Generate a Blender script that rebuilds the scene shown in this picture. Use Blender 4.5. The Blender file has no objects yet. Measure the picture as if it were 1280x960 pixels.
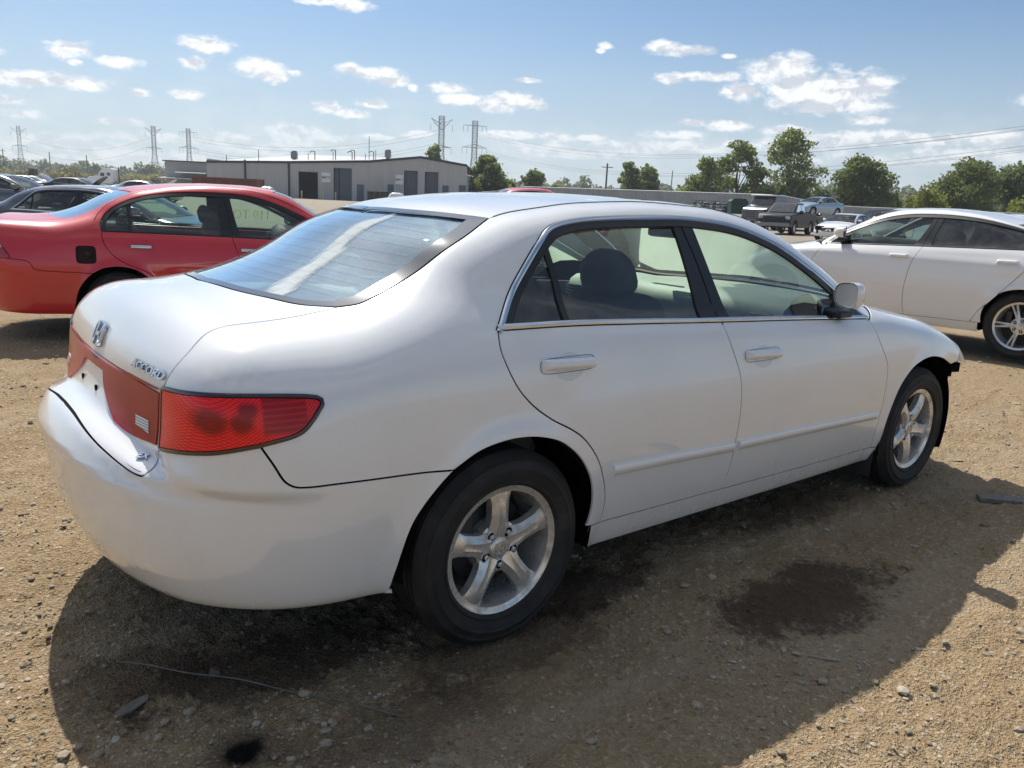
import bpy, math, random
import numpy as np
from mathutils import Vector, Matrix
from mathutils.geometry import delaunay_2d_cdt

random.seed(7)
RNG = np.random.default_rng(11)
sc = bpy.context.scene
COL = sc.collection
rad = math.radians

# ---------------------------------------------------------------- camera
CAM = np.array([-1.481, -2.696, 1.409])
YAW, PITCH, ROLL, FPX = .889, .228, .0465, 999.5
def cam_basis():
    f = np.array([math.cos(YAW) * math.cos(PITCH), math.sin(YAW) * math.cos(PITCH), -math.sin(PITCH)])
    r0 = np.array([math.sin(YAW), -math.cos(YAW), 0]); u0 = np.cross(r0, f)
    r = math.cos(ROLL) * r0 + math.sin(ROLL) * u0
    u = -math.sin(ROLL) * r0 + math.cos(ROLL) * u0
    return r, u, f
CR, CU, CF = cam_basis()
cd = bpy.data.cameras.new('camera'); cam = bpy.data.objects.new('camera', cd); COL.objects.link(cam)
cd.sensor_width = 36.0; cd.lens = FPX * 36.0 / 1280.0; cd.clip_start = .05; cd.clip_end = 9000
M4 = Matrix.Identity(4)
for i in range(3):
    M4[i][0] = CR[i]; M4[i][1] = CU[i]; M4[i][2] = -CF[i]; M4[i][3] = CAM[i]
cam.matrix_world = M4
sc.camera = cam

# ---------------------------------------------------------------- sun, exposure
SUN_V = np.array([.15, .79, 1.0]); SUN_V = SUN_V / np.linalg.norm(SUN_V)
SUN_EL = math.asin(SUN_V[2]); SUN_AZ = math.atan2(SUN_V[1], SUN_V[0])
sd = bpy.data.lights.new('sun', 'SUN'); so = bpy.data.objects.new('sun', sd); COL.objects.link(so)
sd.energy = 4.9; sd.angle = rad(.5); sd.color = (1.0, .955, .88)
so.rotation_euler = Vector(SUN_V).to_track_quat('Z', 'Y').to_euler()
so.location = (0, 0, 60)
sc.view_settings.view_transform = 'Standard'; sc.view_settings.look = 'None'
sc.view_settings.exposure = 0.17; sc.view_settings.gamma = 1.0
sc.render.engine = 'CYCLES'
sc.cycles.max_bounces = 7; sc.cycles.transparent_max_bounces = 14; sc.cycles.glossy_bounces = 3
sc.cycles.diffuse_bounces = 3; sc.cycles.volume_bounces = 0; sc.cycles.caustics_reflective = False; sc.cycles.caustics_refractive = False
sc.cycles.sample_clamp_indirect = 6.0

def hdir(px, py=None):
    """unit direction of a pixel of the 1280 x 960 photograph; without py the horizontal direction of its column at the horizon"""
    if py is None:
        sx = (px - 640) / FPX; sy = -(CF[2] + sx * CR[2]) / CU[2]
        d = CF + sx * CR + sy * CU
    else:
        d = CF + (px - 640) / FPX * CR - (py - 480) / FPX * CU
    return d / np.linalg.norm(d)
VAX = np.array([math.cos(YAW), math.sin(YAW), 0.0]); VRT = np.array([math.sin(YAW), -math.cos(YAW), 0.0])
def gpos(px, depth, z=0.0):
    """point on the ground 'depth' metres ahead of the camera in the direction of a pixel column"""
    d = hdir(px); k = depth / float(d @ VAX)
    return np.array([CAM[0] + d[0] * k, CAM[1] + d[1] * k, z])
def horizon_y(px):
    sx = (px - 640) / FPX; sy = -(CF[2] + sx * CR[2]) / CU[2]
    return 480 - sy * FPX
def zat(px, py, depth):
    """height of the thing seen at a pixel when it stands 'depth' metres ahead"""
    d = hdir(px, py); return float(CAM[2] + d[2] * depth / float(d @ VAX))

# ---------------------------------------------------------------- node helpers
class NT:
    def __init__(s, tree): s.t = tree; s.n = tree.nodes; s.l = tree.links
    def new(s, typ, **kw):
        n = s.n.new(typ)
        for k, v in kw.items():
            if k in ('operation', 'blend_type', 'data_type', 'noise_dimensions', 'feature', 'distance', 'sky_type', 'wave_type', 'bands_direction', 'vector_type', 'musgrave_type', 'interpolation_type', 'clamp', 'use_clamp', 'invert', 'layer_name', 'attribute_name', 'wave_profile', 'rings_direction'):
                setattr(n, k, v)
        return n
    def link(s, a, b): s.l.new(a, b)
    def setin(s, n, i, v):
        if v is None: return
        if hasattr(v, 'is_output') or isinstance(v, bpy.types.NodeSocket): s.l.new(v, n.inputs[i])
        else:
            sk = n.inputs[i]
            if sk.type in ('RGBA',) and len(v) == 3: v = (*v, 1)
            sk.default_value = v
    def math(s, op, a, b=None, c=None, clamp=False):
        n = s.n.new('ShaderNodeMath'); n.operation = op; n.use_clamp = clamp
        s.setin(n, 0, a); s.setin(n, 1, b); s.setin(n, 2, c); return n.outputs[0]
    def vmath(s, op, a, b=None):
        n = s.n.new('ShaderNodeVectorMath'); n.operation = op
        s.setin(n, 0, a); s.setin(n, 1, b)
        return n.outputs['Value'] if op in ('LENGTH', 'DOT_PRODUCT', 'DISTANCE') else n.outputs[0]
    def mix(s, f, a, b, bt='MIX'):
        n = s.n.new('ShaderNodeMix'); n.data_type = 'RGBA'; n.blend_type = bt
        s.setin(n, 0, f); s.setin(n, 6, a); s.setin(n, 7, b); return n.outputs[2]
    def noise(s, vec, scale, detail=4, rough=.55, dist=0.0, out='Fac'):
        n = s.n.new('ShaderNodeTexNoise'); s.setin(n, 'Vector', vec)
        n.inputs['Scale'].default_value = scale; n.inputs['Detail'].default_value = detail
        n.inputs['Roughness'].default_value = rough; n.inputs['Distortion'].default_value = dist
        return n.outputs[out]
    def voro(s, vec, scale, out='Distance', feature='F1'):
        n = s.n.new('ShaderNodeTexVoronoi'); n.feature = feature; s.setin(n, 'Vector', vec)
        n.inputs['Scale'].default_value = scale; return n.outputs[out]
    def ramp(s, f, stops):
        n = s.n.new('ShaderNodeValToRGB'); s.setin(n, 0, f)
        cr = n.color_ramp
        while len(cr.elements) < len(stops): cr.elements.new(.5)
        for e, (p, c) in zip(cr.elements, stops):
            e.position = p; e.color = (*c, 1) if len(c) == 3 else c
        return n.outputs[0]
    def smooth(s, v, a, b):
        n = s.n.new('ShaderNodeMapRange'); n.interpolation_type = 'SMOOTHSTEP'
        s.setin(n, 0, v); n.inputs[1].default_value = a; n.inputs[2].default_value = b
        return n.outputs[0]
    def bump(s, h, strength=.3, dist=.01, normal=None):
        n = s.n.new('ShaderNodeBump'); n.inputs['Strength'].default_value = strength
        n.inputs['Distance'].default_value = dist; s.setin(n, 'Height', h)
        if normal is not None: s.l.new(normal, n.inputs['Normal'])
        return n.outputs[0]

# ---------------------------------------------------------------- sky (world): Nishita and scattered fair-weather clouds
CLOUDS = [  # pixel x, pixel y, half width, half height
    (86, 60, 24, 9), (78, 66, 14, 7), (94, 78, 9, 4), (152, 78, 22, 7), (138, 74, 12, 4), (22, 98, 30, 8), (64, 100, 24, 7), (98, 104, 32, 8),
    (258, 56, 28, 9), (240, 78, 17, 7), (322, 84, 30, 11), (342, 94, 26, 8), (368, 92, 9, 4), (174, 117, 13, 5), (231, 118, 17, 6),
    (462, 92, 38, 9), (490, 100, 26, 8), (438, 86, 16, 7), (516, 109, 7, 5), (562, 110, 26, 7), (576, 124, 28, 7), (408, 134, 18, 7), (440, 142, 20, 6), (464, 129, 22, 5),
    (640, 124, 32, 9), (620, 132, 30, 8), (664, 130, 22, 7), (440, 6, 28, 7), (400, 2, 30, 4), (657, 100, 16, 3), (756, 57, 9, 4), (751, 63, 6, 3),
    (828, 58, 20, 8), (850, 64, 30, 6), (876, 64, 20, 5), (912, 70, 10, 3), (838, 98, 20, 6), (870, 96, 16, 5), (896, 96, 26, 6),
    (966, 88, 30, 16), (990, 80, 24, 12), (930, 114, 26, 10), (1000, 108, 44, 22), (1040, 114, 46, 22), (1082, 112, 34, 18), (1072, 124, 34, 18), (1024, 134, 40, 10), (968, 130, 14, 5), (1086, 150, 20, 5),
    (864, 154, 18, 4), (910, 157, 26, 6), (980, 164, 26, 6), (840, 168, 34, 6), (694, 172, 30, 5), (736, 172, 18, 5), (2, 124, 20, 5), (12, 141, 26, 5),
    (150, 152, 26, 4), (70, 178, 70, 9), (190, 172, 50, 6), (290, 174, 40, 9), (376, 166, 36, 10), (400, 178, 60, 9), (330, 186, 60, 8), (470, 172, 24, 4), (520, 168, 20, 4),
    (700, 190, 80, 9), (780, 186, 60, 8), (880, 184, 70, 8), (1000, 182, 60, 9), (1100, 174, 70, 8), (1180, 174, 40, 7), (1250, 174, 40, 8), (1200, 196, 80, 9), (1060, 200, 60, 7), (640, 168, 40, 5), (240, 200, 120, 8), (60, 200, 80, 7),
    (1330, 120, 40, 16), (1400, 60, 50, 14), (-60, 60, 40, 12), (-120, 130, 60, 12), (1500, 150, 80, 16),
]
def build_world():
    w = bpy.data.worlds.new('World'); sc.world = w; w.use_nodes = True
    T = NT(w.node_tree); T.n.clear()
    out = T.n.new('ShaderNodeOutputWorld'); bg = T.n.new('ShaderNodeBackground')
    sky = T.n.new('ShaderNodeTexSky'); sky.sky_type = 'NISHITA'; sky.sun_disc = False
    sky.sun_elevation = SUN_EL; sky.sun_rotation = math.pi / 2 - SUN_AZ
    sky.altitude = 200; sky.air_density = 1.0; sky.dust_density = SKY_DUST; sky.ozone_density = 1.2
    tc = T.n.new('ShaderNodeTexCoord'); d = tc.outputs['Generated']
    sep = T.n.new('ShaderNodeSeparateXYZ'); T.link(d, sep.inputs[0])
    az = T.math('ARCTAN2', sep.outputs[1], sep.outputs[0]); el = T.math('ARCSINE', sep.outputs[2])
    cmb = T.n.new('ShaderNodeCombineXYZ'); T.link(az, cmb.inputs[0]); T.link(el, cmb.inputs[1])
    ang = cmb.outputs[0]
    m = None; low = None
    for cx, cy, rx, ry in CLOUDS:
        v = hdir(cx, cy); a = math.atan2(v[1], v[0]); e = math.asin(v[2])
        q = T.vmath('SUBTRACT', ang, (a, e, 0)); q = T.vmath('MULTIPLY', q, (FPX / (rx * 1.12), FPX / (ry * 1.2), 0))
        l = T.vmath('LENGTH', q)
        m = l if m is None else T.math('SMOOTH_MIN', m, l, .25)
    # noise in a stretched direction space so that the puffs have flat bottoms and ragged tops
    st = T.vmath('MULTIPLY', ang, (1.0, 1.7, 1.0))
    n1 = T.noise(st, 30, 9, .60, .25); n2 = T.noise(st, 120, 5, .6)
    k = T.math('SUBTRACT', 1.0, m)
    k = T.math('ADD', k, T.math('MULTIPLY', T.math('SUBTRACT', n1, .48), 1.75))
    k = T.math('ADD', k, T.math('MULTIPLY', T.math('SUBTRACT', n2, .5), .5))
    dens = T.math('MULTIPLY', T.smooth(k, -.04, .66), T.math('ADD', .42, T.math('MULTIPLY', T.smooth(el, .035, .10), .58)))
    # thin veil along the horizon
    veil = T.math('MULTIPLY', T.smooth(el, .17, .0), T.smooth(T.noise(st, 14, 6, .6), .40, .70))
    veil = T.math('MULTIPLY', veil, .35)
    hz = T.math('MULTIPLY', T.smooth(el, .25, -.03), .82)
    lowk = T.smooth(el, .75, .15)
    base = T.mix(hz, T.mix(1.0, sky.outputs[0], T.mix(lowk, (1.0, 1.0, 1.0), (.62, .80, .96)), 'MULTIPLY'), (6.0, 6.9, 7.5))
    base = T.mix(veil, base, (9.2, 9.6, 10.0))
    # light on the puffs from above: compare the noise a little higher up
    n1u = T.noise(T.vmath('ADD', st, (0, .016, 0)), 30, 9, .60, .25)
    sh = T.smooth(T.math('ADD', T.math('MULTIPLY', T.math('SUBTRACT', n1, n1u), 2.6), T.math('MULTIPLY', k, -.20)), -.42, .10)
    ccol = T.mix(sh, (6.8, 7.2, 7.9), (11.2, 11.2, 11.1))
    # unseen bright cloud added above the frame as fill light for the shadows
    hi = T.math('MULTIPLY', T.smooth(el, .36, .75), T.math('ADD', .10, T.math('MULTIPLY', T.smooth(T.noise(st, 3.2, 6, .6), .40, .70), .38)))
    base = T.mix(hi, base, (12.0, 12.5, 13.0))
    # aureole of bright hazy air round the sun
    cs = T.math('MAXIMUM', T.vmath('DOT_PRODUCT', d, tuple(SUN_V)), 0.0)
    au = T.math('ADD', T.math('MULTIPLY', T.math('POWER', cs, 7.0), 2.6), T.math('MULTIPLY', T.math('POWER', cs, 40.0), 9.0))
    aur = T.n.new('ShaderNodeCombineXYZ')
    for i_, k_ in enumerate((.90, .98, 1.06)): T.link(T.math('MULTIPLY', au, k_), aur.inputs[i_])
    base = T.vmath('ADD', base, aur.outputs[0])
    colr = T.mix(T.math('MULTIPLY', dens, .93), base, ccol)
    T.link(colr, bg.inputs[0]); bg.inputs[1].default_value = SKY_STRENGTH
    T.link(bg.outputs[0], out.inputs[0])
    w.cycles.sampling_method = 'MANUAL'; w.cycles.sample_map_resolution = 512
SKY_STRENGTH = .088; SKY_DUST = .6
build_world()
# ---------------------------------------------------------------- object helpers
def tag(o, label=None, cat=None, group=None, kind=None):
    if label: o['label'] = label
    if cat: o['category'] = cat
    if group: o['group'] = group
    if kind: o['kind'] = kind
    return o
def thing(name, loc=(0, 0, 0), rz=0.0, label=None, cat=None, group=None):
    o = bpy.data.objects.new(name, None); COL.objects.link(o)
    o.empty_display_size = .2; o.location = loc; o.rotation_euler = (0, 0, rz)
    return tag(o, label, cat, group)
def kids(o): return [c for c in bpy.data.objects if c.parent == o]
def copy_tree(o, parent=None):
    c = o.copy(); COL.objects.link(c)
    if parent is not None: c.parent = parent
    for ch in kids(o): copy_tree(ch, c)
    return c

class MB:
    """collects vertices and faces and links them as ONE mesh object"""
    def __init__(s): s.v = []; s.f = []; s.m = []; s.n = []; s.k = 0; s.hasn = False
    def add(s, v, f, n=None, mi=0):
        v = np.asarray(v, float).reshape(-1, 3); b = s.k
        s.v.append(v); s.k += len(v)
        s.f += [tuple(int(i) + b for i in q) for q in f]; s.m += [mi] * len(f)
        if n is None: s.n.append(np.zeros((len(v), 3)))
        else: s.n.append(np.asarray(n, float)); s.hasn = True
        return s
    def merge(s, o, mi=None):
        for v, n in zip(o.v, o.n): s.v.append(v); s.n.append(n)
        s.f += [tuple(i + s.k for i in q) for q in o.f]; s.m += (o.m if mi is None else [mi] * len(o.f)); s.k += o.k
        s.hasn |= o.hasn; return s
    def xf(s, M):
        M = np.array(M)
        for i in range(len(s.v)):
            s.v[i] = s.v[i] @ M[:3, :3].T + M[:3, 3]
            s.n[i] = s.n[i] @ np.linalg.inv(M[:3, :3])
        return s
    def mirrored(s):
        o = MB(); k = np.array([1, -1, 1])
        o.v = [v * k for v in s.v]; o.n = [n * k for n in s.n]
        o.f = [tuple(reversed(q)) for q in s.f]; o.m = list(s.m); o.k = s.k; o.hasn = s.hasn
        return o
    # primitives -------------------------------------------------
    def box(s, c, d, mi=0, R=None):
        c = np.array(c, float); h = np.array(d, float) / 2
        v = np.array([[x, y, z] for x in (-1, 1) for y in (-1, 1) for z in (-1, 1)]) * h
        if R is not None: v = v @ np.array(R).T
        return s.add(v + c, [(0, 1, 3, 2), (4, 6, 7, 5), (0, 4, 5, 1), (2, 3, 7, 6), (0, 2, 6, 4), (1, 5, 7, 3)], mi=mi)
    def rbox(s, c, d, r=.02, n=6, mi=0, R=None, bulge=0.0):
        """rounded box"""
        c = np.array(c, float); h = np.array(d, float) / 2; r = min(r, h.min() * .999)
        g = np.linspace(-1, 1, n + 1); vs = []; fs = []
        # parameter spacing denser near the edges
        g = np.sign(g) * np.abs(g) ** .6
        for ax in range(3):
            for sg in (-1, 1):
                b = len(vs); a1, a2 = (ax + 1) % 3, (ax + 2) % 3
                for i in range(n + 1):
                    for j in range(n + 1):
                        p = np.zeros(3); p[ax] = sg; p[a1] = g[i]; p[a2] = g[j]; vs.append(p)
                for i in range(n):
                    for j in range(n):
                        q = (b + i * (n + 1) + j, b + (i + 1) * (n + 1) + j, b + (i + 1) * (n + 1) + j + 1, b + i * (n + 1) + j + 1)
                        fs.append(q if sg > 0 else q[::-1])
        v = np.array(vs) * h
        core = np.clip(v, -(h - r), h - r); dd = v - core
        l = np.linalg.norm(dd, axis=1, keepdims=True); nn = dd / np.maximum(l, 1e-9)
        v = core + nn * r
        if bulge:
            u = np.array(vs); v = v * (1 + bulge * (1 - u[:, [1, 2, 0]] ** 2) * (1 - u[:, [2, 0, 1]] ** 2))
        if R is not None: v = v @ np.array(R).T; nn = nn @ np.array(R).T
        return s.add(v + c, fs, None if bulge else nn, mi=mi)
    def tube(s, pts, r, n=8, mi=0, cap=True, closed=False):
        p = np.asarray(pts, float); m = len(p)
        rr = np.broadcast_to(np.asarray(r, float), (m,))
        t = np.gradient(p, axis=0); t /= np.maximum(np.linalg.norm(t, axis=1, keepdims=True), 1e-9)
        up = np.array([0, 0, 1.0]) if abs(t[0][2]) < .9 else np.array([1.0, 0, 0])
        v = []; nn = []
        a = np.linspace(0, 2 * np.pi, n, endpoint=False)
        for i in range(m):
            x = np.cross(t[i], up); x /= max(np.linalg.norm(x), 1e-9); y = np.cross(x, t[i])
            up = y
            ring = np.cos(a)[:, None] * x + np.sin(a)[:, None] * y
            v.append(p[i] + rr[i] * ring); nn.append(ring)
        f = []
        for i in range(m - 1 if not closed else m):
            i2 = (i + 1) % m
            for j in range(n):
                f.append((i * n + j, i * n + (j + 1) % n, i2 * n + (j + 1) % n, i2 * n + j))
        if cap and not closed:
            f.append(tuple(range(n - 1, -1, -1))); f.append(tuple((m - 1) * n + j for j in range(n)))
        return s.add(np.concatenate(v), f, mi=mi)
    def lathe(s, prof, n=48, mi=0, axis='y', c=(0, 0, 0), a0=0.0, a1=2 * np.pi):
        """profile [(radius, height)] revolved about the axis"""
        p = np.array(prof, float); m = len(p); full = abs(a1 - a0 - 2 * np.pi) < 1e-6
        a = np.linspace(a0, a1, n, endpoint=False) if full else np.linspace(a0, a1, n)
        v = np.zeros((len(a), m, 3))
        ca, sa = np.cos(a)[:, None], np.sin(a)[:, None]
        if axis == 'y': v[..., 0] = ca * p[:, 0]; v[..., 2] = sa * p[:, 0]; v[..., 1] = p[:, 1]
        elif axis == 'z': v[..., 0] = ca * p[:, 0]; v[..., 1] = sa * p[:, 0]; v[..., 2] = p[:, 1]
        else: v[..., 1] = ca * p[:, 0]; v[..., 2] = sa * p[:, 0]; v[..., 0] = p[:, 1]
        f = []
        for i in range(len(a) if full else len(a) - 1):
            i2 = (i + 1) % len(a)
            for j in range(m - 1):
                f.append((i * m + j, i * m + j + 1, i2 * m + j + 1, i2 * m + j))
        return s.add(v.reshape(-1, 3) + np.array(c), f, mi=mi)
    def prism(s, poly, z0, z1, mi=0, axes=(0, 1, 2)):
        """polygon (2D) extruded along the third axis"""
        n = len(poly); v = np.zeros((2 * n, 3))
        for i, (a, b) in enumerate(poly):
            v[i, axes[0]] = a; v[i, axes[1]] = b; v[i, axes[2]] = z0
            v[n + i, axes[0]] = a; v[n + i, axes[1]] = b; v[n + i, axes[2]] = z1
        f = [tuple(range(n))[::-1], tuple(range(n, 2 * n))] + [(i, (i + 1) % n, n + (i + 1) % n, n + i) for i in range(n)]
        return s.add(v, f, mi=mi)
    def grid(s, fn, nu, nv, mi=0, flip=False):
        u = np.linspace(0, 1, nu); w = np.linspace(0, 1, nv); U, V = np.meshgrid(u, w, indexing='ij')
        v = fn(U.ravel(), V.ravel()); f = []
        for i in range(nu - 1):
            for j in range(nv - 1):
                q = (i * nv + j, (i + 1) * nv + j, (i + 1) * nv + j + 1, i * nv + j + 1)
                f.append(q[::-1] if flip else q)
        return s.add(v, f, mi=mi)
    def build(s, name, mats, parent=None, smooth=True, angle=35.0, loc=None, rot=None, recalc=False):
        me = bpy.data.meshes.new(name)
        v = np.concatenate(s.v) if s.v else np.zeros((0, 3))
        me.from_pydata(v.tolist(), [], s.f)
        if not isinstance(mats, (list, tuple)): mats = [mats]
        for m in mats: me.materials.append(m)
        me.polygons.foreach_set('material_index', s.m)
        if recalc:
            import bmesh
            b = bmesh.new(); b.from_mesh(me); bmesh.ops.recalc_face_normals(b, faces=b.faces); b.to_mesh(me); b.free()
        me.update()
        if smooth:
            me.polygons.foreach_set('use_smooth', [True] * len(me.polygons))
            if s.hasn:
                nn = np.concatenate(s.n); z = np.linalg.norm(nn, axis=1) < .1
                if z.any():
                    vn = np.zeros(len(v) * 3); me.vertices.foreach_get('normal', vn)
                    nn = np.where(z[:, None], vn.reshape(-1, 3), nn)
                nn = nn / np.maximum(np.linalg.norm(nn, axis=1, keepdims=True), 1e-9)
                me.normals_split_custom_set_from_vertices(nn.tolist())
            else:
                me.set_sharp_from_angle(angle=rad(angle))
        o = bpy.data.objects.new(name, me); COL.objects.link(o)
        if parent is not None: o.parent = parent
        if loc is not None: o.location = loc
        if rot is not None: o.rotation_euler = rot
        return o

def rotz(a): c, s_ = math.cos(a), math.sin(a); return np.array([[c, -s_, 0], [s_, c, 0], [0, 0, 1]])
def roty(a): c, s_ = math.cos(a), math.sin(a); return np.array([[c, 0, s_], [0, 1, 0], [-s_, 0, c]])
def rotx(a): c, s_ = math.cos(a), math.sin(a); return np.array([[1, 0, 0], [0, c, -s_], [0, s_, c]])
def T4(R=None, t=(0, 0, 0)):
    M = np.eye(4)
    if R is not None: M[:3, :3] = R
    M[:3, 3] = t; return M

def cr(pts, sp=.012, closed=False):
    """Catmull-Rom curve through the points, evenly resampled"""
    p = np.asarray(pts, float)
    if len(p) == 2:
        n = max(2, int(np.linalg.norm(p[1] - p[0]) / sp) + 1)
        return p[0] + (p[1] - p[0]) * np.linspace(0, 1, n)[:, None]
    if closed: q = np.concatenate([p[-1:], p, p[:2]])
    else: q = np.concatenate([2 * p[:1] - p[1:2], p, 2 * p[-1:] - p[-2:-1]])
    out = []
    for i in range(1, len(q) - 2):
        p0, p1, p2, p3 = q[i - 1], q[i], q[i + 1], q[i + 2]
        d = [max(np.linalg.norm(b - a), 1e-6) ** .5 for a, b in ((p0, p1), (p1, p2), (p2, p3))]
        t0, t1 = 0, d[0]; t2 = t1 + d[1]; t3 = t2 + d[2]
        t = np.linspace(t1, t2, 24, endpoint=False)[:, None]
        A1 = (t1 - t) / (t1 - t0) * p0 + (t - t0) / (t1 - t0) * p1
        A2 = (t2 - t) / (t2 - t1) * p1 + (t - t1) / (t2 - t1) * p2
        A3 = (t3 - t) / (t3 - t2) * p2 + (t - t2) / (t3 - t2) * p3
        B1 = (t2 - t) / (t2 - t0) * A1 + (t - t0) / (t2 - t0) * A2
        B2 = (t3 - t) / (t3 - t1) * A2 + (t - t1) / (t3 - t1) * A3
        out.append((t2 - t) / (t2 - t1) * B1 + (t - t1) / (t2 - t1) * B2)
    out.append(p[:1] if closed else p[-1:])
    c = np.concatenate(out); l = np.concatenate([[0], np.cumsum(np.linalg.norm(np.diff(c, axis=0), axis=1))])
    n = max(2, int(round(l[-1] / sp)) + 1); s_ = np.linspace(0, l[-1], n)
    r = np.stack([np.interp(s_, l, c[:, k]) for k in range(p.shape[1])], 1)
    return r[:-1] if closed else r

def in_poly(P, poly):
    x, y = P[:, 0:1], P[:, 1:2]; a = poly; b = np.roll(poly, -1, 0)
    ay, by = a[None, :, 1], b[None, :, 1]; ax, bx = a[None, :, 0], b[None, :, 0]
    cond = (ay > y) != (by > y)
    xi = ax + (y - ay) * (bx - ax) / np.where(np.abs(by - ay) < 1e-12, 1e-12, by - ay)
    return (np.sum(cond & (x < xi), 1) % 2) == 1
def poly_dist(P, poly):
    out = np.full(len(P), 1e9); a = poly; b = np.roll(poly, -1, 0)
    for i in range(len(a)):
        e = b[i] - a[i]; L = e @ e
        t = np.clip(((P - a[i]) @ e) / max(L, 1e-12), 0, 1)
        out = np.minimum(out, np.linalg.norm(P - (a[i] + t[:, None] * e), axis=1))
    return out
def shrink(poly, g):
    """move a 2D polygon inwards"""
    a = np.sum(poly[:, 0] * np.roll(poly[:, 1], -1) - poly[:, 1] * np.roll(poly[:, 0], -1))
    e = np.roll(poly, -1, 0) - np.roll(poly, 1, 0)
    n = np.stack([-e[:, 1], e[:, 0]], 1) * (1 if a > 0 else -1)
    n /= np.maximum(np.linalg.norm(n, axis=1, keepdims=True), 1e-9)
    return poly + n * g

def vnoise(P, seed=0):
    """cheap value noise, 2D, numpy"""
    i = np.floor(P).astype(np.int64); f = P - i; f = f * f * (3 - 2 * f)
    def h(x, y):
        k = (x * 374761393 + y * 668265263 + seed * 1442695041) & 0xffffffff
        k = ((k ^ (k >> 13)) * 1274126177) & 0xffffffff
        return ((k ^ (k >> 16)) & 0xffff) / 65535.0
    a, b = h(i[:, 0], i[:, 1]), h(i[:, 0] + 1, i[:, 1]); c, d = h(i[:, 0], i[:, 1] + 1), h(i[:, 0] + 1, i[:, 1] + 1)
    return (a * (1 - f[:, 0]) + b * f[:, 0]) * (1 - f[:, 1]) + (c * (1 - f[:, 0]) + d * f[:, 0]) * f[:, 1]
def fbm(P, oct=4, seed=0, gain=.5):
    s_ = 0; a = 1; t = 0
    for o in range(oct):
        s_ = s_ + a * vnoise(P * 2 ** o + 17.3 * o, seed + o); t += a; a *= gain
    return s_ / t
def text_mb(body, size, depth, shear=0.0, bold=0.0, spacing=1.0):
    """lettering as mesh data: x right, y up, z out; centred"""
    c = bpy.data.curves.new('lettering_curve', 'FONT'); c.body = body; c.size = size; c.extrude = depth / 2
    c.shear = shear; c.offset = bold; c.align_x = 'CENTER'; c.align_y = 'CENTER'; c.space_character = spacing; c.resolution_u = 3
    o = bpy.data.objects.new('lettering_curve', c); COL.objects.link(o)
    dg = bpy.context.evaluated_depsgraph_get(); me = o.evaluated_get(dg).to_mesh()
    v = np.array([tuple(q.co) for q in me.vertices]); f = [tuple(q.vertices) for q in me.polygons]
    o.evaluated_get(dg).to_mesh_clear()
    bpy.data.objects.remove(o); bpy.data.curves.remove(c)
    m = MB(); m.add(v if len(v) else np.zeros((0, 3)), f); return m
# ---------------------------------------------------------------- materials
def newmat(name):
    m = bpy.data.materials.new(name); m.use_nodes = True
    T = NT(m.node_tree); T.n.clear()
    out = T.n.new('ShaderNodeOutputMaterial'); return m, T, out
def objco(T):
    return T.n.new('ShaderNodeTexCoord').outputs['Object']
def principled(T, out, **kw):
    b = T.n.new('ShaderNodeBsdfPrincipled')
    for k, v in kw.items(): T.setin(b, k.replace('_', ' '), v)
    T.link(b.outputs[0], out.inputs[0]); return b
def simple(name, col, rough=.6, metal=0.0, var=.12, scale=9.0, bump=0.0, bscale=60.0, spec=.5, coat=0.0):
    m, T, out = newmat(name); co = objco(T)
    n = T.noise(co, scale, 5, .6)
    c = np.array(col)
    colr = T.ramp(n, [(.3, tuple(c * (1 - var))), (.7, tuple(np.minimum(c * (1 + var), .95)))])
    b = principled(T, out, Base_Color=colr, Roughness=rough, Metallic=metal)
    b.inputs['Specular IOR Level'].default_value = spec
    if coat: b.inputs['Coat Weight'].default_value = coat; b.inputs['Coat Roughness'].default_value = .04
    if bump: T.link(T.bump(T.noise(co, bscale, 4, .6), bump, .004), b.inputs['Normal'])
    return m
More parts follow.
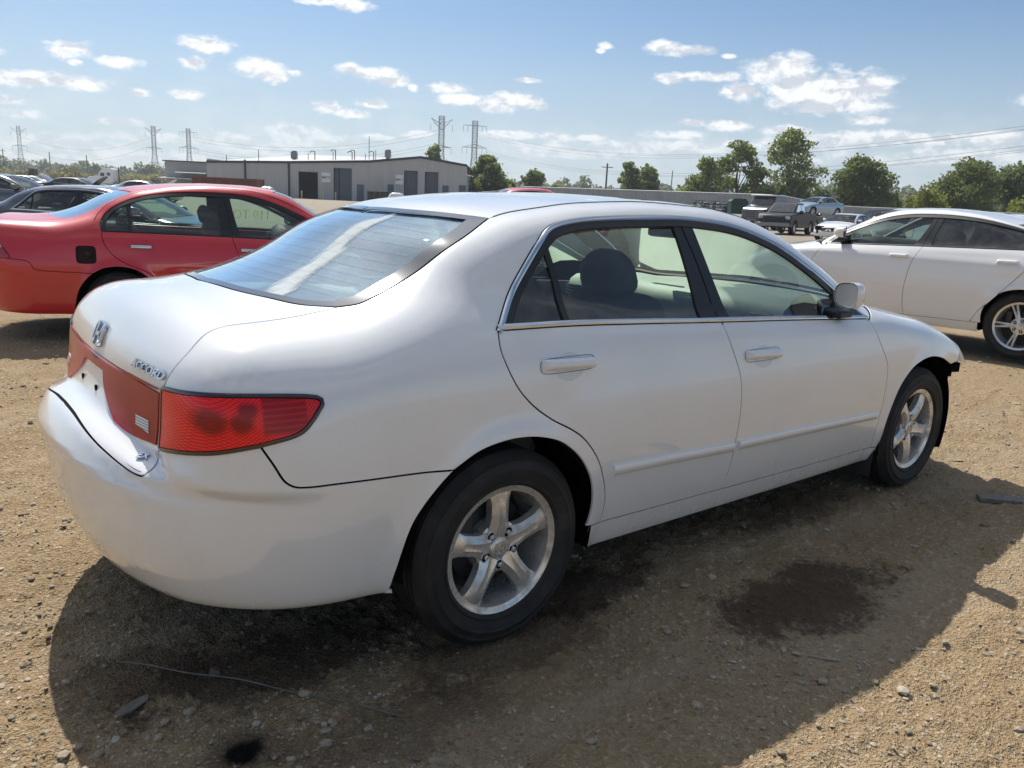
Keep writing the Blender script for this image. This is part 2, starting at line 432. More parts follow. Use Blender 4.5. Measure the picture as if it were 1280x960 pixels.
def paint(name, col, dust=.25, dustcol=(.42, .38, .32), rough=.22, flake=0.0, coat=1.0, low=True, scuff=False):
    """clear-coated car paint, with road dust that thickens towards the sills and faint streaks"""
    m, T, out = newmat(name); co = objco(T)
    sep = T.n.new('ShaderNodeSeparateXYZ'); T.link(co, sep.inputs[0])
    n1 = T.noise(co, 3.2, 6, .62); n2 = T.noise(co, 26, 5, .65)
    st = T.noise(T.vmath('MULTIPLY', co, (9, 9, 1.1)), 3.0, 5, .6)
    hgt = T.smooth(sep.outputs[2], .62, .22)
    d = T.math('MULTIPLY', T.smooth(n1, .42, .75), .35)
    if low: d = T.math('ADD', d, T.math('MULTIPLY', hgt, T.math('ADD', .35, T.math('MULTIPLY', n2, .7))))
    d = T.math('ADD', d, T.math('MULTIPLY', T.smooth(st, .55, .8), .25))
    spk = T.math('MULTIPLY', T.smooth(T.noise(co, 150, 2, .5), .72, .80), 1.2)
    d = T.math('ADD', d, T.math('MULTIPLY', spk, T.smooth(n1, .35, .6)))
    d = T.math('MULTIPLY', d, dust, clamp=True)
    colr = T.mix(d, col, dustcol)
    if scuff:
        sc1 = T.smooth(T.noise(T.vmath('MULTIPLY', co, (14, 14, 150)), 1.6, 3, .6), .68, .74)
        reg = T.math('MULTIPLY', T.smooth(sep.outputs[2], .42, .36), T.math('MULTIPLY', T.smooth(sep.outputs[0], -.36, -.42), T.smooth(sep.outputs[0], -.80, -.60)))
        colr = T.mix(T.math('MULTIPLY', T.math('MULTIPLY', sc1, reg), .75), colr, (.10, .09, .08))
    b = principled(T, out, Base_Color=colr, Roughness=T.math('ADD', rough, T.math('MULTIPLY', d, .35)), Metallic=flake)
    b.inputs['Coat Weight'].default_value = coat
    T.setin(b, 'Coat Roughness', T.math('ADD', .008, T.math('MULTIPLY', d, .22)))
    b.inputs['Coat IOR'].default_value = 1.68
    # very shallow orange peel in the clear coat
    T.link(T.bump(T.noise(co, 140, 2, .5), .012, .002), b.inputs['Coat Normal'])
    return m
def glass(name, tint=(.75, .86, .80), rough=.0, dust=.05, dustcol=(.55, .53, .48), fk=1.7, gcol=(1, 1, 1)):
    """thin tinted window glass with a film of dust"""
    m, T, out = newmat(name); co = objco(T)
    tr = T.n.new('ShaderNodeBsdfTransparent'); tr.inputs[0].default_value = (*tint, 1)
    gl = T.n.new('ShaderNodeBsdfGlossy'); gl.inputs['Roughness'].default_value = rough; gl.inputs[0].default_value = (*gcol, 1)
    fr = T.n.new('ShaderNodeFresnel'); fr.inputs[0].default_value = 1.52
    f = T.math('MULTIPLY', fr.outputs[0], fk, clamp=True)
    mx = T.n.new('ShaderNodeMixShader'); T.link(f, mx.inputs[0]); T.link(tr.outputs[0], mx.inputs[1]); T.link(gl.outputs[0], mx.inputs[2])
    df = T.n.new('ShaderNodeBsdfDiffuse'); df.inputs[0].default_value = (*dustcol, 1)
    n = T.smooth(T.noise(co, 5, 6, .7), .35, .8); n2 = T.smooth(T.noise(co, 90, 3, .6), .55, .8)
    dn = T.math('MULTIPLY', T.math('ADD', T.math('ADD', .3, n), n2), dust)
    m2 = T.n.new('ShaderNodeMixShader'); T.link(dn, m2.inputs[0]); T.link(mx.outputs[0], m2.inputs[1]); T.link(df.outputs[0], m2.inputs[2])
    T.link(m2.outputs[0], out.inputs[0]); return m
def lens(name, col=(.86, .012, .009), pitch=.0085, dark=.42, rough=.05, zones=True):
    """red signal lens: rows of small prisms, darker bulb housings behind, a glossy skin"""
    m, T, out = newmat(name); co = objco(T)
    sep = T.n.new('ShaderNodeSeparateXYZ'); T.link(co, sep.inputs[0])
    k = 2 * math.pi / pitch
    wx = T.math('SINE', T.math('MULTIPLY', T.math('ADD', sep.outputs[0], T.math('MULTIPLY', sep.outputs[1], .6)), k))
    wz = T.math('SINE', T.math('MULTIPLY', sep.outputs[2], k))
    g = T.math('MULTIPLY', wx, wz)
    c = np.array(col)
    cc = T.mix(T.smooth(g, -.4, .8), tuple(c * .8), tuple(c * 1.45))
    if zones:   # lower prism band, two dark bulb housings, ribbed dark forward half, bright divider
        X, Z = sep.outputs[0], sep.outputs[2]
        fwd = T.math('MULTIPLY', T.smooth(X, -.765, -.755), T.smooth(Z, .805, .812))
        rib = T.smooth(T.math('SINE', T.math('MULTIPLY', Z, 420)), -.2, .8)
        cc = T.mix(fwd, cc, T.mix(rib, tuple(c * .38), tuple(c * .62)))
        n = T.noise(T.vmath('MULTIPLY', co, (16, 16, 20)), 1.0, 2, .5)
        xz_ = T.n.new('ShaderNodeCombineXYZ'); T.link(X, xz_.inputs[0]); T.link(Z, xz_.inputs[2])
        blb = None
        for (bx, bz, br) in ((-.865, .842, .040), (-.805, .838, .034), (-.79, .872, .026)):
            q = T.smooth(T.math('ADD', T.vmath('LENGTH', T.vmath('SUBTRACT', xz_.outputs[0], (bx, 0, bz))), T.math('MULTIPLY', T.math('SUBTRACT', n, .5), .03)), br * 1.15, br * .45)
            blb = q if blb is None else T.math('MAXIMUM', blb, q)
        blb = T.math('MULTIPLY', blb, .85)
        cc = T.mix(blb, cc, tuple(c * .22))
        tip = T.smooth(X, -.655, -.645)
        cc = T.mix(tip, cc, T.mix(T.smooth(g, -.1, .5), tuple(c * .55), tuple(np.minimum(c * 2.2 + .01, 1))))
        lowb = T.math('MULTIPLY', T.smooth(Z, .805, .797), T.smooth(g, -.2, .6))
        cc = T.mix(T.math('MULTIPLY', lowb, .6), cc, tuple(np.minimum(c * 1.9 + .01, 1)))
    b = principled(T, out, Base_Color=cc, Roughness=.22)
    b.inputs['Coat Weight'].default_value = .7; b.inputs['Coat Roughness'].default_value = rough; b.inputs['Specular IOR Level'].default_value = .1
    T.link(T.bump(g, .35, .0012), b.inputs['Normal']); return m

M = {}
M['white_paint'] = paint('white_car_paint', (.80, .80, .79), dust=.20, scuff=True, dustcol=(.44, .39, .30))
M['white_paint_far'] = paint('white_car_paint_dusty', (.82, .81, .79), dust=.16)
M['red_paint'] = paint('red_car_paint', (.60, .006, .012), dust=.05, rough=.35, coat=.75, dustcol=(.35, .2, .16))
M['navy_paint'] = paint('dark_blue_car_paint', (.018, .022, .045), dust=.15)
M['black_paint'] = paint('black_car_paint', (.003, .0035, .006), dust=.0, coat=.22, rough=.45)
M['grey_paint'] = paint('grey_car_paint', (.09, .095, .10), dust=.2, flake=.4)
M['silver_paint'] = paint('silver_car_paint', (.42, .43, .45), dust=.2, flake=.6, rough=.3)
M['sky_paint'] = paint('light_blue_car_paint', (.30, .42, .52), dust=.2, flake=.3)
M['gap'] = simple('panel_gap_black', (.006, .006, .006), .9, spec=.1)
M['trim'] = simple('black_trim', (.014, .014, .015), .42, var=.25, scale=30)
M['rubber'] = simple('black_rubber', (.012, .012, .012), .6, bump=.15)
M['chrome'] = simple('bright_chrome', (.62, .64, .66), .10, metal=1.0, var=.06, scale=20)
M['plastic'] = simple('dark_plastic', (.03, .03, .032), .55, bump=.2, bscale=300)
M['under'] = simple('underbody_black', (.005, .0048, .0045), 1.0, bump=.4, bscale=40, spec=.05)
M['glass_side'] = glass('side_glass', (.70, .85, .79), dust=.012)
M['glass_rear'] = glass('rear_glass', (.62, .78, .74), dust=.19, dustcol=(.36, .52, .66), fk=2.6, gcol=(.82, .94, 1.0))  # dust film coloured blue to paint the sky's reflection into the glass
M['glass_front'] = glass('windshield_glass', (.84, .93, .88), dust=.02, fk=.8)
M['glass_dark'] = glass('privacy_glass', (.05, .055, .055), dust=.10)
M['frit'] = simple('black_glass_border', (.022, .023, .026), .08, spec=.5, coat=1.0)
M['seat'] = simple('grey_seat_cloth', (.17, .165, .15), .9, bump=.5, bscale=220)
M['seat_dark'] = simple('dark_seat_cloth', (.035, .034, .034), .9, bump=.5, bscale=220)
M['dash'] = simple('tan_dashboard', (.62, .60, .50), .55, bump=.3, bscale=260, var=.10, scale=5)
M['dash_dark'] = simple('dark_dashboard', (.03, .03, .03), .6, bump=.3, bscale=260)
M['headliner'] = simple('grey_headliner', (.30, .29, .26), .95)
M['lens_red'] = lens('red_lens')
M['lens_panel'] = simple('dull_red_panel', (.36, .012, .012), .22, var=.12, scale=6, spec=.35)
M['lens_clear'] = simple('clear_lens', (.42, .41, .38), .12, coat=1.0, var=.4, scale=14)
M['amber'] = lens('amber_lens', (.5, .16, .01))
M['mirror'] = simple('mirror_glass', (.75, .80, .82), .02, metal=1.0, var=.02)
M['pale_face'] = simple('pale_mirror_face', (.82, .80, .75), .3)  # plain pale colour for the face of the right door mirror

def rim_mat():
    m, T, out = newmat('alloy_wheel'); co = objco(T)
    n = T.smooth(T.noise(co, 12, 6, .65), .40, .72); n2 = T.noise(co, 60, 4, .6)
    col = T.mix(n, (.76, .75, .72), (.40, .35, .28))
    b = principled(T, out, Base_Color=col, Roughness=T.math('ADD', .24, T.math('MULTIPLY', n, .3)), Metallic=T.math('SUBTRACT', .72, T.math('MULTIPLY', n, .5)))
    T.link(T.bump(n2, .08, .003), b.inputs['Normal']); return m
M['rim'] = rim_mat()
def tyre_mat():
    m, T, out = newmat('tyre_rubber'); co = objco(T)
    n = T.smooth(T.noise(co, 6, 6, .65), .4, .75); n2 = T.noise(co, 70, 4, .6)
    col = T.mix(T.math('MULTIPLY', n, .8), (.011, .011, .012), (.050, .045, .038))
    b = principled(T, out, Base_Color=col, Roughness=.72)
    T.link(T.bump(n2, .2, .002), b.inputs['Normal']); return m
M['tyre'] = tyre_mat()

# ---------------------------------------------------------------- trimmed patches and ribbons on the implicit surface
def frame_of(d):
    d = np.array(d, float); d /= np.linalg.norm(d)
    a = np.array([0, 0, 1.0]) if abs(d[2]) < .9 else np.array([1.0, 0, 0])
    e1 = np.cross(a, d); e1 /= np.linalg.norm(e1); e2 = np.cross(d, e1)
    return d, e1, e2
def patch(S, loop, d, sp=.03, off=0.0, skirt=.010, gap=.0029, bsp=None, holes=(), mi=0, stat=None):
    """trim the surface to a closed 3D loop, seen along direction d; returns an MB with exact normals"""
    d, e1, e2 = frame_of(d)
    bsp = bsp or max(.008, sp * .45)
    def to2(L):
        q = np.asarray(L, float); q = np.stack([q @ e1, q @ e2], 1)
        # drop doubled points
        k = np.linalg.norm(q - np.roll(q, 1, 0), axis=1) > bsp * .3
        return q[k]
    polys = [shrink(to2(loop), gap)] + [shrink(to2(h), -gap) for h in holes]
    P = polys[0]
    lo, hi = P.min(0), P.max(0)
    gx = np.arange(lo[0], hi[0], sp); gy = np.arange(lo[1], hi[1], sp * .866)
    G = np.array([(x + (sp / 2 if j % 2 else 0), y) for j, y in enumerate(gy) for x in gx])
    if len(G):
        G = G[in_poly(G, P)]
        for h in polys[1:]: G = G[~in_poly(G, h)]
    for q in polys:
        if len(G): G = G[poly_dist(G, q) > .45 * min(sp, bsp * 2)]
    V = [tuple(p) for p in P]; E = [(i, (i + 1) % len(P)) for i in range(len(P))]
    for h in polys[1:]:
        b = len(V); V += [tuple(p) for p in h]; E += [(b + i, b + (i + 1) % len(h)) for i in range(len(h))]
    V += [tuple(p) for p in G]
    r = delaunay_2d_cdt([Vector(v) for v in V], E, [], 0, 1e-6)
    v2 = np.array([tuple(v) for v in r[0]]); F = np.array([t for t in r[2] if len(t) == 3])
    c = v2[F].mean(1); keep = in_poly(c, P)
    for h in polys[1:]: keep &= ~in_poly(c, h)
    F = F[keep]
    O = v2[:, :1] * e1 + v2[:, 1:] * e2
    O = O + d * ((np.asarray(loop).mean(0) @ d) - 3.0)
    H, ok = S.hit(O, d)
    if (~ok).any(): F = F[ok[F].all(1)]
    N = S.N(H)
    a = H[F]; nf = np.cross(a[:, 1] - a[:, 0], a[:, 2] - a[:, 0])
    flip = np.einsum('ij,ij->i', nf, N[F].mean(1)) < 0
    F[flip] = F[flip][:, ::-1]
    H = H - N * off
    m = MB(); m.add(H, F, N, mi)
    if skirt:
        # boundary edges of the kept triangles
        ed = {}
        for t in F:
            for i in range(3):
                e = (t[i], t[(i + 1) % 3])
                if (e[1], e[0]) in ed: del ed[(e[1], e[0])]
                else: ed[e] = 1
        vs = []; fs = []; ns = []
        for (i, j) in ed:
            t = H[j] - H[i]; l = np.linalg.norm(t)
            if l < 1e-9: continue
            o = np.cross(t / l, N[i]); b = len(vs)
            vs += [H[i], H[j], H[j] - N[j] * skirt, H[i] - N[i] * skirt]; fs.append((b, b + 3, b + 2, b + 1))
            n1 = o + N[i] * .4
            ns += [n1, n1, o, o]
        m.add(np.array(vs), fs, np.array(ns), mi)
    return m
def lift(S, pts, d, sp=None):
    """project points along direction d on to the surface; points = 3D seeds"""
    d, e1, e2 = frame_of(d); p = np.asarray(pts, float)
    O = p - d * ((p @ d) - (p @ d).mean() + 3.0)[:, None]
    H, ok = S.hit(O, d)
    return np.where(ok[:, None], H, p)
def side(S, xz, sp=.012, smooth=True):
    """side-view points (x, z) on the right flank"""
    p = np.array([(x, 0, z) for x, z in xz], float)
    p = cr(p, sp) if smooth else p
    return lift(S, p, (0, 1, 0))
def plan(S, xy, sp=.012):
    p = cr(np.array([(x, y, 0) for x, y in xy], float), sp); return lift(S, p, (0, 0, -1))
def back(S, yz, sp=.012):
    p = cr(np.array([(0, y, z) for y, z in yz], float), sp); return lift(S, p, (1, 0, 0))
def free(S, xyz, d, sp=.012):
    return lift(S, cr(np.array(xyz, float), sp), d)
def join(*cs): return np.concatenate(cs)
def ribbon(S, curve, prof, mi=0, taper=0, caps=True, N=None):
    """sweep a profile [(sideways, outwards)] along a curve lying on the surface"""
    c = np.asarray(curve, float); N = S.N(c) if N is None else N
    t = np.gradient(c, axis=0); t /= np.maximum(np.linalg.norm(t, axis=1, keepdims=True), 1e-9)
    B = np.cross(N, t); B /= np.maximum(np.linalg.norm(B, axis=1, keepdims=True), 1e-9)
    k = len(prof); n = len(c)
    sc_ = np.ones(n)
    if taper:
        l = np.linspace(0, 1, n); sc_ = np.clip(np.minimum(l, 1 - l) * taper, .02, 1) ** .5
    v = np.stack([c + B * b + N * (o * sc_[:, None] if taper else o) for b, o in prof], 1).reshape(-1, 3)
    f = [(i * k + j, i * k + j + 1, (i + 1) * k + j + 1, (i + 1) * k + j) for i in range(n - 1) for j in range(k - 1)]
    if caps: f += [tuple(range(k))[::-1], tuple((n - 1) * k + j for j in range(k))]
    m = MB(); m.add(v, f, mi=mi); return m
def seal(S, curve, w=.011, depth=.0042):
    return ribbon(S, curve, [(-w, -depth), (w, -depth)], caps=False)
def both(mb): return MB().merge(mb).merge(mb.mirrored())
# ---------------------------------------------------------------- car body shape (implicit surface)
def curve(pts, sig=0.03, lo=-3.0, hi=6.0, n=3601):
    p = np.array(pts, float)
    xs = np.linspace(lo, hi, n); ys = np.interp(xs, p[:, 0], p[:, 1])
    h = xs[1] - xs[0]
    if sig > 0:
        m = int(4 * sig / h) + 1
        k = np.exp(-0.5 * (np.arange(-m, m + 1) * h / sig) ** 2); k /= k.sum()
        # extrapolate linearly at the ends so that smoothing keeps the slope
        ye = np.concatenate([ys[0] + (ys[1] - ys[0]) * np.arange(-m, 0), ys, ys[-1] + (ys[-1] - ys[-2]) * np.arange(1, m + 1)])
        ys = np.convolve(ye, k, 'valid')
    return lambda q: np.interp(q, xs, ys)

def smax(a, b, k):
    h = np.maximum(k - np.abs(a - b), 0.0)
    return np.maximum(a, b) + h * h / (4.0 * k)

def smin(a, b, k):
    return -smax(-a, -b, k)

class Shape:
    def __init__(s, d):
        s.d = d
        s.plan = curve(d['plan'], .12); s.sec = curve(d['sec'], d.get('sec_s', .03)); s.ztop = curve(d['ztop'], .05)
        s.crown = curve(d['crown'], .1); s.xr = curve(d['xr'], d.get('xr_s', .012)); s.xr2 = curve(d['xr'], .05); s.xf = curve(d['xf'], .02)
        s.zbot = curve(d['zbot'], .05); s.cw = curve(d['cw'], .1); s.zc = curve(d['zc'], .05)
        s.ku = curve(d['ku'], .1); s.kt = curve(d['kt'], .1); s.kr = curve(d['kr'], .02); s.rc = curve(d['rc'], .15); s.rb = curve(d['rb'], .02)
    def F(s, P):
        d = s.d
        x, y, z = P[..., 0], np.abs(P[..., 1]), P[..., 2]
        ys = s.plan(x) - s.sec(z)
        for wx in (0.0, d['wb']):
            r = np.hypot(x - wx, z - d['wr'])
            ys = ys + d['flare'] * np.exp(-((r - d['arch'] - .004) / .042) ** 2)
        side = y - ys
        top = (z - (s.ztop(x) - s.crown(x) * (y / .85) ** 2)) * .97
        yy = np.minimum(y, 1.1)
        zs = z + d.get('sh', 0) * (yy / .6) ** 2 * np.exp(-((z - .70) / .11) ** 2)
        w_ = np.clip((yy - .54) / .17, 0, 1); w_ = w_ * w_ * (3 - 2 * w_)
        rear = s.xr(zs) * (1 - w_) + s.xr2(zs) * w_ + s.rb(zs) * (yy / .9) ** d.get('rp', 2.2) - x
        front = x - s.xf(z) + d['fb'] * (yy / .9) ** 2.4
        low = smax(side, top, s.kt(x))
        low = smax(low, rear * .97, s.kr(z))
        low = smax(low, front * .97, d['kf'])
        low = smax(low, s.zbot(x) - z, .06)
        t = z - .98
        cw = s.cw(x)
        yc = smin(cw - d['tum'] * t - d['tum2'] * t * t, cw + .04 + .6 * (t + .12), .08)
        w = np.tanh((x - d['xm']) / .7)
        xe = x + d['bow'] * (yy / .6) ** 2 * w
        zc = s.zc(xe); sl = (s.zc(xe + .01) - s.zc(xe - .01)) / .02
        roof = (z - (zc - s.rc(x) * (yy / .6) ** 2)) / np.sqrt(1 + sl * sl)
        cab = smax((y - yc) * .93, roof, d['kc'])
        cab = smax(cab, .72 - z, .1)
        return smin(low, cab, s.ku(x))
    def N(s, P, h=.003):
        g = np.empty_like(P)
        for i in range(3):
            e = np.zeros(3); e[i] = h
            g[..., i] = s.F(P + e) - s.F(P - e)
        return g / np.maximum(np.linalg.norm(g, axis=-1, keepdims=True), 1e-9)
    def hit(s, O, D, tmax=6.0):
        # first hit of rays O + t D (D unit); returns points and a found mask
        O = np.asarray(O, float); D = np.broadcast_to(np.asarray(D, float), O.shape)
        t = np.zeros(len(O)); f = s.F(O); tp = t.copy()
        for i in range(160):
            f = s.F(O + D * t[:, None])
            go = f > 2e-5
            if not go.any(): break
            t = np.where(go & (t < tmax), t + np.maximum(f * .55, 1e-4), t)
        ok = (t < tmax) & (f < 2e-3)
        return O + D * t[:, None], ok
    def minF(s, O, D, t0, t1, n=500):
        ts = np.linspace(t0, t1, n)
        P = O[:, None, :] + D[:, None, :] * ts[None, :, None]
        f = s.F(P); i = f.argmin(1)
        return f.min(1), P[np.arange(len(O)), i]
SEDAN_A = dict(
    wb=2.74, wr=.325, arch=.372, flare=.012,
    plan=[(-1.3, .80), (-1.0, .845), (-.7, .873), (-.3, .893), (.3, .905), (1.4, .908), (2.3, .905), (2.8, .898), (3.2, .88), (3.6, .85)],
    sec=[(.15, .10), (.22, .065), (.27, .05), (.31, .04), (.36, .028), (.5, .010), (.62, 0), (.72, 0), (.80, .012), (.88, .03), (.96, .052), (1.05, .085), (1.3, .2)],
    ztop=[(-1.3, 1.06), (-.95, 1.08), (-.6, 1.092), (-.2, 1.10), (.3, 1.07), (1.0, 1.04), (2.1, .99), (2.4, .995), (2.8, .95), (3.2, .865), (3.5, .75), (3.7, .66)],
    crown=[(-1.0, .10), (-.4, .09), (.3, .035), (2.1, .04), (2.8, .075), (3.4, .10)],
    xr=[(.15, -.93), (.24, -.985), (.30, -1.03), (.4, -1.075), (.5, -1.095), (.6, -1.105), (.66, -1.10), (.73, -1.05), (.742, -1.03), (.757, -.952), (.80, -.949), (.85, -.949), (.9, -.944), (.95, -.932), (1.0, -.907), (1.04, -.888), (1.07, -.868), (1.2, -.79)],
    xr_s=.007, rb=[(.6, .30), (.70, .26), (.78, .07), (1.2, .07)], rp=2.4,
    xf=[(.1, 3.45), (.3, 3.6), (.5, 3.66), (.62, 3.61), (.72, 3.52), (.85, 3.3)], fb=.22,
    zbot=[(-1.2, .27), (-.5, .265), (.3, .175), (2.4, .165), (3.6, .2)],
    cw=[(-.6, .72), (-.2, .775), (.3, .805), (1.0, .815), (1.8, .805), (2.3, .77)], tum=.36, tum2=.25,
    zc=[(-3.0, -1.0), (-.75, .93), (-.5, 1.085), (-.12, 1.32), (.12, 1.39), (.45, 1.425), (.85, 1.44), (1.3, 1.432), (1.50, 1.405), (1.75, 1.342), (2.1, 1.195), (2.47, 1.0), (6.0, -1.3)],
    xm=.9, bow=.10, rc=[(-.6, .07), (.1, .055), (.6, .026), (1.5, .026), (2.2, .03)], kc=.075, sh=.07,
    ku=[(-1.0, .16), (-.3, .16), (.2, .10), (.5, .04), (2.0, .04), (2.5, .08)],
    kt=[(-1.0, .10), (-.5, .14), (0., .12), (.5, .08), (2.2, .08), (2.6, .12), (3.4, .16)],
    kr=[(.2, .25), (.6, .28), (.74, .22), (.8, .20), (1.0, .14), (1.1, .12)], kf=.2)
# outlines of the near car in its own frame (metres)
LN = {
 'rd_rear': [(-0.021, -0.817, 1.023), (-0.031, -0.854, 0.962), (0.008, -0.88, 0.865), (0.068, -0.89, 0.796), (0.145, -0.899, 0.74), (0.233, -0.904, 0.693), (0.289, -0.905, 0.654), (0.363, -0.902, 0.569), (0.402, -0.895, 0.491), (0.423, -0.888, 0.43), (0.429, -0.881, 0.379), (0.421, -0.871, 0.319)],
 'rd_front': [(1.049, -0.839, 0.975), (1.058, -0.862, 0.935), (1.109, -0.892, 0.811), (1.117, -0.897, 0.782), (1.119, -0.906, 0.701), (1.126, -0.9, 0.536), (1.129, -0.892, 0.457), (1.131, -0.878, 0.358), (1.104, -0.866, 0.305)],
 'fd_front': [(2.144, -0.858, 0.909), (2.238, -0.896, 0.78), (2.28, -0.903, 0.714), (2.288, -0.904, 0.66), (2.3, -0.897, 0.536), (2.303, -0.883, 0.403), (2.318, -0.861, 0.287)],
 'sill_top': [(0.356, -0.878, 0.326), (0.421, -0.871, 0.319), (1.104, -0.866, 0.305), (1.348, -0.865, 0.299), (2.26, -0.856, 0.275), (2.325, -0.86, 0.276)],
 'sill_bot': [(0.369, -0.851, 0.227), (1.52, -0.826, 0.198), (1.839, -0.828, 0.202)],
 'arch_r': [(-0.406, -0.843, 0.285), (-0.354, -0.888, 0.492), (-0.272, -0.902, 0.601), (-0.227, -0.905, 0.638), (-0.138, -0.908, 0.682), (-0.04, -0.91, 0.7), (0.034, -0.911, 0.698), (0.101, -0.913, 0.686), (0.19, -0.914, 0.651), (0.277, -0.912, 0.576), (0.327, -0.906, 0.503), (0.347, -0.899, 0.446), (0.356, -0.878, 0.326)],
 'arch_f': [(2.996, -0.895, 0.646), (2.914, -0.903, 0.672), (2.806, -0.907, 0.701), (2.718, -0.907, 0.718), (2.625, -0.908, 0.709), (2.519, -0.908, 0.67), (2.421, -0.907, 0.575), (2.372, -0.898, 0.45), (2.384, -0.878, 0.331)],
 'bump_line': [(-0.772, -0.841, 0.787), (-0.74, -0.855, 0.731), (-0.709, -0.864, 0.683), (-0.692, -0.868, 0.668), (-0.583, -0.878, 0.658), (-0.486, -0.883, 0.652), (-0.231, -0.904, 0.636)],
 'chrome': [(-0.032, -0.826, 1.009), (-0.024, -0.815, 1.025), (0.16, -0.706, 1.198), (0.277, -0.656, 1.301), (0.338, -0.637, 1.329), (0.447, -0.629, 1.349), (0.592, -0.628, 1.36), (0.971, -0.628, 1.371), (1.264, -0.636, 1.356), (1.403, -0.65, 1.329), (1.587, -0.677, 1.274), (1.737, -0.714, 1.197), (2.01, -0.761, 1.053)],
 'belt': [(0.002, -0.816, 1.024), (0.263, -0.823, 1.017), (0.945, -0.83, 0.989), (2.178, -0.837, 0.932)],
 'seam': [(0.149, -0.525, 1.34), (0.254, -0.493, 1.368), (0.386, -0.484, 1.389), (0.593, -0.514, 1.407), (0.809, -0.528, 1.418), (1.039, -0.493, 1.419), (1.238, -0.546, 1.409)],
 'lamp': [(-0.919, -0.573, 0.887), (-0.893, -0.688, 0.896), (-0.84, -0.777, 0.903), (-0.634, -0.843, 0.89), (-0.612, -0.848, 0.883), (-0.611, -0.851, 0.872), (-0.641, -0.857, 0.836), (-0.672, -0.859, 0.81), (-0.779, -0.838, 0.787), (-0.855, -0.786, 0.768), (-0.895, -0.732, 0.758), (-0.937, -0.585, 0.735)],
 'glass_bot': [(-0.633, 0.035, 1.103), (-0.607, -0.25, 1.096), (-0.555, -0.4, 1.087), (-0.508, -0.499, 1.079), (-0.428, -0.575, 1.081)],
 'glass_right': [(-0.375, -0.606, 1.089), (-0.321, -0.603, 1.107), (-0.119, -0.59, 1.209), (0.003, -0.582, 1.278), (0.148, -0.532, 1.339)],
 'glass_top': [(0.148, -0.532, 1.339), (0.107, -0.408, 1.35), (0.027, -0.199, 1.354), (-0.033, 0.079, 1.344)],
 'shut': [(-0.432, -0.582, 1.079), (-0.491, -0.576, 1.067), (-0.73, -0.573, 1.044), (-0.798, -0.577, 1.03), (-0.863, -0.603, 0.982), (-0.917, -0.582, 0.895)],
 'shutlow': [(-0.938, -0.581, 0.733), (-0.942, -0.559, 0.702), (-0.965, -0.603, 0.677), (-0.981, -0.602, 0.665), (-0.993, -0.58, 0.665), (-1.038, -0.398, 0.7), (-1.051, -0.142, 0.736)],
 'garn_top': [(-0.919, -0.575, 0.889), (-0.943, -0.338, 0.871), (-0.961, 0.016, 0.859)],
 'lampin': [(-0.92, -0.571, 0.886), (-0.938, -0.573, 0.738), (-0.973, -0.41, 0.729), (-0.99, -0.307, 0.742), (-0.979, -0.214, 0.78), (-0.971, -0.137, 0.815), (-0.962, -0.095, 0.85), (-0.945, -0.328, 0.864)],
 'rev': [(-0.962, -0.374, 0.773), (-0.942, -0.492, 0.781), (-0.945, -0.512, 0.751), (-0.965, -0.399, 0.75)],
 'lampL': [(-0.938, 0.472, 0.825), (-0.962, 0.022, 0.855), (-0.993, -0.012, 0.774), (-1.004, 0.036, 0.759), (-0.957, 0.362, 0.797)],
 'emblem': [(-0.939, 0.067, 0.93), (-0.922, 0.082, 0.965), (-0.95, 0.09, 0.894)],
 'acc': [(-0.94, -0.308, 0.899), (-0.928, -0.437, 0.91), (-0.914, -0.543, 0.919)],
 'ex': [(-0.978, -0.522, 0.695), (-0.964, -0.55, 0.692)],
 'mould_r': [(0.438, -0.896, 0.517), (0.752, -0.896, 0.506), (1.125, -0.896, 0.492)],
 'mould_f': [(1.147, -0.896, 0.495), (1.596, -0.895, 0.485), (2.257, -0.89, 0.466)],
 'hand_r': [(0.097, -0.873, 0.909), (0.223, -0.874, 0.9), (0.355, -0.874, 0.89)],
 'hand_f': [(1.139, -0.884, 0.851), (1.264, -0.886, 0.843), (1.395, -0.888, 0.836)],
 'bp_l': [(0.921, -0.645, 1.35), (0.938, -0.728, 1.188), (0.945, -0.83, 0.989)],
 'bp_r': [(1.04, -0.669, 1.308), (1.076, -0.745, 1.151), (1.125, -0.83, 0.985)],
 'bp_gap': [(0.968, -0.633, 1.365), (1.004, -0.718, 1.211), (1.049, -0.839, 0.975)],
 'divbar': [(0.27, -0.676, 1.271), (0.278, -0.743, 1.13), (0.267, -0.823, 1.017)],
 'head': [(2.949, -0.84, 0.807), (2.888, -0.89, 0.736), (2.979, -0.898, 0.645), (3.118, -0.882, 0.663)],
 'plate_hole': [(-0.984, -0.074, 0.789)],
 'bow': [(-1.032, 0.046, 0.748), (-1.022, -0.33, 0.724), (-1.021, -0.511, 0.657), (-1.006, -0.564, 0.64), (-0.984, -0.598, 0.653), (-0.96, -0.622, 0.673)],
 'streak': [(-0.559, -0.406, 1.085), (-0.378, -0.192, 1.167), (-0.198, -0.108, 1.267), (-0.033, -0.205, 1.335), (0.014, -0.179, 1.352), (-0.166, -0.163, 1.282), (-0.337, -0.274, 1.174), (-0.528, -0.415, 1.09)],
}
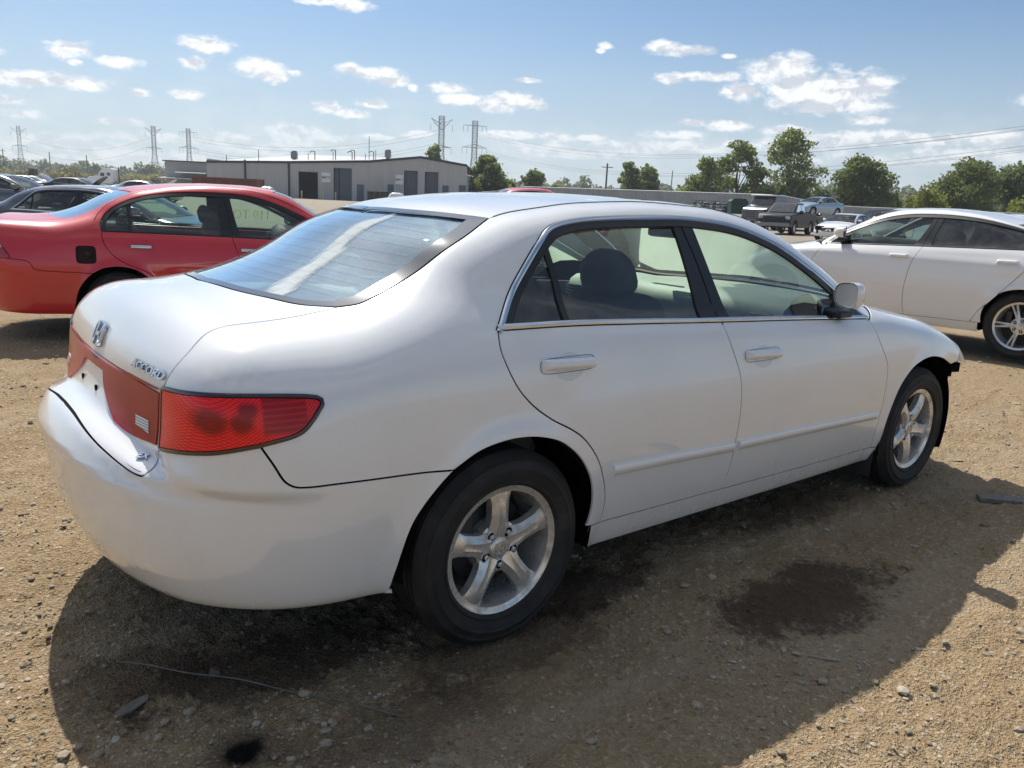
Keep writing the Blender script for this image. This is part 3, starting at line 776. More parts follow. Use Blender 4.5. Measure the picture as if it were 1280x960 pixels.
# ---------------------------------------------------------------- wheels
def tyre_mb(R=.325, W=.205, rr=.212, treads=True):
    m = MB(); h = W / 2
    prof = [(rr - .012, h - .022), (rr, h - .012), (rr + .010, h - .004), (rr + .013, h + .0015), (rr + .017, h + .002), (rr + .020, h - .001), (rr + .036, h + .0035), ((rr + R) / 2 - .004, h + .006), ((rr + R) / 2 - .002, h + .0085), ((rr + R) / 2 + .002, h + .0085), ((rr + R) / 2 + .004, h + .006), (R - .034, h + .001), (R - .032, h + .003), (R - .027, h + .002), (R - .025, h - .004), (R - .012, h - .014), (R - .003, h - .030)]
    top = []
    g = .0065
    for y in (.060, .036, .012, -.012, -.036, -.060):
        yy = y * W / .205
        top += [(R, yy + .010), (R, yy + .0035), (R - g, yy + .0028), (R - g, yy - .0028), (R, yy - .0035)]
    prof2 = prof + top + [(r, -y) for r, y in reversed(prof)]
    m.lathe([(r, -y) for r, y in prof2][::-1], 72)
    return m
def rim_mb(rr=.218, n=5, style='ridge', outw=.085, hub=.074, ang0=90.0):
    """alloy wheel; the outer side faces -y, y = 0 is the wheel's mid plane"""
    m = MB(); yo = -outw
    # flange, barrel, back
    m.lathe([(rr - .004, yo + .018), (rr, yo + .006), (rr, yo - .003), (rr - .003, yo - .006), (rr - .008, yo - .005), (rr - .012, yo - .002), (rr - .024, yo + .0015), (rr - .026, yo + .008), (rr - .028, yo + .030), (rr - .034, yo + .060), (rr - .040, .06), (rr - .02, .095), (rr, .10)], 72)
    # spokes
    for i in range(n):
        a = rad(ang0 + 360.0 / n * i)
        subs = (0,) if style == 'ridge' else (-.10, .10)
        for da in subs:
            aa = a + da
            er = np.array([math.cos(aa), 0, math.sin(aa)]); et = np.array([-math.sin(aa), 0, math.cos(aa)]); ey = np.array([0, 1.0, 0])
            K = 12; V = []
            for k in range(K + 1):
                t = k / K; r = .038 + (rr - .020 - .038) * t
                w = (.0375 - .004 * math.sin(t * math.pi) + .009 * max(0, t - .75) * 4) if style == 'ridge' else (.013 - .003 * t)
                if style == 'ridge' and t < .42: w += .020 * (1 - t / .42) ** 1.6
                yt = yo + .024 - .015 * t ** .8 - (.006 * math.sin(t * math.pi) if style == 'ridge' else 0)
                rid = .014 if style == 'ridge' else .004
                if style == 'ridge': rid *= (1 - .75 * t ** 3)
                for q, yy in ((-w, yt + .034), (-w * .98, yt + .006), (-w * .34, yt - rid * .75 + .002), (0, yt - rid * .35 if style == 'ridge' else yt), (w * .34, yt - rid * .75 + .002), (w * .98, yt + .006), (w, yt + .034)):
                    V.append(er * r + et * q + ey * yy)
            f = []
            for k in range(K):
                for j in range(6):
                    b = k * 7 + j; f.append((b, b + 7, b + 8, b + 1))
            m.add(np.array(V), f)
    # hub
    m.lathe([(.0, yo + .014), (.034, yo + .014), (.037, yo + .016), (.038, yo + .020), (hub, yo + .022), (hub + .012, yo + .026), (hub + .016, yo + .075)], 40)
    return m
def nuts_mb(n=5, outw=.085, r=.057, ang0=126.0):
    m = MB()
    for i in range(n):
        a = rad(ang0 + 72 * i); c = (r * math.cos(a), 0, r * math.sin(a))
        m.lathe([(.0, -outw + .0155), (.0155, -outw + .0155), (.0155, -outw + .04)], 16, mi=1, c=c)
        m.lathe([(.0155, -outw + .0155), (.0165, -outw + .0135), (.0185, -outw + .016), (.019, -outw + .04)], 16, mi=0, c=c)
        m.lathe([(.0, -outw + .007), (.006, -outw + .007), (.0085, -outw + .010), (.009, -outw + .020)], 6, mi=0, c=c)
    return m
def emblem_mb(w, h, t):
    """raised letter H inside a rounded frame: x right, y up, z out"""
    m = MB()
    a = np.linspace(0, 2 * np.pi, 40, endpoint=False)
    def ring(s_):
        c, s = np.cos(a), np.sin(a); e = .45
        x = np.sign(c) * np.abs(c) ** e * w / 2 * s_; y = np.sign(s) * np.abs(s) ** e * h / 2 * s_
        return x * (1 + .10 * y / h * 2), y
    xo, yo = ring(1.0); xi, yi = ring(.84)
    V = np.concatenate([np.stack([xo, yo, a * 0], 1), np.stack([xo * .97, yo * .97, a * 0 + t], 1), np.stack([xi, yi, a * 0 + t], 1), np.stack([xi * .98, yi * .98, a * 0], 1)])
    n = len(a); f = [(k * n + i, k * n + (i + 1) % n, (k + 1) * n + (i + 1) % n, (k + 1) * n + i) for k in range(3) for i in range(n)]
    m.add(V, f)
    for s in (-1, 1):
        m.prism([(s * .36 * w, .40 * h), (s * .20 * w, .40 * h), (s * .13 * w, .0), (s * .17 * w, -.40 * h), (s * .31 * w, -.40 * h), (s * .27 * w, 0)][::s], 0, t * .95)
    m.prism([(-.16 * w, -.07 * h), (.16 * w, -.07 * h), (.17 * w, .09 * h), (-.17 * w, .09 * h)], 0, t * .9)
    return m
def wheel(parent, x, y, side_, R=.325, W=.205, rr=.218, style='ridge', n=5, steer=0.0, ang0=90.0, detail=True, tread=True, emb=False):
    w = thing('wheel', (x, y, R - .004), steer + (math.pi if side_ > 0 else 0)); w.parent = parent
    tyre_mb(R, W, rr - .006, detail and tread).build('tyre', M['tyre'], w, angle=40)
    outw = W / 2 - .016
    rim_mb(rr, n, style, outw, ang0=ang0).build('rim', M['rim'], w, angle=32, recalc=True)
    if detail:
        for k in range(5):
            if k == 0: nut = nuts_mb(1, outw, ang0=ang0 + 36).build('lug_nut', [M['rim'], M['gap']], w, angle=30, recalc=True)
            else:
                c = nut.copy(); COL.objects.link(c); c.parent = w; c.rotation_euler = (0, -rad(72 * k), 0)
        m = MB(); m.lathe([(0, -outw + .0125), (.030, -outw + .0125), (.0325, -outw + .014)], 32)
        m.build('centre_cap', M['rim'], w, recalc=True)
        if emb:
            e = emblem_mb(.044, .040, .004); e.xf(T4(np.array([[1, 0, 0], [0, 0, -1], [0, 1, 0.]]), (0, -outw + .0125, 0))); e.build('cap_badge', M['rim'], w, angle=30, recalc=True)
        d = MB(); d.lathe([(.055, -.008), (.145, -.008), (.145, .008), (.055, .008), (.055, -.008)], 48); d.lathe([(0, -.022), (.07, -.022), (.075, .0)], 32)
        d.rbox((-.115, -.012, .06), (.06, .07, .16), .015)
        d.lathe([(.0, .05), (rr - .03, .05)], 32)
        d.build('brake_disc', M['plastic'], w, recalc=True)
    return w

# ---------------------------------------------------------------- seats and other cabin furniture (car frame)
def front_seat(parent, x, y, mat, name='front_seat'):
    s = thing(name, (x, y, 0)); s.parent = parent
    m = MB(); m.rbox((.10, 0, .42), (.52, .50, .16), .07, 8, bulge=.04); m.build('seat_cushion', mat, s, angle=60)
    b = MB(); R = roty(-.30); b.rbox((-.22, 0, .76), (.15, .50, .60), .07, 9, R=R, bulge=.05); b.build('seat_back', mat, s, angle=60)
    h = MB(); h.rbox((-.335, 0, 1.125), (.13, .27, .19), .064, 9, R=roty(-.22), bulge=.10)
    for v in h.v: v[:, 1] *= 1 - .28 * np.clip((v[:, 2] - 1.10) / .11, -.3, 1) ** 2
    for q in (-.06, .06): h.tube([(-.31, q, 1.0), (-.325, q, 1.09)], .007)
    h.build('headrest', mat, s, angle=60)
    return s
def rear_seat(parent, x, mat):
    s = thing('rear_seat', (x, 0, 0)); s.parent = parent
    m = MB(); m.rbox((.12, 0, .44), (.52, 1.30, .18), .07, 8); m.build('seat_cushion', mat, s, angle=60)
    b = MB(); b.rbox((-.20, 0, .74), (.16, 1.30, .56), .07, 8, R=roty(-.38)); b.build('seat_back', mat, s, angle=60)
    for y in (-.36, .36):
        h = MB(); h.rbox((-.34, y, 1.045), (.10, .25, .13), .045, 7, R=roty(-.3)); h.build('headrest', mat, s, angle=60)
    return s
def steering_wheel(parent, x, y, z, mat, tilt=.42):
    s = thing('steering_wheel', (x, y, z)); s.parent = parent; s.rotation_euler = (0, tilt, 0)
    m = MB(); a = np.linspace(0, 2 * np.pi, 41)[:-1]
    pts = np.stack([a * 0, .185 * np.cos(a), .185 * np.sin(a)], 1)
    m.tube(np.concatenate([pts, pts[:1]]), .015, 8, cap=False)
    for ang in (0, math.pi, -math.pi / 2):
        m.tube([(0.01, .06 * math.cos(ang), .06 * math.sin(ang)), (0, .18 * math.cos(ang), .18 * math.sin(ang))], .016, 6)
    m.build('rim', mat, s)
    h = MB(); h.rbox((.015, 0, -.01), (.06, .17, .15), .028, 6); h.build('hub', mat, s)
    k = MB(); k.tube([(.03, 0, 0), (.32, 0, -.10)], .035, 10); k.build('column', mat, s)
    return s
def dash_mb(x0, x1, w, z):
    """dashboard: x0 is its face towards the cabin, x1 the foot of the windshield"""
    m = MB()
    prof = [(x0 + .13, z - .42), (x0 + .08, z - .24), (x0 + .02, z - .14), (x0, z - .07), (x0 + .03, z - .02), (x0 + .09, z + .005), (x0 + .22, z + .012), (x0 + .40, z), (x1, z - .02), (x1 + .02, z - .10), (x1, z - .42)]
    ys = np.linspace(-w, w, 25); pr = np.array(prof)
    V = []
    for y in ys:
        hump = .035 * math.exp(-((y - .37) / .2) ** 4)
        bow = .05 * (y / w) ** 2
        for (x, zz) in pr:
            k = max(0, min(1, (x - x0) / .2)); V.append((x - bow * (1 - k) * -1 - .20 * (y / w) ** 2 * max(0, min(1, (x - x0 - .25) / .35)), y, zz + hump * max(0, 1 - abs(x - x0 - .12) / .18) - .02 * (y / w) ** 4))
    n = len(pr); f = [(i * n + j, i * n + j + 1, (i + 1) * n + j + 1, (i + 1) * n + j) for i in range(len(ys) - 1) for j in range(n - 1)]
    m.add(np.array(V), f); return m
def mirror_part(parent, base, mat, size=(.10, .20, .14), hand=-1, name='door_mirror', glass=None):
    """door mirror; base = inboard foot on the door, the housing reaches outwards"""
    o = thing(name, base); o.parent = parent
    s = hand
    m = MB(); L, W_, H_ = size
    # housing: an egg-shaped shell, flat at its rear face
    n1, n2 = 20, 14; V = []; f = []
    for i in range(n1):
        a = 2 * np.pi * i / n1
        for j in range(n2 + 1):
            t = j / n2
            x = -L * .45 + L * 1.25 * t; k = math.sqrt(max(0, 1 - t ** 2.6)) * (1 - .06 * (1 - t))
            c, sn = math.cos(a), math.sin(a)
            yy = (np.sign(c) * abs(c) ** .62) * W_ / 2 * k; zz = (np.sign(sn) * abs(sn) ** .62) * H_ / 2 * k * (1 - .18 * (np.sign(c) * abs(c) ** .62) * (1 if s < 0 else 1) * .8)
            V.append((x - .10 * abs(yy + s * 0) * 0 + (-.25 * (yy * s)), s * (.055 + W_ / 2) + yy, .095 + zz))
    for i in range(n1):
        for j in range(n2):
            i2 = (i + 1) % n1; f.append((i * (n2 + 1) + j, i2 * (n2 + 1) + j, i2 * (n2 + 1) + j + 1, i * (n2 + 1) + j + 1))
    m.add(np.array(V), f); m.build('mirror_housing', mat, o, angle=50, recalc=True)
    g = MB(); ring = [V[i * (n2 + 1)] for i in range(n1)]; R_ = np.array(ring); c = R_.mean(0)
    g.add(np.concatenate([c + (R_ - c) * .93 + np.array([.006, 0, 0]), [c + np.array([.006, 0, 0])]]), [(i, (i + 1) % n1, n1) for i in range(n1)])
    g.build('mirror_glass', glass or M['mirror'], o, smooth=False)
    k = MB(); k.rbox((.0, s * .05, .012), (.12, .14, .035), .016, 5, R=rotx(-s * .12)); k.rbox((.01, s * .012, .03), (.15, .03, .07), .013, 5)
    k.build('mirror_foot', M['trim'], o)
    return o
def handle_mb(S, c, sx=.17, tilt=0.0):
    """pull handle on the flank at c=(x, z): bar, its two feet and the shallow cup behind it"""
    p = side(S, [(c[0] - sx / 2, c[1] + tilt), (c[0], c[1] + tilt * .5), (c[0] + sx / 2, c[1])], .006)
    m = ribbon(S, p, [(-.017, .004), (-.0175, .018), (-.012, .027), (0, .030), (.012, .027), (.0175, .018), (.017, .004)], taper=14)
    return m

# ---------------------------------------------------------------- generic saloon shell from a shape and its outlines
def half(S, loop, d, sp, gap=.0029, off=0.0, skirt=.010, **k):
    """right half of a panel that crosses the middle plane, with its mirror image; the loop starts and ends on y = 0"""
    q = np.array(loop, float); q[0, 1] = 0; q[-1, 1] = 0
    n = max(3, int(np.linalg.norm(q[0] - q[-1]) / max(.008, sp * .45)))
    mid = q[-1] + (q[0] - q[-1]) * np.linspace(0, 1, n + 1)[1:-1, None]; mid[:, 1] = 0
    d0 = (d[0], 0, d[2]); mid = lift(S, mid, d0)
    q[[0, -1]] = lift(S, q[[0, -1]], d0)
    q = np.concatenate([q, mid]); z = np.abs(q[:, 1]) < 1e-4
    q[z, 1] = gap if abs(d[1]) < 1e-6 else gap * 1.0
    m = patch(S, q, d, sp, gap=gap, off=off, skirt=skirt, **k)
    # the edge on the middle plane: no inner wall, exact y
    for v, nn in zip(m.v, m.n):
        e = v[:, 1] > -.0042; v[e, 1] = 0; nn[e, 1] = 0
    V = np.concatenate(m.v); ok = [i for i, f in enumerate(m.f) if not all(abs(V[j, 1]) < 1e-9 for j in f)]
    m.f = [m.f[i] for i in ok]; m.m = [m.m[i] for i in ok]
    return both(m)

def shell(S, L, MT, root, sp=.035, sp_s=None, seals=True):
    """body panels, glass and trim. L holds outlines in the car's frame (right flank), MT the materials."""
    d = S.d; P = {}
    dq = (.42, .75, -.52)
    bsp = L.get('bsp', .012)
    def sd(k, pts): return side(S, pts, bsp)
    RD = sd('RD', L['RD']); BD = sd('BD', L['BD']); FD = sd('FD', L['FD'])
    ST = sd('ST', L['ST']); SB = L['SB']
    belt = sd('belt', L['belt']); win = sd('win', L['win'])
    def cutx(c, x0, x1):
        k = (c[:, 0] >= x0 - 1e-6) & (c[:, 0] <= x1 + 1e-6); return c[k]
    archf = sd('af', L['arch_f'])
    both_sides = lambda name, mb, mat, par=root, label=None: [mb.build(name, mat, par), mb.mirrored().build(name, mat, par)]
    # doors (below the belt)
    bl_r = cutx(belt, RD[0, 0], BD[0, 0]); bl_f = cutx(belt, BD[0, 0], FD[0, 0])
    st_r = cutx(ST, RD[-1, 0], BD[-1, 0]); st_f = cutx(ST, BD[-1, 0], FD[-1, 0])
    rear = patch(S, join(RD[:1], bl_r, BD, st_r[::-1], RD[::-1][:-1]), (0, 1, -.12), sp, holes=L.get('door_holes', []))
    front = patch(S, join(BD[:1], bl_f, FD, st_f[::-1], BD[::-1][:-1]), (0, 1, -.12), sp)
    P['rear_door'] = both_sides('rear_door', rear, MT['paint']); P['front_door'] = both_sides('front_door', front, MT['paint'])
    # sill
    sb = side(S, SB, bsp)
    P['sill'] = both_sides('side_sill', patch(S, join(ST, sb[::-1]), (0, 1, .1), sp), MT['paint'])
    # flank: C pillar, rear wing, roof rail and A pillar in one panel
    bump = L['bump']            # from the rear arch back to the lamp (3D)
    lampl, lampu = L['lamp_low'], L['lamp_up']   # bump end -> tip ; tip -> shut line
    shut = L['shut']            # lamp corner -> rear-glass corner
    gl = L['glass_side']        # rear-glass corner -> roof corner
    seam = L['seam']            # roof corner -> windshield top corner
    apil = L['apil']            # windshield top corner -> foot
    st_q = ST[ST[:, 0] <= RD[-1, 0] + 1e-6]
    loop = join(RD, st_q[::-1], L['arch_up'], bump, lampl, lampu, shut, gl, seam, apil, L['foot'], win[::-1])
    P['side_panel'] = both_sides('side_panel', patch(S, loop, dq, sp_s or sp * .75, holes=L.get('flank_holes', [])), MT['paint'])
    # lamp at the corner
    lp = join(lampl, lampu, L['lamp_in'])
    P['tail_light'] = both_sides('tail_light', patch(S, lp, (.7, .7, 0), sp * .7, off=-.003, skirt=.02), MT['lens'])
    # roof
    T_ = L['roof_rear']; F_ = L['roof_front']
    P['roof'] = [half(S, join(T_, seam, F_), (0.02, 0, -1), sp).build('roof', MT['paint'], root)]
    # front wing
    hs = L['hood_side']
    w = join(FD[::-1], L['foot2'], hs, L['head_rear'], L['front_cut'], archf, ST[ST[:, 0] >= FD[-1, 0]][::-1])
    P['wing'] = both_sides('front_wing', patch(S, w, (-.25, .85, -.45), sp), MT['paint'])
    # bonnet
    hood = join(L['hood_rear'], hs, L['hood_front'])
    P['bonnet'] = [half(S, hood, (-.12, 0, -1), sp).build('bonnet', MT['paint'], root)]
    # boot lid (half, mirrored)
    tl = join(L['boot_top'], shut[::-1], L['boot_in'], L['boot_low'])
    P['boot_lid'] = [half(S, tl, (.8, 0, -.6), sp * .7, holes=L.get('boot_holes', []), skirt=L.get('boot_skirt', .01)).build('boot_lid', MT['paint'], root)]
    # rear bumper (half, mirrored)
    bp = join(L['boot_low'][::-1], L['bump_up'], bump[::-1], L['bump_arch'], L['bump_bot'])
    P['rear_bumper'] = [half(S, bp, (.75, .66, -.05), sp * .75, skirt=.012).build('rear_bumper', MT['paint'], root)]
    # windows
    def pane(name, loop_, d_, mat, off=.006, par=root, gap=.0, hv=False):
        if hv: return [half(S, loop_, d_, sp * 1.2, off=off, skirt=0, gap=1e-5).build(name, mat, par)]
        return both_sides(name, patch(S, loop_, d_, sp * 1.2, off=off, skirt=0, gap=gap), mat, par)
    rg = join(L['roof_rear'], gl[::-1], L['boot_top'][::-1])
    P['rear_window'] = pane('rear_window', rg, (.6, 0, -.8), MT['glass_rear'], hv=True)
    ws = join(L['ws_top'], apil, L['ws_bot'])
    P['windshield'] = pane('windshield', ws, (-.6, 0, -.8), MT['glass_front'], hv=True)
    return P, dict(RD=RD, BD=BD, FD=FD, ST=ST, belt=belt, win=win, archf=archf, sb=sb)

def windows(S, L, G, MT, root, P, sp=.05, chrome=True):
    """side glass in its doors, frames, pillar blacks and bright trim"""
    win, belt = G['win'], G['belt']
    bs = L.get('bsp', .012)
    bl = belt[(belt[:, 0] >= win[0, 0]) & (belt[:, 0] <= win[-1, 0])]
    def two(name, mb, mat, pars): 
        return [mb.build(name, mat, pars[0]), mb.mirrored().build(name, mat, pars[1])]
    pr = [root, root]
    # panes, split at the pillar's two edges
    b0, b1 = side(S, L['bp0'], bs), side(S, L['bp1'], bs)
    def upto(c, e, keep_rear):
        # part of curve c behind / ahead of edge e (edges run top -> bottom)
        xe = np.interp(c[:, 2], e[::-1, 2], e[::-1, 0])
        return c[c[:, 0] < xe] if keep_rear else c[c[:, 0] > xe]
    rear = join(upto(win, b0, True), b0, upto(bl, b0, True)[::-1])
    front = join(b1[::-1], upto(win, b1, False), upto(bl, b1, False)[::-1])
    for nm, lp, d in (('rear_door', rear, P['rear_door']), ('front_door', front, P['front_door'])):
        two('window_glass', patch(S, lp, (0, .95, -.3), sp, off=.010, skirt=0, gap=0), MT['glass_side' if nm == 'front_door' else 'glass_side_rear'], d)
    pil = join(b0[::-1], b1)
    two('pillar_cover', patch(S, pil, (0, .95, -.3), sp, off=.002, skirt=.012, gap=.0), MT['pillar'], pr)
    gap = side(S, L['bpg'], bs)
    two('pillar_gap', ribbon(S, gap, [(-.0022, -.0012), (.0022, -.0012)], caps=False), M['gap'], pr)
    fw = L.get('frame_w', .028)
    two('window_frame', MB().merge(ribbon(S, win, [(-.010, -.001), (-.018 - fw, -.003), (-.020 - fw, -.012)], caps=False)), MT['frame'], pr)
    if 'div' in L:
        two('division_bar', ribbon(S, side(S, L['div'], bs), [(-.013, -.010), (-.012, -.003), (.012, -.003), (.013, -.010)]), M['trim'], pr)
    if chrome:
        two('window_trim', ribbon(S, win, [(-.0005, -.004), (-.001, .003), (-.005, .0065), (-.014, .0058), (-.019, .003), (-.0205, -.003)]), MT['bright'], pr)
        two('belt_trim', ribbon(S, bl, [(.0005, -.004), (0, .004), (.005, .0075), (.014, .0065), (.0195, .003), (.020, -.010)]), MT['bright'], pr)
    else:
        two('belt_trim', ribbon(S, bl, [(.0, -.004), (0, .002), (.006, .004), (.014, .003), (.016, -.010)]), M['trim'], pr)
def cabin(S, L, MT, root, x_seat=1.28, x_dash=1.62, x_ws=2.35, roof_loop=None, right_hand=False, sp=.06):
    """headliner, door trims, seats, dashboard, steering wheel, floor"""
    lo = L['cab_lo']
    seat = MT['seat']
    for y in (-.37, .37): front_seat(root, x_seat, y, seat)
    rear_seat(root, x_seat - .84, seat)
    steering_wheel(root, x_dash + .05, .37, .86, M['dash_dark'])
    dash_mb(x_dash, x_ws, .70, 1.018 + L.get('dz', 0)).build('dashboard', MT['dash'], root, angle=50)
    m = MB(); m.rbox((x_dash + .17, -.02, 1.012 + L.get('dz', 0)), (.2, .22, .02), .008); m.build('dash_cover', M['dash_dark'], root)
    for y in (-.60, .62):
        v = MB(); z = .925 + L.get('dz', 0)
        v.rbox((x_dash + .055, y, z), (.05, .13, .07), .02)
        for k in range(4): v.box((x_dash + .018, y, z + .025 - k * .016), (.012, .12, .006))
        v.build('air_vent', M['dash_dark'], root)
def underside(root, wb, R_well=.385, yi=.60, yo=.865, x0=-.98, x1=3.30, mat=None, zf=.22):
    mat = mat or M['under']
    m = MB()
    m.box((.1, 0, .345), (1.5, 2 * yi + .1, .05)); m.box((-.62, 0, .335), (.50, 1.18, .02)); m.box((-.62, 0, .47), (.46, 1.16, .02)); m.box((1.9, 0, zf + .06), (2.6, 2 * yi + .1, .10))
    m.box(((.40 + wb - .42) / 2, 0, zf + .065), (wb - .82, 2 * yo - .06, .085))
    for ax in (0, wb):
        for s in (-1, 1):
            m.lathe([(R_well - .01, s * (yo + .012)), (R_well, s * (yo - .02)), (R_well, s * yi), (.0, s * yi)], 48, c=(ax, 0, .33), a0=-.25 if ax == 0 else -.45, a1=math.pi + (.05 if ax == 0 else .25))
    m.tube([(-.5, -.42, .29), (-.3, -.4, .26), (.5, -.2, .24), (2.4, -.1, .24)], .035, 8)
    m.build('underbody', mat, root, angle=40)
def std_lines(S, ov={}):
    """outlines of a saloon's panels; ov overrides single lines"""
    fx = ov.get('fx', lambda P: P)
    LP = ov.get('lamp', LN['lamp']); bs = ov.get('bsp', .011)
    J = ov.get('J', LN['bump_line'][0]); G = ov.get('G', LN['shut'][0]); C = ov.get('C', LN['seam'][0])
    c0 = (.6, .7, -.2)
    L = dict(bsp=bs)
    L['RD'] = ov.get('RD') or [(a[0], a[2]) for a in LN['rd_rear']]
    L['BD'] = ov.get('BD') or [(1.049, .975), (1.058, .935), (1.104, .815), (1.118, .765), (1.124, .70), (1.130, .60), (1.131, .50), (1.130, .40), (1.120, .345), (1.104, .305)]
    L['FD'] = ov.get('FD') or [(2.150, .930), (2.190, .850), (2.238, .780), (2.278, .714), (2.292, .64), (2.302, .536), (2.306, .44), (2.306, .36), (2.318, .282)]
    L['ST'] = ov.get('ST') or [(.374, .321), (.422, .319), (1.104, .305), (1.7, .292), (2.318, .282), (2.385, .280)]
    L['SB'] = ov.get('SB') or [(.380, .222), (1.2, .214), (1.9, .208), (2.378, .206)]
    L['belt'] = ov.get('belt') or [(-.03, 1.020), (.263, 1.017), (.60, 1.004), (.945, .989), (1.6, .962), (2.178, .934)]
    L['win'] = ov.get('win') or [(-.028, 1.020), (.035, 1.082), (.16, 1.205), (.235, 1.272), (.290, 1.312), (.338, 1.331), (.447, 1.350), (.592, 1.361), (.80, 1.368), (.97, 1.371), (1.12, 1.365), (1.261, 1.353), (1.399, 1.328), (1.583, 1.272), (1.745, 1.197), (1.95, 1.085), (2.06, 1.02), (2.165, .940)]
    ar = [(a[0], a[2]) for a in LN['arch_r']]
    ar_s = [(-.404, .275), (-.390, .36), (-.353, .491), (-.320, .545), (-.269, .602)]
    A = (-.226, .640)
    up = [(.352, .322), (.356, .40), (.350, .448), (.331, .507), (.284, .578), (.235, .625), (.18, .662), (.104, .688), (.038, .699), (-.037, .700), (-.135, .683), A]
    L['arch_up'] = side(S, up, bs)
    L['arch_f'] = [(3.02, .648), (2.97, .668), (2.90, .690), (2.816, .707), (2.725, .716), (2.63, .706), (2.53, .672), (2.44, .598), (2.39, .50), (2.372, .40), (2.385, .280)]
    L['bump'] = side(S, [A, (-.35, .647), (-.486, .653), (-.583, .658), (-.655, .662), (-.691, .668), (-.715, .685), (-.741, .732), (J[0], J[2])], bs)
    L['lamp_low'] = free(S, [J, LP[7], LP[6], LP[5]], c0, bs)
    L['lamp_up'] = free(S, [LP[5], LP[4], LP[3], LP[2], LP[1], LP[0]], c0, bs)
    inner = free(S, [LP[0], LP[11]], c0, bs); low2 = free(S, [LP[11], LP[10], LP[9], J], c0, bs)
    L['lamp_in'] = join(inner, low2)
    L['boot_in'] = inner; L['bump_up'] = low2
    sh = [LP[0]] + list(ov.get('sh', LN['shut'][::-1][1:-1])) + [G]
    L['shut'] = free(S, sh, (.4, .3, -.8), bs)
    gs = [G] + list(ov.get('gs', LN['glass_right'][:-1])) + [C]
    L['glass_side'] = free(S, gs, (.3, .2, -.9), bs)
    sm = [C, *ov.get('sm', [(.254, -.515, 1.37), (.386, -.52, 1.39), (.593, -.526, 1.407)]), (.809, -.534, 1.418), (.996, -.54, 1.42), (1.209, -.560, 1.41), (1.36, -.572, 1.40), (1.50, -.575, 1.38)]
    L['seam'] = free(S, sm, (0, 0, -1), bs)
    L['apil'] = plan(S, [(1.50, -.575), (1.68, -.605), (1.9, -.65), (2.20, -.705)], bs)
    L['foot'] = plan(S, [(2.20, -.705), (2.23, -.775), (2.20, -.82), (2.165, -.838)], bs)
    L['foot2'] = plan(S, [(2.155, -.842), (2.21, -.82), (2.28, -.76), (2.34, -.715)], bs)
    L['hood_side'] = plan(S, [(2.34, -.715), (2.6, -.71), (2.9, -.70), (3.12, -.67)], bs)
    L['head_rear'] = free(S, [(3.12, -.67, .86), (3.17, -.77, .79), (3.16, -.83, .72), (3.10, -.87, .655)], (-.5, .8, -.3), bs)
    L['front_cut'] = free(S, [(3.10, -.87, .655), (3.02, -.885, .648)], (-.2, 1, 0), bs)
    L['hood_front'] = plan(S, [(3.12, -.67), (3.30, -.55), (3.44, -.3), (3.48, 0)], bs)
    L['hood_rear'] = plan(S, [(2.455, 0), (2.43, -.35), (2.36, -.62), (2.34, -.715)], bs)
    L['roof_rear'] = free(S, ov.get('rt', [(-.005, 0, 1.35), (.027, -.199, 1.352), (.10, -.408, 1.35)]) + [C], (0, 0, -1), bs)
    L['roof_front'] = plan(S, [(1.50, -.575), (1.58, -.3), (1.61, 0)], bs)
    L['ws_top'] = L['roof_front'][::-1]
    L['ws_bot'] = plan(S, [(2.20, -.705), (2.33, -.55), (2.41, -.3), (2.43, 0)], bs)
    L['boot_top'] = plan(S, ov.get('bt', [(-.640, 0), (-.607, -.25), (-.555, -.40), (-.508, -.499)]) + [(G[0], G[1])], bs)
    sl = [LP[11]] + ov.get('sl', [(-.945, -.572, .706), (-.962, -.59, .683), (-.981, -.592, .668), (-.995, -.572, .667), (-1.037, -.394, .698), (-1.052, -.137, .735), (-1.055, 0, .742)])
    L['boot_low'] = free(S, sl, (.8, 0, -.5), bs)
    L['bump_arch'] = side(S, [A] + ar_s[::-1], bs)
    L['bump_bot'] = free(S, ov.get('bb', [(-.404, -.84, .275), (-.60, -.80, .282), (-.78, -.72, .288), (-.93, -.55, .292), (-1.0, -.26, .312), (-1.03, 0, .325)]), (1, .0, 0), bs)
    L['flank_holes'] = []
    L.update(bp0=[(.930, 1.365), (.940, 1.188), (.947, .985)], bp1=[(1.035, 1.368), (1.076, 1.151), (1.125, .980)], bpg=[(.967, 1.366), (1.004, 1.211), (1.049, .985)], div=[(.266, 1.290), (.278, 1.13), (.267, 1.022)])
    for k in ('bp0', 'bp1', 'bpg', 'div'):
        if k in ov: L[k] = ov[k]
    return L

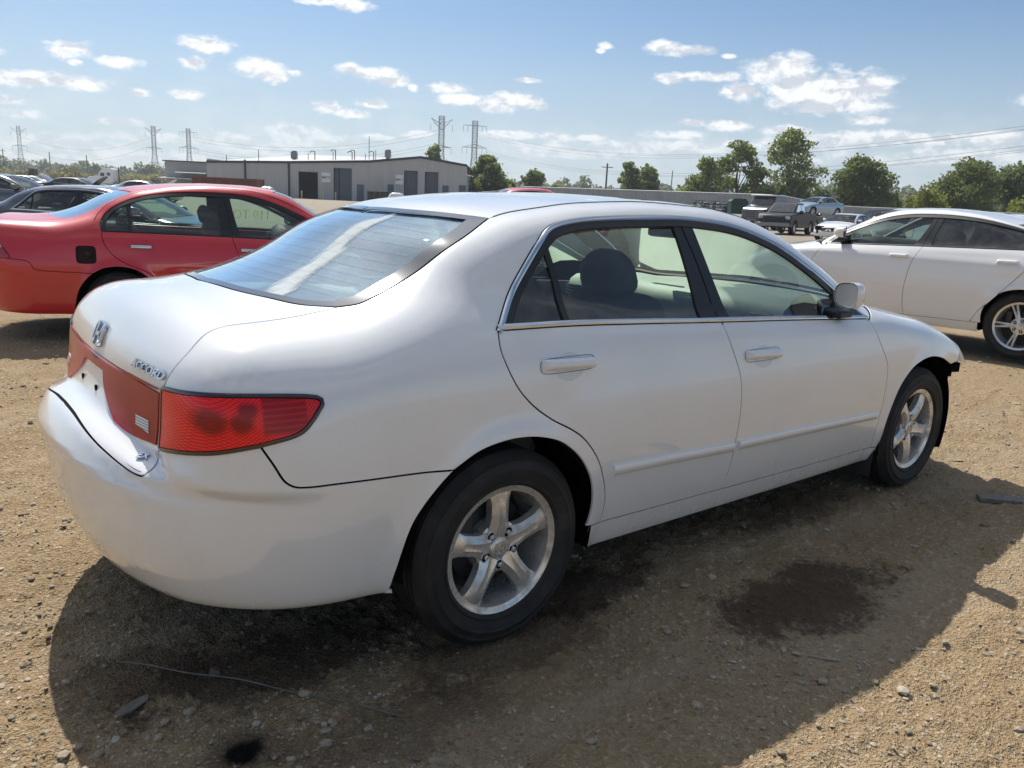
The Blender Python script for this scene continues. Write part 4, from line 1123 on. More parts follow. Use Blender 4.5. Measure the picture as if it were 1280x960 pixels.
# ---------------------------------------------------------------- ground: packed gravel, rough near the camera, flat to the horizon
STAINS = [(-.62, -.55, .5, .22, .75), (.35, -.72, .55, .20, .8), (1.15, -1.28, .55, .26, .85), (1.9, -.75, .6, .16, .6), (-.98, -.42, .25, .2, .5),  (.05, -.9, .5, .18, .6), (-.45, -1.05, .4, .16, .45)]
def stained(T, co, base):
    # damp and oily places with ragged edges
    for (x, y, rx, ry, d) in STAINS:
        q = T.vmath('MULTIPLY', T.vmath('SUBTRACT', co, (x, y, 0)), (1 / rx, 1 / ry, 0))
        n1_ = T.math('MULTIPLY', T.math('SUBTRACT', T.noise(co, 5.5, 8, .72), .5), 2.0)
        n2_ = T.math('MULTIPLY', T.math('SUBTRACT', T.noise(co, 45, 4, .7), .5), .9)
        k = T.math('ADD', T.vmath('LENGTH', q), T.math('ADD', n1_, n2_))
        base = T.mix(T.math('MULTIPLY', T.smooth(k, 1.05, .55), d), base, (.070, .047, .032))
    for (x, y, r0, r1, d_) in ((-.862, -.91, .13, .035, .62), (-.862, -.91, .062, .032, 1.0)):   # round black spot
        l_ = T.vmath('LENGTH', T.vmath('SUBTRACT', co, (x, y, 0)))
        base = T.mix(T.math('MULTIPLY', T.smooth(T.math('ADD', l_, T.math('MULTIPLY', T.math('SUBTRACT', T.noise(co, 25, 3, .6), .5), .02)), r0, r1), d_), base, (.004, .0035, .003))
    return base
def gravel_mat():
    m, T, out = newmat('gravel'); co = objco(T)
    big = T.noise(co, .22, 5, .6); mid = T.noise(co, 2.3, 7, .66); fine = T.noise(co, 55, 6, .7); grit = T.noise(co, 210, 3, .7)
    v1 = T.voro(co, 85, 'Color'); v1d = T.voro(co, 85, 'Distance'); v2 = T.voro(co, 210, 'Color'); v2d = T.voro(co, 210)
    base = T.ramp(mid, [(.30, (.285, .190, .100)), (.52, (.400, .284, .162)), (.72, (.480, .360, .222))])
    base = T.mix(T.math('MULTIPLY', T.smooth(big, .40, .66), .5), base, (.43, .33, .215))
    base = T.mix(T.smooth(fine, .35, .70), T.mix(.45, base, (.18, .125, .075)), base)
    sepc = T.n.new('ShaderNodeSeparateColor'); T.link(v1, sepc.inputs[0])
    stones = T.ramp(sepc.outputs[0], [(.0, (.20, .150, .100)), (.35, (.31, .245, .165)), (.7, (.42, .350, .255)), (1.0, (.56, .50, .40))])
    sepc2 = T.n.new('ShaderNodeSeparateColor'); T.link(v2, sepc2.inputs[0])
    st2 = T.ramp(sepc2.outputs[1], [(.0, (.21, .150, .092)), (.5, (.33, .255, .165)), (1.0, (.50, .42, .31))])
    base = T.mix(.30, base, st2)
    base = T.mix(T.math('MULTIPLY', T.smooth(T.math('ADD', sepc.outputs[2], T.math('MULTIPLY', mid, .5)), .90, 1.05), .7), base, stones)
    base = T.mix(1.0, base, (1.05, 1.005, .92), 'MULTIPLY')
    trk = T.noise(T.vmath('MULTIPLY', co, (.35, 2.6, 1)), 1.0, 5, .6)
    base = T.mix(T.math('MULTIPLY', T.smooth(trk, .46, .62), .35), base, (.47, .375, .265))
    # the middle of the yard is greyer crushed stone
    far_ = T.smooth(T.math('ADD', T.vmath('LENGTH', T.vmath('MULTIPLY', co, (1, 1, 0))), T.math('MULTIPLY', big, 10.0)), 12.0, 34.0)
    base = T.mix(far_, base, T.mix(.75, base, (.315, .285, .240)))
    base = stained(T, co, base)
    rust = T.math('MULTIPLY', T.smooth(T.noise(co, 1.7, 5, .6), .60, .74), .45)
    base = T.mix(rust, base, (.26, .145, .075))
    b = principled(T, out, Base_Color=base, Roughness=.95)
    b.inputs['Specular IOR Level'].default_value = .18
    h = T.math('ADD', T.math('MULTIPLY', v1d, .9), T.math('ADD', T.math('MULTIPLY', v2d, .5), T.math('ADD', T.math('MULTIPLY', fine, .8), T.math('MULTIPLY', grit, .4))))
    b1 = T.bump(h, .85, .014)
    T.link(T.bump(T.noise(co, 1.4, 5, .6), .5, .06, b1), b.inputs['Normal'])
    return m
M['gravel'] = gravel_mat()
NX0, NX1, NY0, NY1 = -3.6, 6.4, -2.6, 5.4
def gheight(P):
    h = (fbm(P * 1.1, 3, 3) - .5) * .035
    r = fbm(P * 9.0, 4, 9); h = h + (r - .5) * .022
    s_ = vnoise(P * 30, 21); h = h + np.clip(s_ - .58, 0, 1) * .034
    s2 = vnoise(P * 61 + 5, 33); h = h + np.clip(s2 - .52, 0, 1) * .020
    # wheel ruts run along the row
    return h
def ground():
    # near sheet: finer towards the camera
    def axis(a, b, c, f0, f1):
        out = [a]; x = a
        while x < b:
            x += f0 + (f1 - f0) * min(1, max(0, abs(x - c) - 1.6) / 4.0); out.append(x)
        return np.array(out)
    xs = axis(NX0, NX1, .2, .013, .045); ys = axis(NY0, NY1, -1.1, .013, .045)
    X, Y = np.meshgrid(xs, ys, indexing='ij'); P = np.stack([X.ravel(), Y.ravel()], 1)
    fade = np.clip(np.minimum.reduce([P[:, 0] - NX0, NX1 - P[:, 0], P[:, 1] - NY0, NY1 - P[:, 1]]) / .5, 0, 1)
    h = gheight(P) * fade
    # press the ground flat under the tyres
    for wx in (0, 2.74):
        for wy in (-.776, .776):
            d = np.maximum(np.abs(P[:, 0] - wx) / .16, np.abs(P[:, 1] - wy) / .14); h = h * np.clip(d - .7, 0, 1) if False else np.where(d < 1.4, h * np.clip((d - .8) / .6, 0, 1), h)
    n, k = len(xs), len(ys)
    m = MB(); idx = np.arange(n * k).reshape(n, k)
    F = np.stack([idx[:-1, :-1], idx[1:, :-1], idx[1:, 1:], idx[:-1, 1:]], -1).reshape(-1, 4)
    me = bpy.data.meshes.new('ground'); V = np.concatenate([P, h[:, None]], 1)
    # outer rings out to the horizon share the sheet's border
    bx = [NX0, NX1]; far = 6000.0
    o = len(V)
    ring = np.array([(NX0, NY0, 0), (NX1, NY0, 0), (NX1, NY1, 0), (NX0, NY1, 0), (-far, -far, 0), (far, -far, 0), (far, far, 0), (-far, far, 0)])
    faces = F.tolist()
    e0 = idx[:, 0].tolist(); e1 = idx[-1, :].tolist(); e2 = idx[::-1, -1].tolist(); e3 = idx[0, ::-1].tolist()
    V = np.concatenate([V, ring[4:]])
    c = [o, o + 1, o + 2, o + 3]
    for e, (a, b) in zip((e0, e1, e2, e3), ((0, 1), (1, 2), (2, 3), (3, 0))):
        faces.append(e[::-1] + [c[a], c[b]])
    me.from_pydata(V.tolist(), [], faces); me.materials.append(M['gravel'])
    me.polygons.foreach_set('use_smooth', [True] * len(me.polygons)); me.update()
    ob = bpy.data.objects.new('ground', me); COL.objects.link(ob); ob['kind'] = 'structure'
ground()
def pebble_mat():
    m, T, out = newmat('loose_stone'); co = objco(T)
    v = T.voro(co, 14, 'Color'); s_ = T.n.new('ShaderNodeSeparateColor'); T.link(v, s_.inputs[0])
    c = T.ramp(s_.outputs[0], [(.0, (.17, .125, .082)), (.3, (.30, .235, .155)), (.7, (.42, .35, .255)), (1, (.58, .52, .42))])
    c = stained(T, co, T.mix(.35, c, T.ramp(T.noise(co, 90, 4, .6), [(.3, (.18, .15, .11)), (.7, (.42, .37, .30))])))
    principled(T, out, Base_Color=c, Roughness=.95).inputs['Specular IOR Level'].default_value = .2
    return m
M['stone'] = pebble_mat()
def pebbles():
    import bmesh
    b = bmesh.new(); bmesh.ops.create_icosphere(b, subdivisions=1, radius=1.0)
    bv = np.array([tuple(v.co) for v in b.verts]); bf = np.array([[v.index for v in f.verts] for f in b.faces]); b.free()
    N = 52000
    # positions thin out with distance from the camera
    r = 1.0 + 9.0 * RNG.random(N) ** 1.7; a = YAW + (RNG.random(N) - .5) * 1.75
    P = np.stack([CAM[0] + r * np.cos(a), CAM[1] + r * np.sin(a)], 1)
    cl = fbm(P * 1.6, 3, 5); P = P[RNG.random(N) < np.clip((cl - .36) * 3.4, .05, 1)]
    N = len(P)
    size = .0020 + .0050 * RNG.random(N) ** 2.6 + (RNG.random(N) < .045) * (.004 + .009 * RNG.random(N))
    dist = np.hypot(P[:, 0] - CAM[0], P[:, 1] - CAM[1]); size *= 1 + .10 * np.maximum(dist - 2.5, 0)
    fade = np.clip(np.minimum.reduce([P[:, 0] - NX0, NX1 - P[:, 0], P[:, 1] - NY0, NY1 - P[:, 1]]) / .5, 0, 1)
    z = gheight(P) * fade
    V = np.empty((N, len(bv), 3)); rot = RNG.random(N) * 6.28
    c, s_ = np.cos(rot), np.sin(rot)
    w = bv[None] * (1 + .35 * (RNG.random((N, len(bv), 1)) - .5)) * (size[:, None] * np.ones(3))[:, None, :] * np.stack([.8 + .7 * RNG.random(N), .7 + .5 * RNG.random(N), .35 + .4 * RNG.random(N)], 1)[:, None, :]
    V[..., 0] = w[..., 0] * c[:, None] - w[..., 1] * s_[:, None] + P[:, None, 0]
    V[..., 1] = w[..., 0] * s_[:, None] + w[..., 1] * c[:, None] + P[:, None, 1]
    V[..., 2] = w[..., 2] + (z + size * .25)[:, None]
    F = (bf[None] + (np.arange(N) * len(bv))[:, None, None]).reshape(-1, 3)
    me = bpy.data.meshes.new('loose_gravel'); me.from_pydata(V.reshape(-1, 3).tolist(), [], F.tolist()); me.materials.append(M['stone']); me.update()
    o = bpy.data.objects.new('loose_gravel', me); COL.objects.link(o); o['kind'] = 'stuff'; o['label'] = 'loose stones scattered over the packed gravel'
pebbles()
# litter: a wire, a flat scrap, twigs
def on_ground(px, py):
    d = hdir(px, py); t = -CAM[2] / d[2]; return CAM + d * t
M['scrap'] = simple('weathered_scrap', (.17, .15, .125), .8, var=.3, scale=40)
a_, b_ = on_ground(146, 832), on_ground(503, 900)
m = MB(); L_n = 24; t_ = np.linspace(0, 1, L_n)[:, None]; pts = a_ + (b_ - a_) * t_; pts[:, 1] += .03 * np.sin(t_[:, 0] * 3.1); pts[:, 2] = .014 + .004 * np.sin(t_[:, 0] * 17)
m.tube(pts, .0022, 6); tag(m.build('wire', M['scrap']), 'thin straight wire lying on the gravel in the shadow behind the white car', 'wire')
def scrap(px, py, poly, h, rz, label, mat='scrap'):
    p = on_ground(px, py); m = MB(); m.prism(poly, 0, h); tag(m.build('scrap_piece', M[mat], None, angle=30, loc=(p[0], p[1], .006), rot=(.06, .04, rz)), label, 'scrap', 'scraps lying on the gravel')
scrap(165, 886, [(-.055, -.008), (-.02, -.018), (.045, -.013), (.06, .004), (.02, .014), (-.04, .012)], .006, .5, 'flat grey metal scrap on the gravel left of the dark spot')
scrap(1247, 627, [(-.12, -.03), (.10, -.045), (.13, .01), (.06, .04), (-.10, .03)], .02, -.6, 'dark flat piece of rubber on the gravel by the front wheel')
scrap(1030, 826, [(-.05, -.003), (.05, -.002), (.05, .003), (-.05, .002)], .005, 2.2, 'short pale twig on the gravel in the shadow', 'stone')
# ---------------------------------------------------------------- the near white saloon
def near_car():
    S = Shape(SEDAN_A)
    root = thing('parked_car', (0, 0, 0), 0, 'white saloon filling the foreground with red wraparound tail lamps and missing front bumper', 'car')
    L = std_lines(S)
    LP = LN['lamp']; bs = .011; J = LN['bump_line'][0]; G = LN['shut'][0]
    MT = dict(paint=M['white_paint'], lens=M['lens_red'], glass_rear=M['glass_rear'], glass_front=M['glass_front'], glass_side=M['glass_side'], glass_side_rear=M['glass_side'], pillar=M['trim'], frame=M['trim'], bright=M['chrome'], seat=M['seat'], dash=M['dash'])
    P, G_ = shell(S, L, MT, root, sp=.030, sp_s=.022)
    windows(S, L, G_, MT, root, P)
    # dark seals behind every shut line
    sl = MB()
    for c in (G_['RD'], G_['BD'], G_['FD'], L['bump'], L['lamp_low'], L['lamp_up'], L['lamp_in'], L['shut'], L['glass_side'], L['seam'], G_['ST'], L['boot_low'], L['hood_side'], L['boot_top'], L['roof_rear'], L['roof_front'], L['hood_rear'], L['head_rear'], L['foot'], L['foot2']):
        sl.merge(seal(S, c))
    both(sl).build('door_seal', M['gap'], root, smooth=False)
    # roof ditch strip
    rs_ = ribbon(S, L['seam'][2:], [(-.004, -.003), (-.003, .002), (.003, .002), (.004, -.003)])
    for q in (rs_, rs_.mirrored()): q.build('roof_strip', M['trim'], root)
    # black printed borders of the rear window and the windshield
    # black borders
    def band(c, w0, w1, d):
        N = S.N(c); t = np.gradient(c, axis=0); t /= np.linalg.norm(t, axis=1, keepdims=True); B = np.cross(N, t)
        k = np.linspace(0, 1, len(c))[:, None]; inn = lift(S, c + B * (w0 + (w1 - w0) * k), d)
        return join(c, inn[::-1])
    dg = (.35, .15, -.9)
    rw = both(patch(S, band(L['glass_side'], .050, .066, dg), dg, .02, off=-.0025, skirt=0, gap=.001))
    rw.merge(both(patch(S, band(L['boot_top'], .030, .034, dg), dg, .02, off=-.002, skirt=0, gap=.001))).merge(both(patch(S, band(L['roof_rear'][:-5], -.036, -.036, dg), dg, .02, off=-.002, skirt=0, gap=.001)))
    rw.build('glass_border', M['frit'], P['rear_window'][0], smooth=True)
    wl = MB()
    for k in range(11):
        t = k / 10.0; xx = -.50 + .42 * t
        pts = np.array([(xx + .10 * (y / .5) ** 2 * (1 if True else 0), y, 0) for y in np.linspace(-.50 - .0 * t, .50, 41)])
        q = lift(S, pts, (0, 0, -1)); wl.merge(ribbon(S, q, [(-.0004, -.0012), (.0004, -.0012)], caps=False))
    wl.build('heater_lines', simple('heater_line_brown', (.12, .06, .03), .6), P['rear_window'][0], smooth=False)
    # pale translucent streak laid over the rear glass
    streak_mat, T, out = newmat('pale_streak'); co = objco(T)
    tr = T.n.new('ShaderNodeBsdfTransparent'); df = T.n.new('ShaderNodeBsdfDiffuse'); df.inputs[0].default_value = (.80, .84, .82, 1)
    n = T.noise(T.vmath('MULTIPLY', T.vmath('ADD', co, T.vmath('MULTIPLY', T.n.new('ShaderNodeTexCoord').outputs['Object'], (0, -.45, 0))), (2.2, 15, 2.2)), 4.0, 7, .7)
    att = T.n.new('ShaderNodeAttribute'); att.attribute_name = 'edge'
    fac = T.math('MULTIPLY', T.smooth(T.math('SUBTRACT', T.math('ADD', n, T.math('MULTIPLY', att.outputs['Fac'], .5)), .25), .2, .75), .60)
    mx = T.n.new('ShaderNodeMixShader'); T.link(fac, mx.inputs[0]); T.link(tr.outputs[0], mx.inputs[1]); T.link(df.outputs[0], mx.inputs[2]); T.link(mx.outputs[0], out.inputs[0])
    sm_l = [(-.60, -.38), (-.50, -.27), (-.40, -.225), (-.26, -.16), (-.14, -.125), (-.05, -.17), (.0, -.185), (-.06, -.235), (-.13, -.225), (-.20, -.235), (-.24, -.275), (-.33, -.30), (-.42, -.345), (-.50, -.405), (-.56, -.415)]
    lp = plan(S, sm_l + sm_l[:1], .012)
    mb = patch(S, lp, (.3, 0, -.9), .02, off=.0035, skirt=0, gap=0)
    so_ = mb.build('pale_streak', streak_mat, P['rear_window'][0])
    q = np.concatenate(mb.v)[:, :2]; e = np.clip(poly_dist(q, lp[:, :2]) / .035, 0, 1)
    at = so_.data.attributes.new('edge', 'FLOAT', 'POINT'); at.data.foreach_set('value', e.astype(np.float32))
    lpl = join(L['lamp_low'], L['lamp_up'], L['lamp_in'])
    for i, e in enumerate(P['tail_light']):
        r_ = ribbon(S, np.concatenate([lpl, lpl[:1]]), [(.002, -.002), (.001, .0045), (-.004, .005), (-.009, .0035)], caps=False)
        (r_.mirrored() if i else r_).build('lamp_border', M['lamp_border'], e)
    # cowl, headlights, missing-bumper front
    cw = join(L['ws_bot'][::-1], plan(S, [(2.20, -.705), (2.34, -.715)], bs), L['hood_rear'][::-1])
    half(S, cw, (-.2, 0, -1), .05, off=.012).build('cowl', M['trim'], root)
    hl = join(L['head_rear'][::-1], plan(S, [(3.12, -.67), (3.26, -.585)], bs), free(S, [(3.26, -.585, .82), (3.40, -.56, .74), (3.44, -.62, .64)], (-.8, .6, -.1), bs), free(S, [(3.44, -.62, .64), (3.34, -.76, .622), (3.22, -.83, .63), (3.10, -.87, .655)], (-.7, .7, 0), bs))
    hmb = patch(S, hl, (-.7, .7, -.1), .03, off=-.002, skirt=.03)
    for i, q in enumerate((hmb, hmb.mirrored())): q.build('headlight', M['lens_clear'], root)
    fb = MB(); fb.rbox((3.33, 0, .45), (.10, 1.30, .14), .03); fb.box((3.30, 0, .60), (.05, 1.35, .20)); fb.box((3.22, 0, .40), (.03, 1.0, .36))
    for s in (-1, 1):
        fb.tube([(3.06, s * .865, .640), (3.12, s * .85, .60), (3.17, s * .82, .57)], [.010, .018, .010], 6)
        fb.box((3.10, s * .79, .55), (.26, .02, .24)); fb.box((3.12, s * .835, .615), (.10, .06, .05), R=rotz(.35 * s)); fb.box((3.15, s * .815, .59), (.05, .03, .07), R=rotz(.5 * s))
    fb.build('front_beam', M['under'], root)
    for s in (-1, 1):
        mg = MB(); mg.grid(lambda u, v: np.stack([2.375 - .018 * np.sin(v * 3) - .03 * v ** 2, s * (.66 + .205 * u), .36 - .235 * v], 1), 5, 7)
        mg.build('mud_flap', M['plastic'], root)
    # inner lamps and garnish of the boot lid
    li = [(-.92, -.566, .884), (-.935, -.566, .737), (-.975, -.417, .732), (-.989, -.314, .744), (-.977, -.216, .785), (-.969, -.150, .820), (-.962, -.118, .850), (-.962, 0.0, .8505), (-.962, 0.0, .8745), (-.955, -.14, .876), (-.945, -.30, .878)]
    seg = [free(S, [li[0], li[1]], (1, .3, 0), .008), free(S, li[1:4], (1, .3, 0), .008), free(S, li[3:7], (1, .3, 0), .008), free(S, li[6:8], (1, 0, 0), .008), free(S, li[7:9], (1, 0, 0), .008), free(S, li[8:] + li[:1], (1, .2, 0), .008)]
    mb = half(S, join(*seg), (.95, .3, 0), .022, off=-.006, skirt=.012, gap=.0012)
    mb.build('boot_lamp', M['lens_panel'], P['boot_lid'][0])
    for s in (0, 1):
        rv = [(-.978, -.440, .794), (-.95, -.520, .793), (-.95, -.530, .756), (-.978, -.450, .764)]
        lp2 = join(*[free(S, [rv[i], rv[(i + 1) % 4]], (1, .3, 0), .006) for i in range(4)])
        mb = patch(S, lp2, (1, .3, 0), .012, off=-.0085, skirt=.004)
        # ribbed white lens
        (mb.mirrored() if s else mb).build('reverse_lamp', M['lens_ribbed'], P['boot_lid'][0])
    for y, z in ((-.090, .795), (.090, .795)):
        pl = MB(); c = lift(S, [(-.98, y, z)], (1, 0, 0))[0]
        pl.lathe([(0, -.001), (.010, -.001), (.010, .004)], 16, axis='x', c=c + np.array([-.003, 0, 0]))
        pl.build('plate_hole', M['gap'], P['boot_lid'][0])
    # badge and lettering, each laid on the boot lid
    def stick(mb, p, tilt=0.0, lift_=.001):
        p = lift(S, [p], (1, 0, 0)); n = S.N(p)[0]; right = np.cross((0, 0, 1.0), n); right /= np.linalg.norm(right); upv = np.cross(n, right)
        R = np.stack([right, upv, n], 1)
        if tilt: R = R @ rotz(tilt)
        v = np.concatenate(mb.v)
        # wrap the flat lettering to the curved panel
        w = p[0] + v[:, :1] * R[:, 0] + v[:, 1:2] * R[:, 1]
        h = lift(S, w, (1, 0, 0)); nn = S.N(h)
        o = MB(); o.add(h + nn * (v[:, 2:] + lift_ + .003), mb.f); return o
    stick(emblem_mb(.100, .078, .007), (-.94, .022, .938)).build('badge', M['badge'], P['boot_lid'][0], angle=30, recalc=True)
    stick(text_mb('ACCORD', .032, .006, shear=.28, bold=.0010, spacing=1.05).xf(np.diag([1.62, 1, 1, 1])), (-.93, -.458, .918), 0.0).build('lettering', M['badge'], P['boot_lid'][0], angle=30)
    stick(text_mb('EX', .026, .005, shear=.15, bold=.001, spacing=1.1), (-.955, -.528, .698)).build('lettering', M['badge'], P['boot_lid'][0], angle=30)
    # door furniture
    for s in (0, 1):
        dr, df_ = P['rear_door'][s], P['front_door'][s]
        fx = (lambda m: m.mirrored() if s else m)
        for dd, (x, z) in ((dr, (.226, .900)), (df_, (1.268, .845))):
            fx(handle_mb(S, (x, z), .225, .010)).build('handle', M['white_paint'], dd, angle=50)
            ol = [(x + .118 * np.sign(math.cos(a)) * abs(math.cos(a)) ** .35, z + .004 + .0235 * np.sign(math.sin(a)) * abs(math.sin(a)) ** .5) for a in np.linspace(0, 2 * np.pi, 49)]
            fx(ribbon(S, side(S, ol, .004, smooth=False), [(-.0009, .0012), (.0009, .0012)], caps=False)).build('handle_gap', M['gap_soft'], dd, smooth=False)
            cup = MB(); u = np.linspace(0, 2 * np.pi, 29)[:-1]
            ring = side(S, [(x + .005 + .062 * math.cos(a), z - .004 + .044 * math.sin(a)) for a in np.append(u, u[0])], .008)
            c2 = patch(S, ring, (0, 1, 0), .012, off=-.0012, skirt=.0, gap=0)
            v = np.concatenate(c2.v); rr = np.hypot((v[:, 0] - x - .005) / .062, (v[:, 2] - z + .004) / .044)
            k = MB(); k.add(v + np.stack([rr * 0, .020 * np.clip(1 - rr ** 2, 0, 1) - .0005 + 0 * rr, rr * 0], 1) * np.array([1, .05, 1]), c2.f)
            fx(k).build('handle_cup', M['handle_cup'], dd)
        mr = side(S, [(.440, .517), (.78, .506), (1.118, .493)], .02); mf = side(S, [(1.150, .494), (1.6, .485), (2.262, .466)], .02)
        pf = [(-.019, -.002), (-.018, .007), (-.012, .0115), (.010, .0125), (.018, .008), (.019, -.002)]
        fx(ribbon(S, mr, pf)).build('rub_strip', M['white_paint'], dr, angle=40); fx(ribbon(S, mf, pf)).build('rub_strip', M['white_paint'], df_, angle=40)
    for s in (-1, 1):
        mp = mirror_part(root, (1.90, s * .752, .966), M['white_paint'], (.10, .135, .118), s, glass=M['pale_face'] if s < 0 else None)
        sail = MB(); t = side(S, [(1.94, 1.085), (2.06, 1.018), (2.160, .945), (1.93, .950)], .01, smooth=False)
        tri = np.concatenate([cr(np.array([(a, 0, b), (c, 0, d)]), .01) for (a, b), (c, d) in (((1.93, 1.082), (2.150, .948)), ((2.150, .948), (1.92, .950)), ((1.92, .950), (1.93, 1.082)))])
        q = patch(S, lift(S, tri, (0, 1, 0)), (0, .95, -.3), .03, off=-.004, skirt=.02)
        (q if s < 0 else q.mirrored()).build('mirror_sail', M['trim'], mp)
        mp.children and None
        for c in mp.children:
            if c.name.startswith('mirror_sail'): c.location = (-1.90, -s * .752, -.966)
    # cabin
    L['cab_lo'] = 0
    cabin(S, L, MT, root, 1.22, 1.60, 2.43)
    # inside trims
    dt = side(S, [(.43, .40), (2.22, .40), (2.22, .88), (-.30, .97), (-.30, .79), (.33, .76), (.43, .40)], .05, smooth=False)
    dt = join(*[side(S, [p, q], .05) for p, q in (((.43, .40), (2.22, .40)), ((2.22, .40), (2.22, .88)), ((2.22, .88), (-.30, .97)), ((-.30, .97), (-.30, .79)), ((-.30, .79), (.33, .76)), ((.33, .76), (.43, .40)))])
    tb = patch(S, dt, (0, 1, 0), .07, off=.055, skirt=0)
    for q in (tb, tb.mirrored()): q.build('door_trim', M['trim_grey'], root)
    # pillar and rail trims: the side panel again, a little further in
    lp = join(L['shut'][-1:], L['glass_side'], L['seam'], L['apil'], L['foot'], G_['win'][::-1])
    ip = patch(S, lp, (.1, .75, -.55), .05, off=.022, skirt=0)
    for q in (ip, ip.mirrored()): q.build('pillar_trim', M['headliner'], root)
    half(S, join(L['roof_rear'], L['seam'], L['roof_front']), (0, 0, -1), .07, off=.035, skirt=0).build('headliner', M['headliner'], root)
    ps = MB(); ps.rbox((-.22, 0, 1.02), (.70, 1.16, .03), .012); ps.build('parcel_shelf', M['dash'], root)
    rv = MB(); rv.rbox((1.66, 0, 1.285), (.04, .24, .065), .018); rv.tube([(1.68, 0, 1.30), (1.74, 0, 1.355)], .012); rv.build('rear_view_mirror', M['dash_dark'], root)
    underside(root, 2.74)
    for x in (0, 2.74):
        for s in (-1, 1):
            wheel(root, x, s * .776, s, steer=0 if x == 0 else .0, ang0=92 if x == 0 else 58, emb=True)
    return root
M['lamp_border'] = simple('dark_red_border', (.025, .006, .006), .2, coat=1.0)
M['gap_soft'] = simple('handle_shadow_gap', (.08, .08, .085), .8)
M['badge'] = simple('badge_chrome', (.55, .60, .68), .14, metal=1.0)
M['handle_cup'] = paint('handle_cup_paint', (.66, .66, .655), dust=.1)
M['trim_grey'] = simple('door_trim_grey', (.10, .10, .095), .8, bump=.3, bscale=150)
def ribbed():
    m, T, out = newmat('ribbed_white_lens'); co = objco(T)
    sep = T.n.new('ShaderNodeSeparateXYZ'); T.link(co, sep.inputs[0])
    w = T.math('SINE', T.math('MULTIPLY', sep.outputs[2], 900))
    b = principled(T, out, Base_Color=T.mix(T.smooth(w, -.3, .6), (.30, .27, .24), (.75, .74, .70)), Roughness=.2)
    T.link(T.bump(w, .4, .002), b.inputs['Normal']); return m
M['lens_ribbed'] = ribbed()
near_car()
# ---------------------------------------------------------------- the other cars
SEDAN_R = dict(SEDAN_A)
SEDAN_R.update(zc=[(-3.0, -1.0), (-.78, .95), (-.52, 1.10), (-.16, 1.30), (.10, 1.385), (.45, 1.425), (.85, 1.445), (1.3, 1.442), (1.55, 1.42), (1.75, 1.37), (2.42, 1.0), (6.0, -1.3)],
    ztop=[(-1.3, 1.07), (-.95, 1.10), (-.6, 1.10), (-.2, 1.10), (.3, 1.055), (1.0, 1.03), (2.1, .99), (2.4, .995), (2.8, .95), (3.2, .865), (3.5, .75), (3.7, .66)],
    crown=[(-1.0, .06), (-.4, .07), (.3, .035), (2.1, .04), (2.8, .075), (3.4, .10)],
    xr=[(.15, -.93), (.24, -.985), (.30, -1.03), (.4, -1.075), (.5, -1.095), (.6, -1.10), (.70, -1.08), (.78, -1.04), (.85, -1.02), (.95, -1.00), (1.03, -.985), (1.07, -.975), (1.2, -.85)], flare=.014)
SEDAN_R['xr'] = [(z, x - .16) for z, x in SEDAN_R['xr']]
SEDAN_R['plan'] = [(-1.5, .80), (-1.15, .845)] + SEDAN_A['plan'][2:]
SEDAN_R['ztop'] = [(-1.5, 1.07), (-1.1, 1.105)] + SEDAN_R['ztop'][2:]
SEDAN_W = dict(SEDAN_A)
SEDAN_W.update(zc=[(-3.0, -.9), (-.85, 1.0), (-.60, 1.10), (-.15, 1.27), (.25, 1.385), (.6, 1.445), (1.0, 1.475), (1.35, 1.47), (1.6, 1.435), (1.8, 1.37), (2.5, 1.03), (6.0, -1.3)],
    ztop=[(-1.3, 1.10), (-.95, 1.12), (-.6, 1.13), (-.2, 1.15), (.3, 1.125), (1.0, 1.10), (2.1, 1.04), (2.5, 1.03), (2.8, .99), (3.2, .90), (3.5, .78), (3.7, .68)],
    sec=[(.15, .10), (.22, .065), (.27, .05), (.31, .04), (.36, .028), (.5, .012), (.62, 0), (.76, .004), (.86, .012), (.925, .018), (.955, .030), (.99, .048), (1.05, .07), (1.15, .10), (1.4, .2)], sec_s=.012,
    arch=.385, cw=[(-.6, .74), (-.2, .79), (.3, .83), (1.0, .84), (1.8, .825), (2.3, .79)], wr=.335)
def mr(name, base, **k):
    M[name] = base; return base
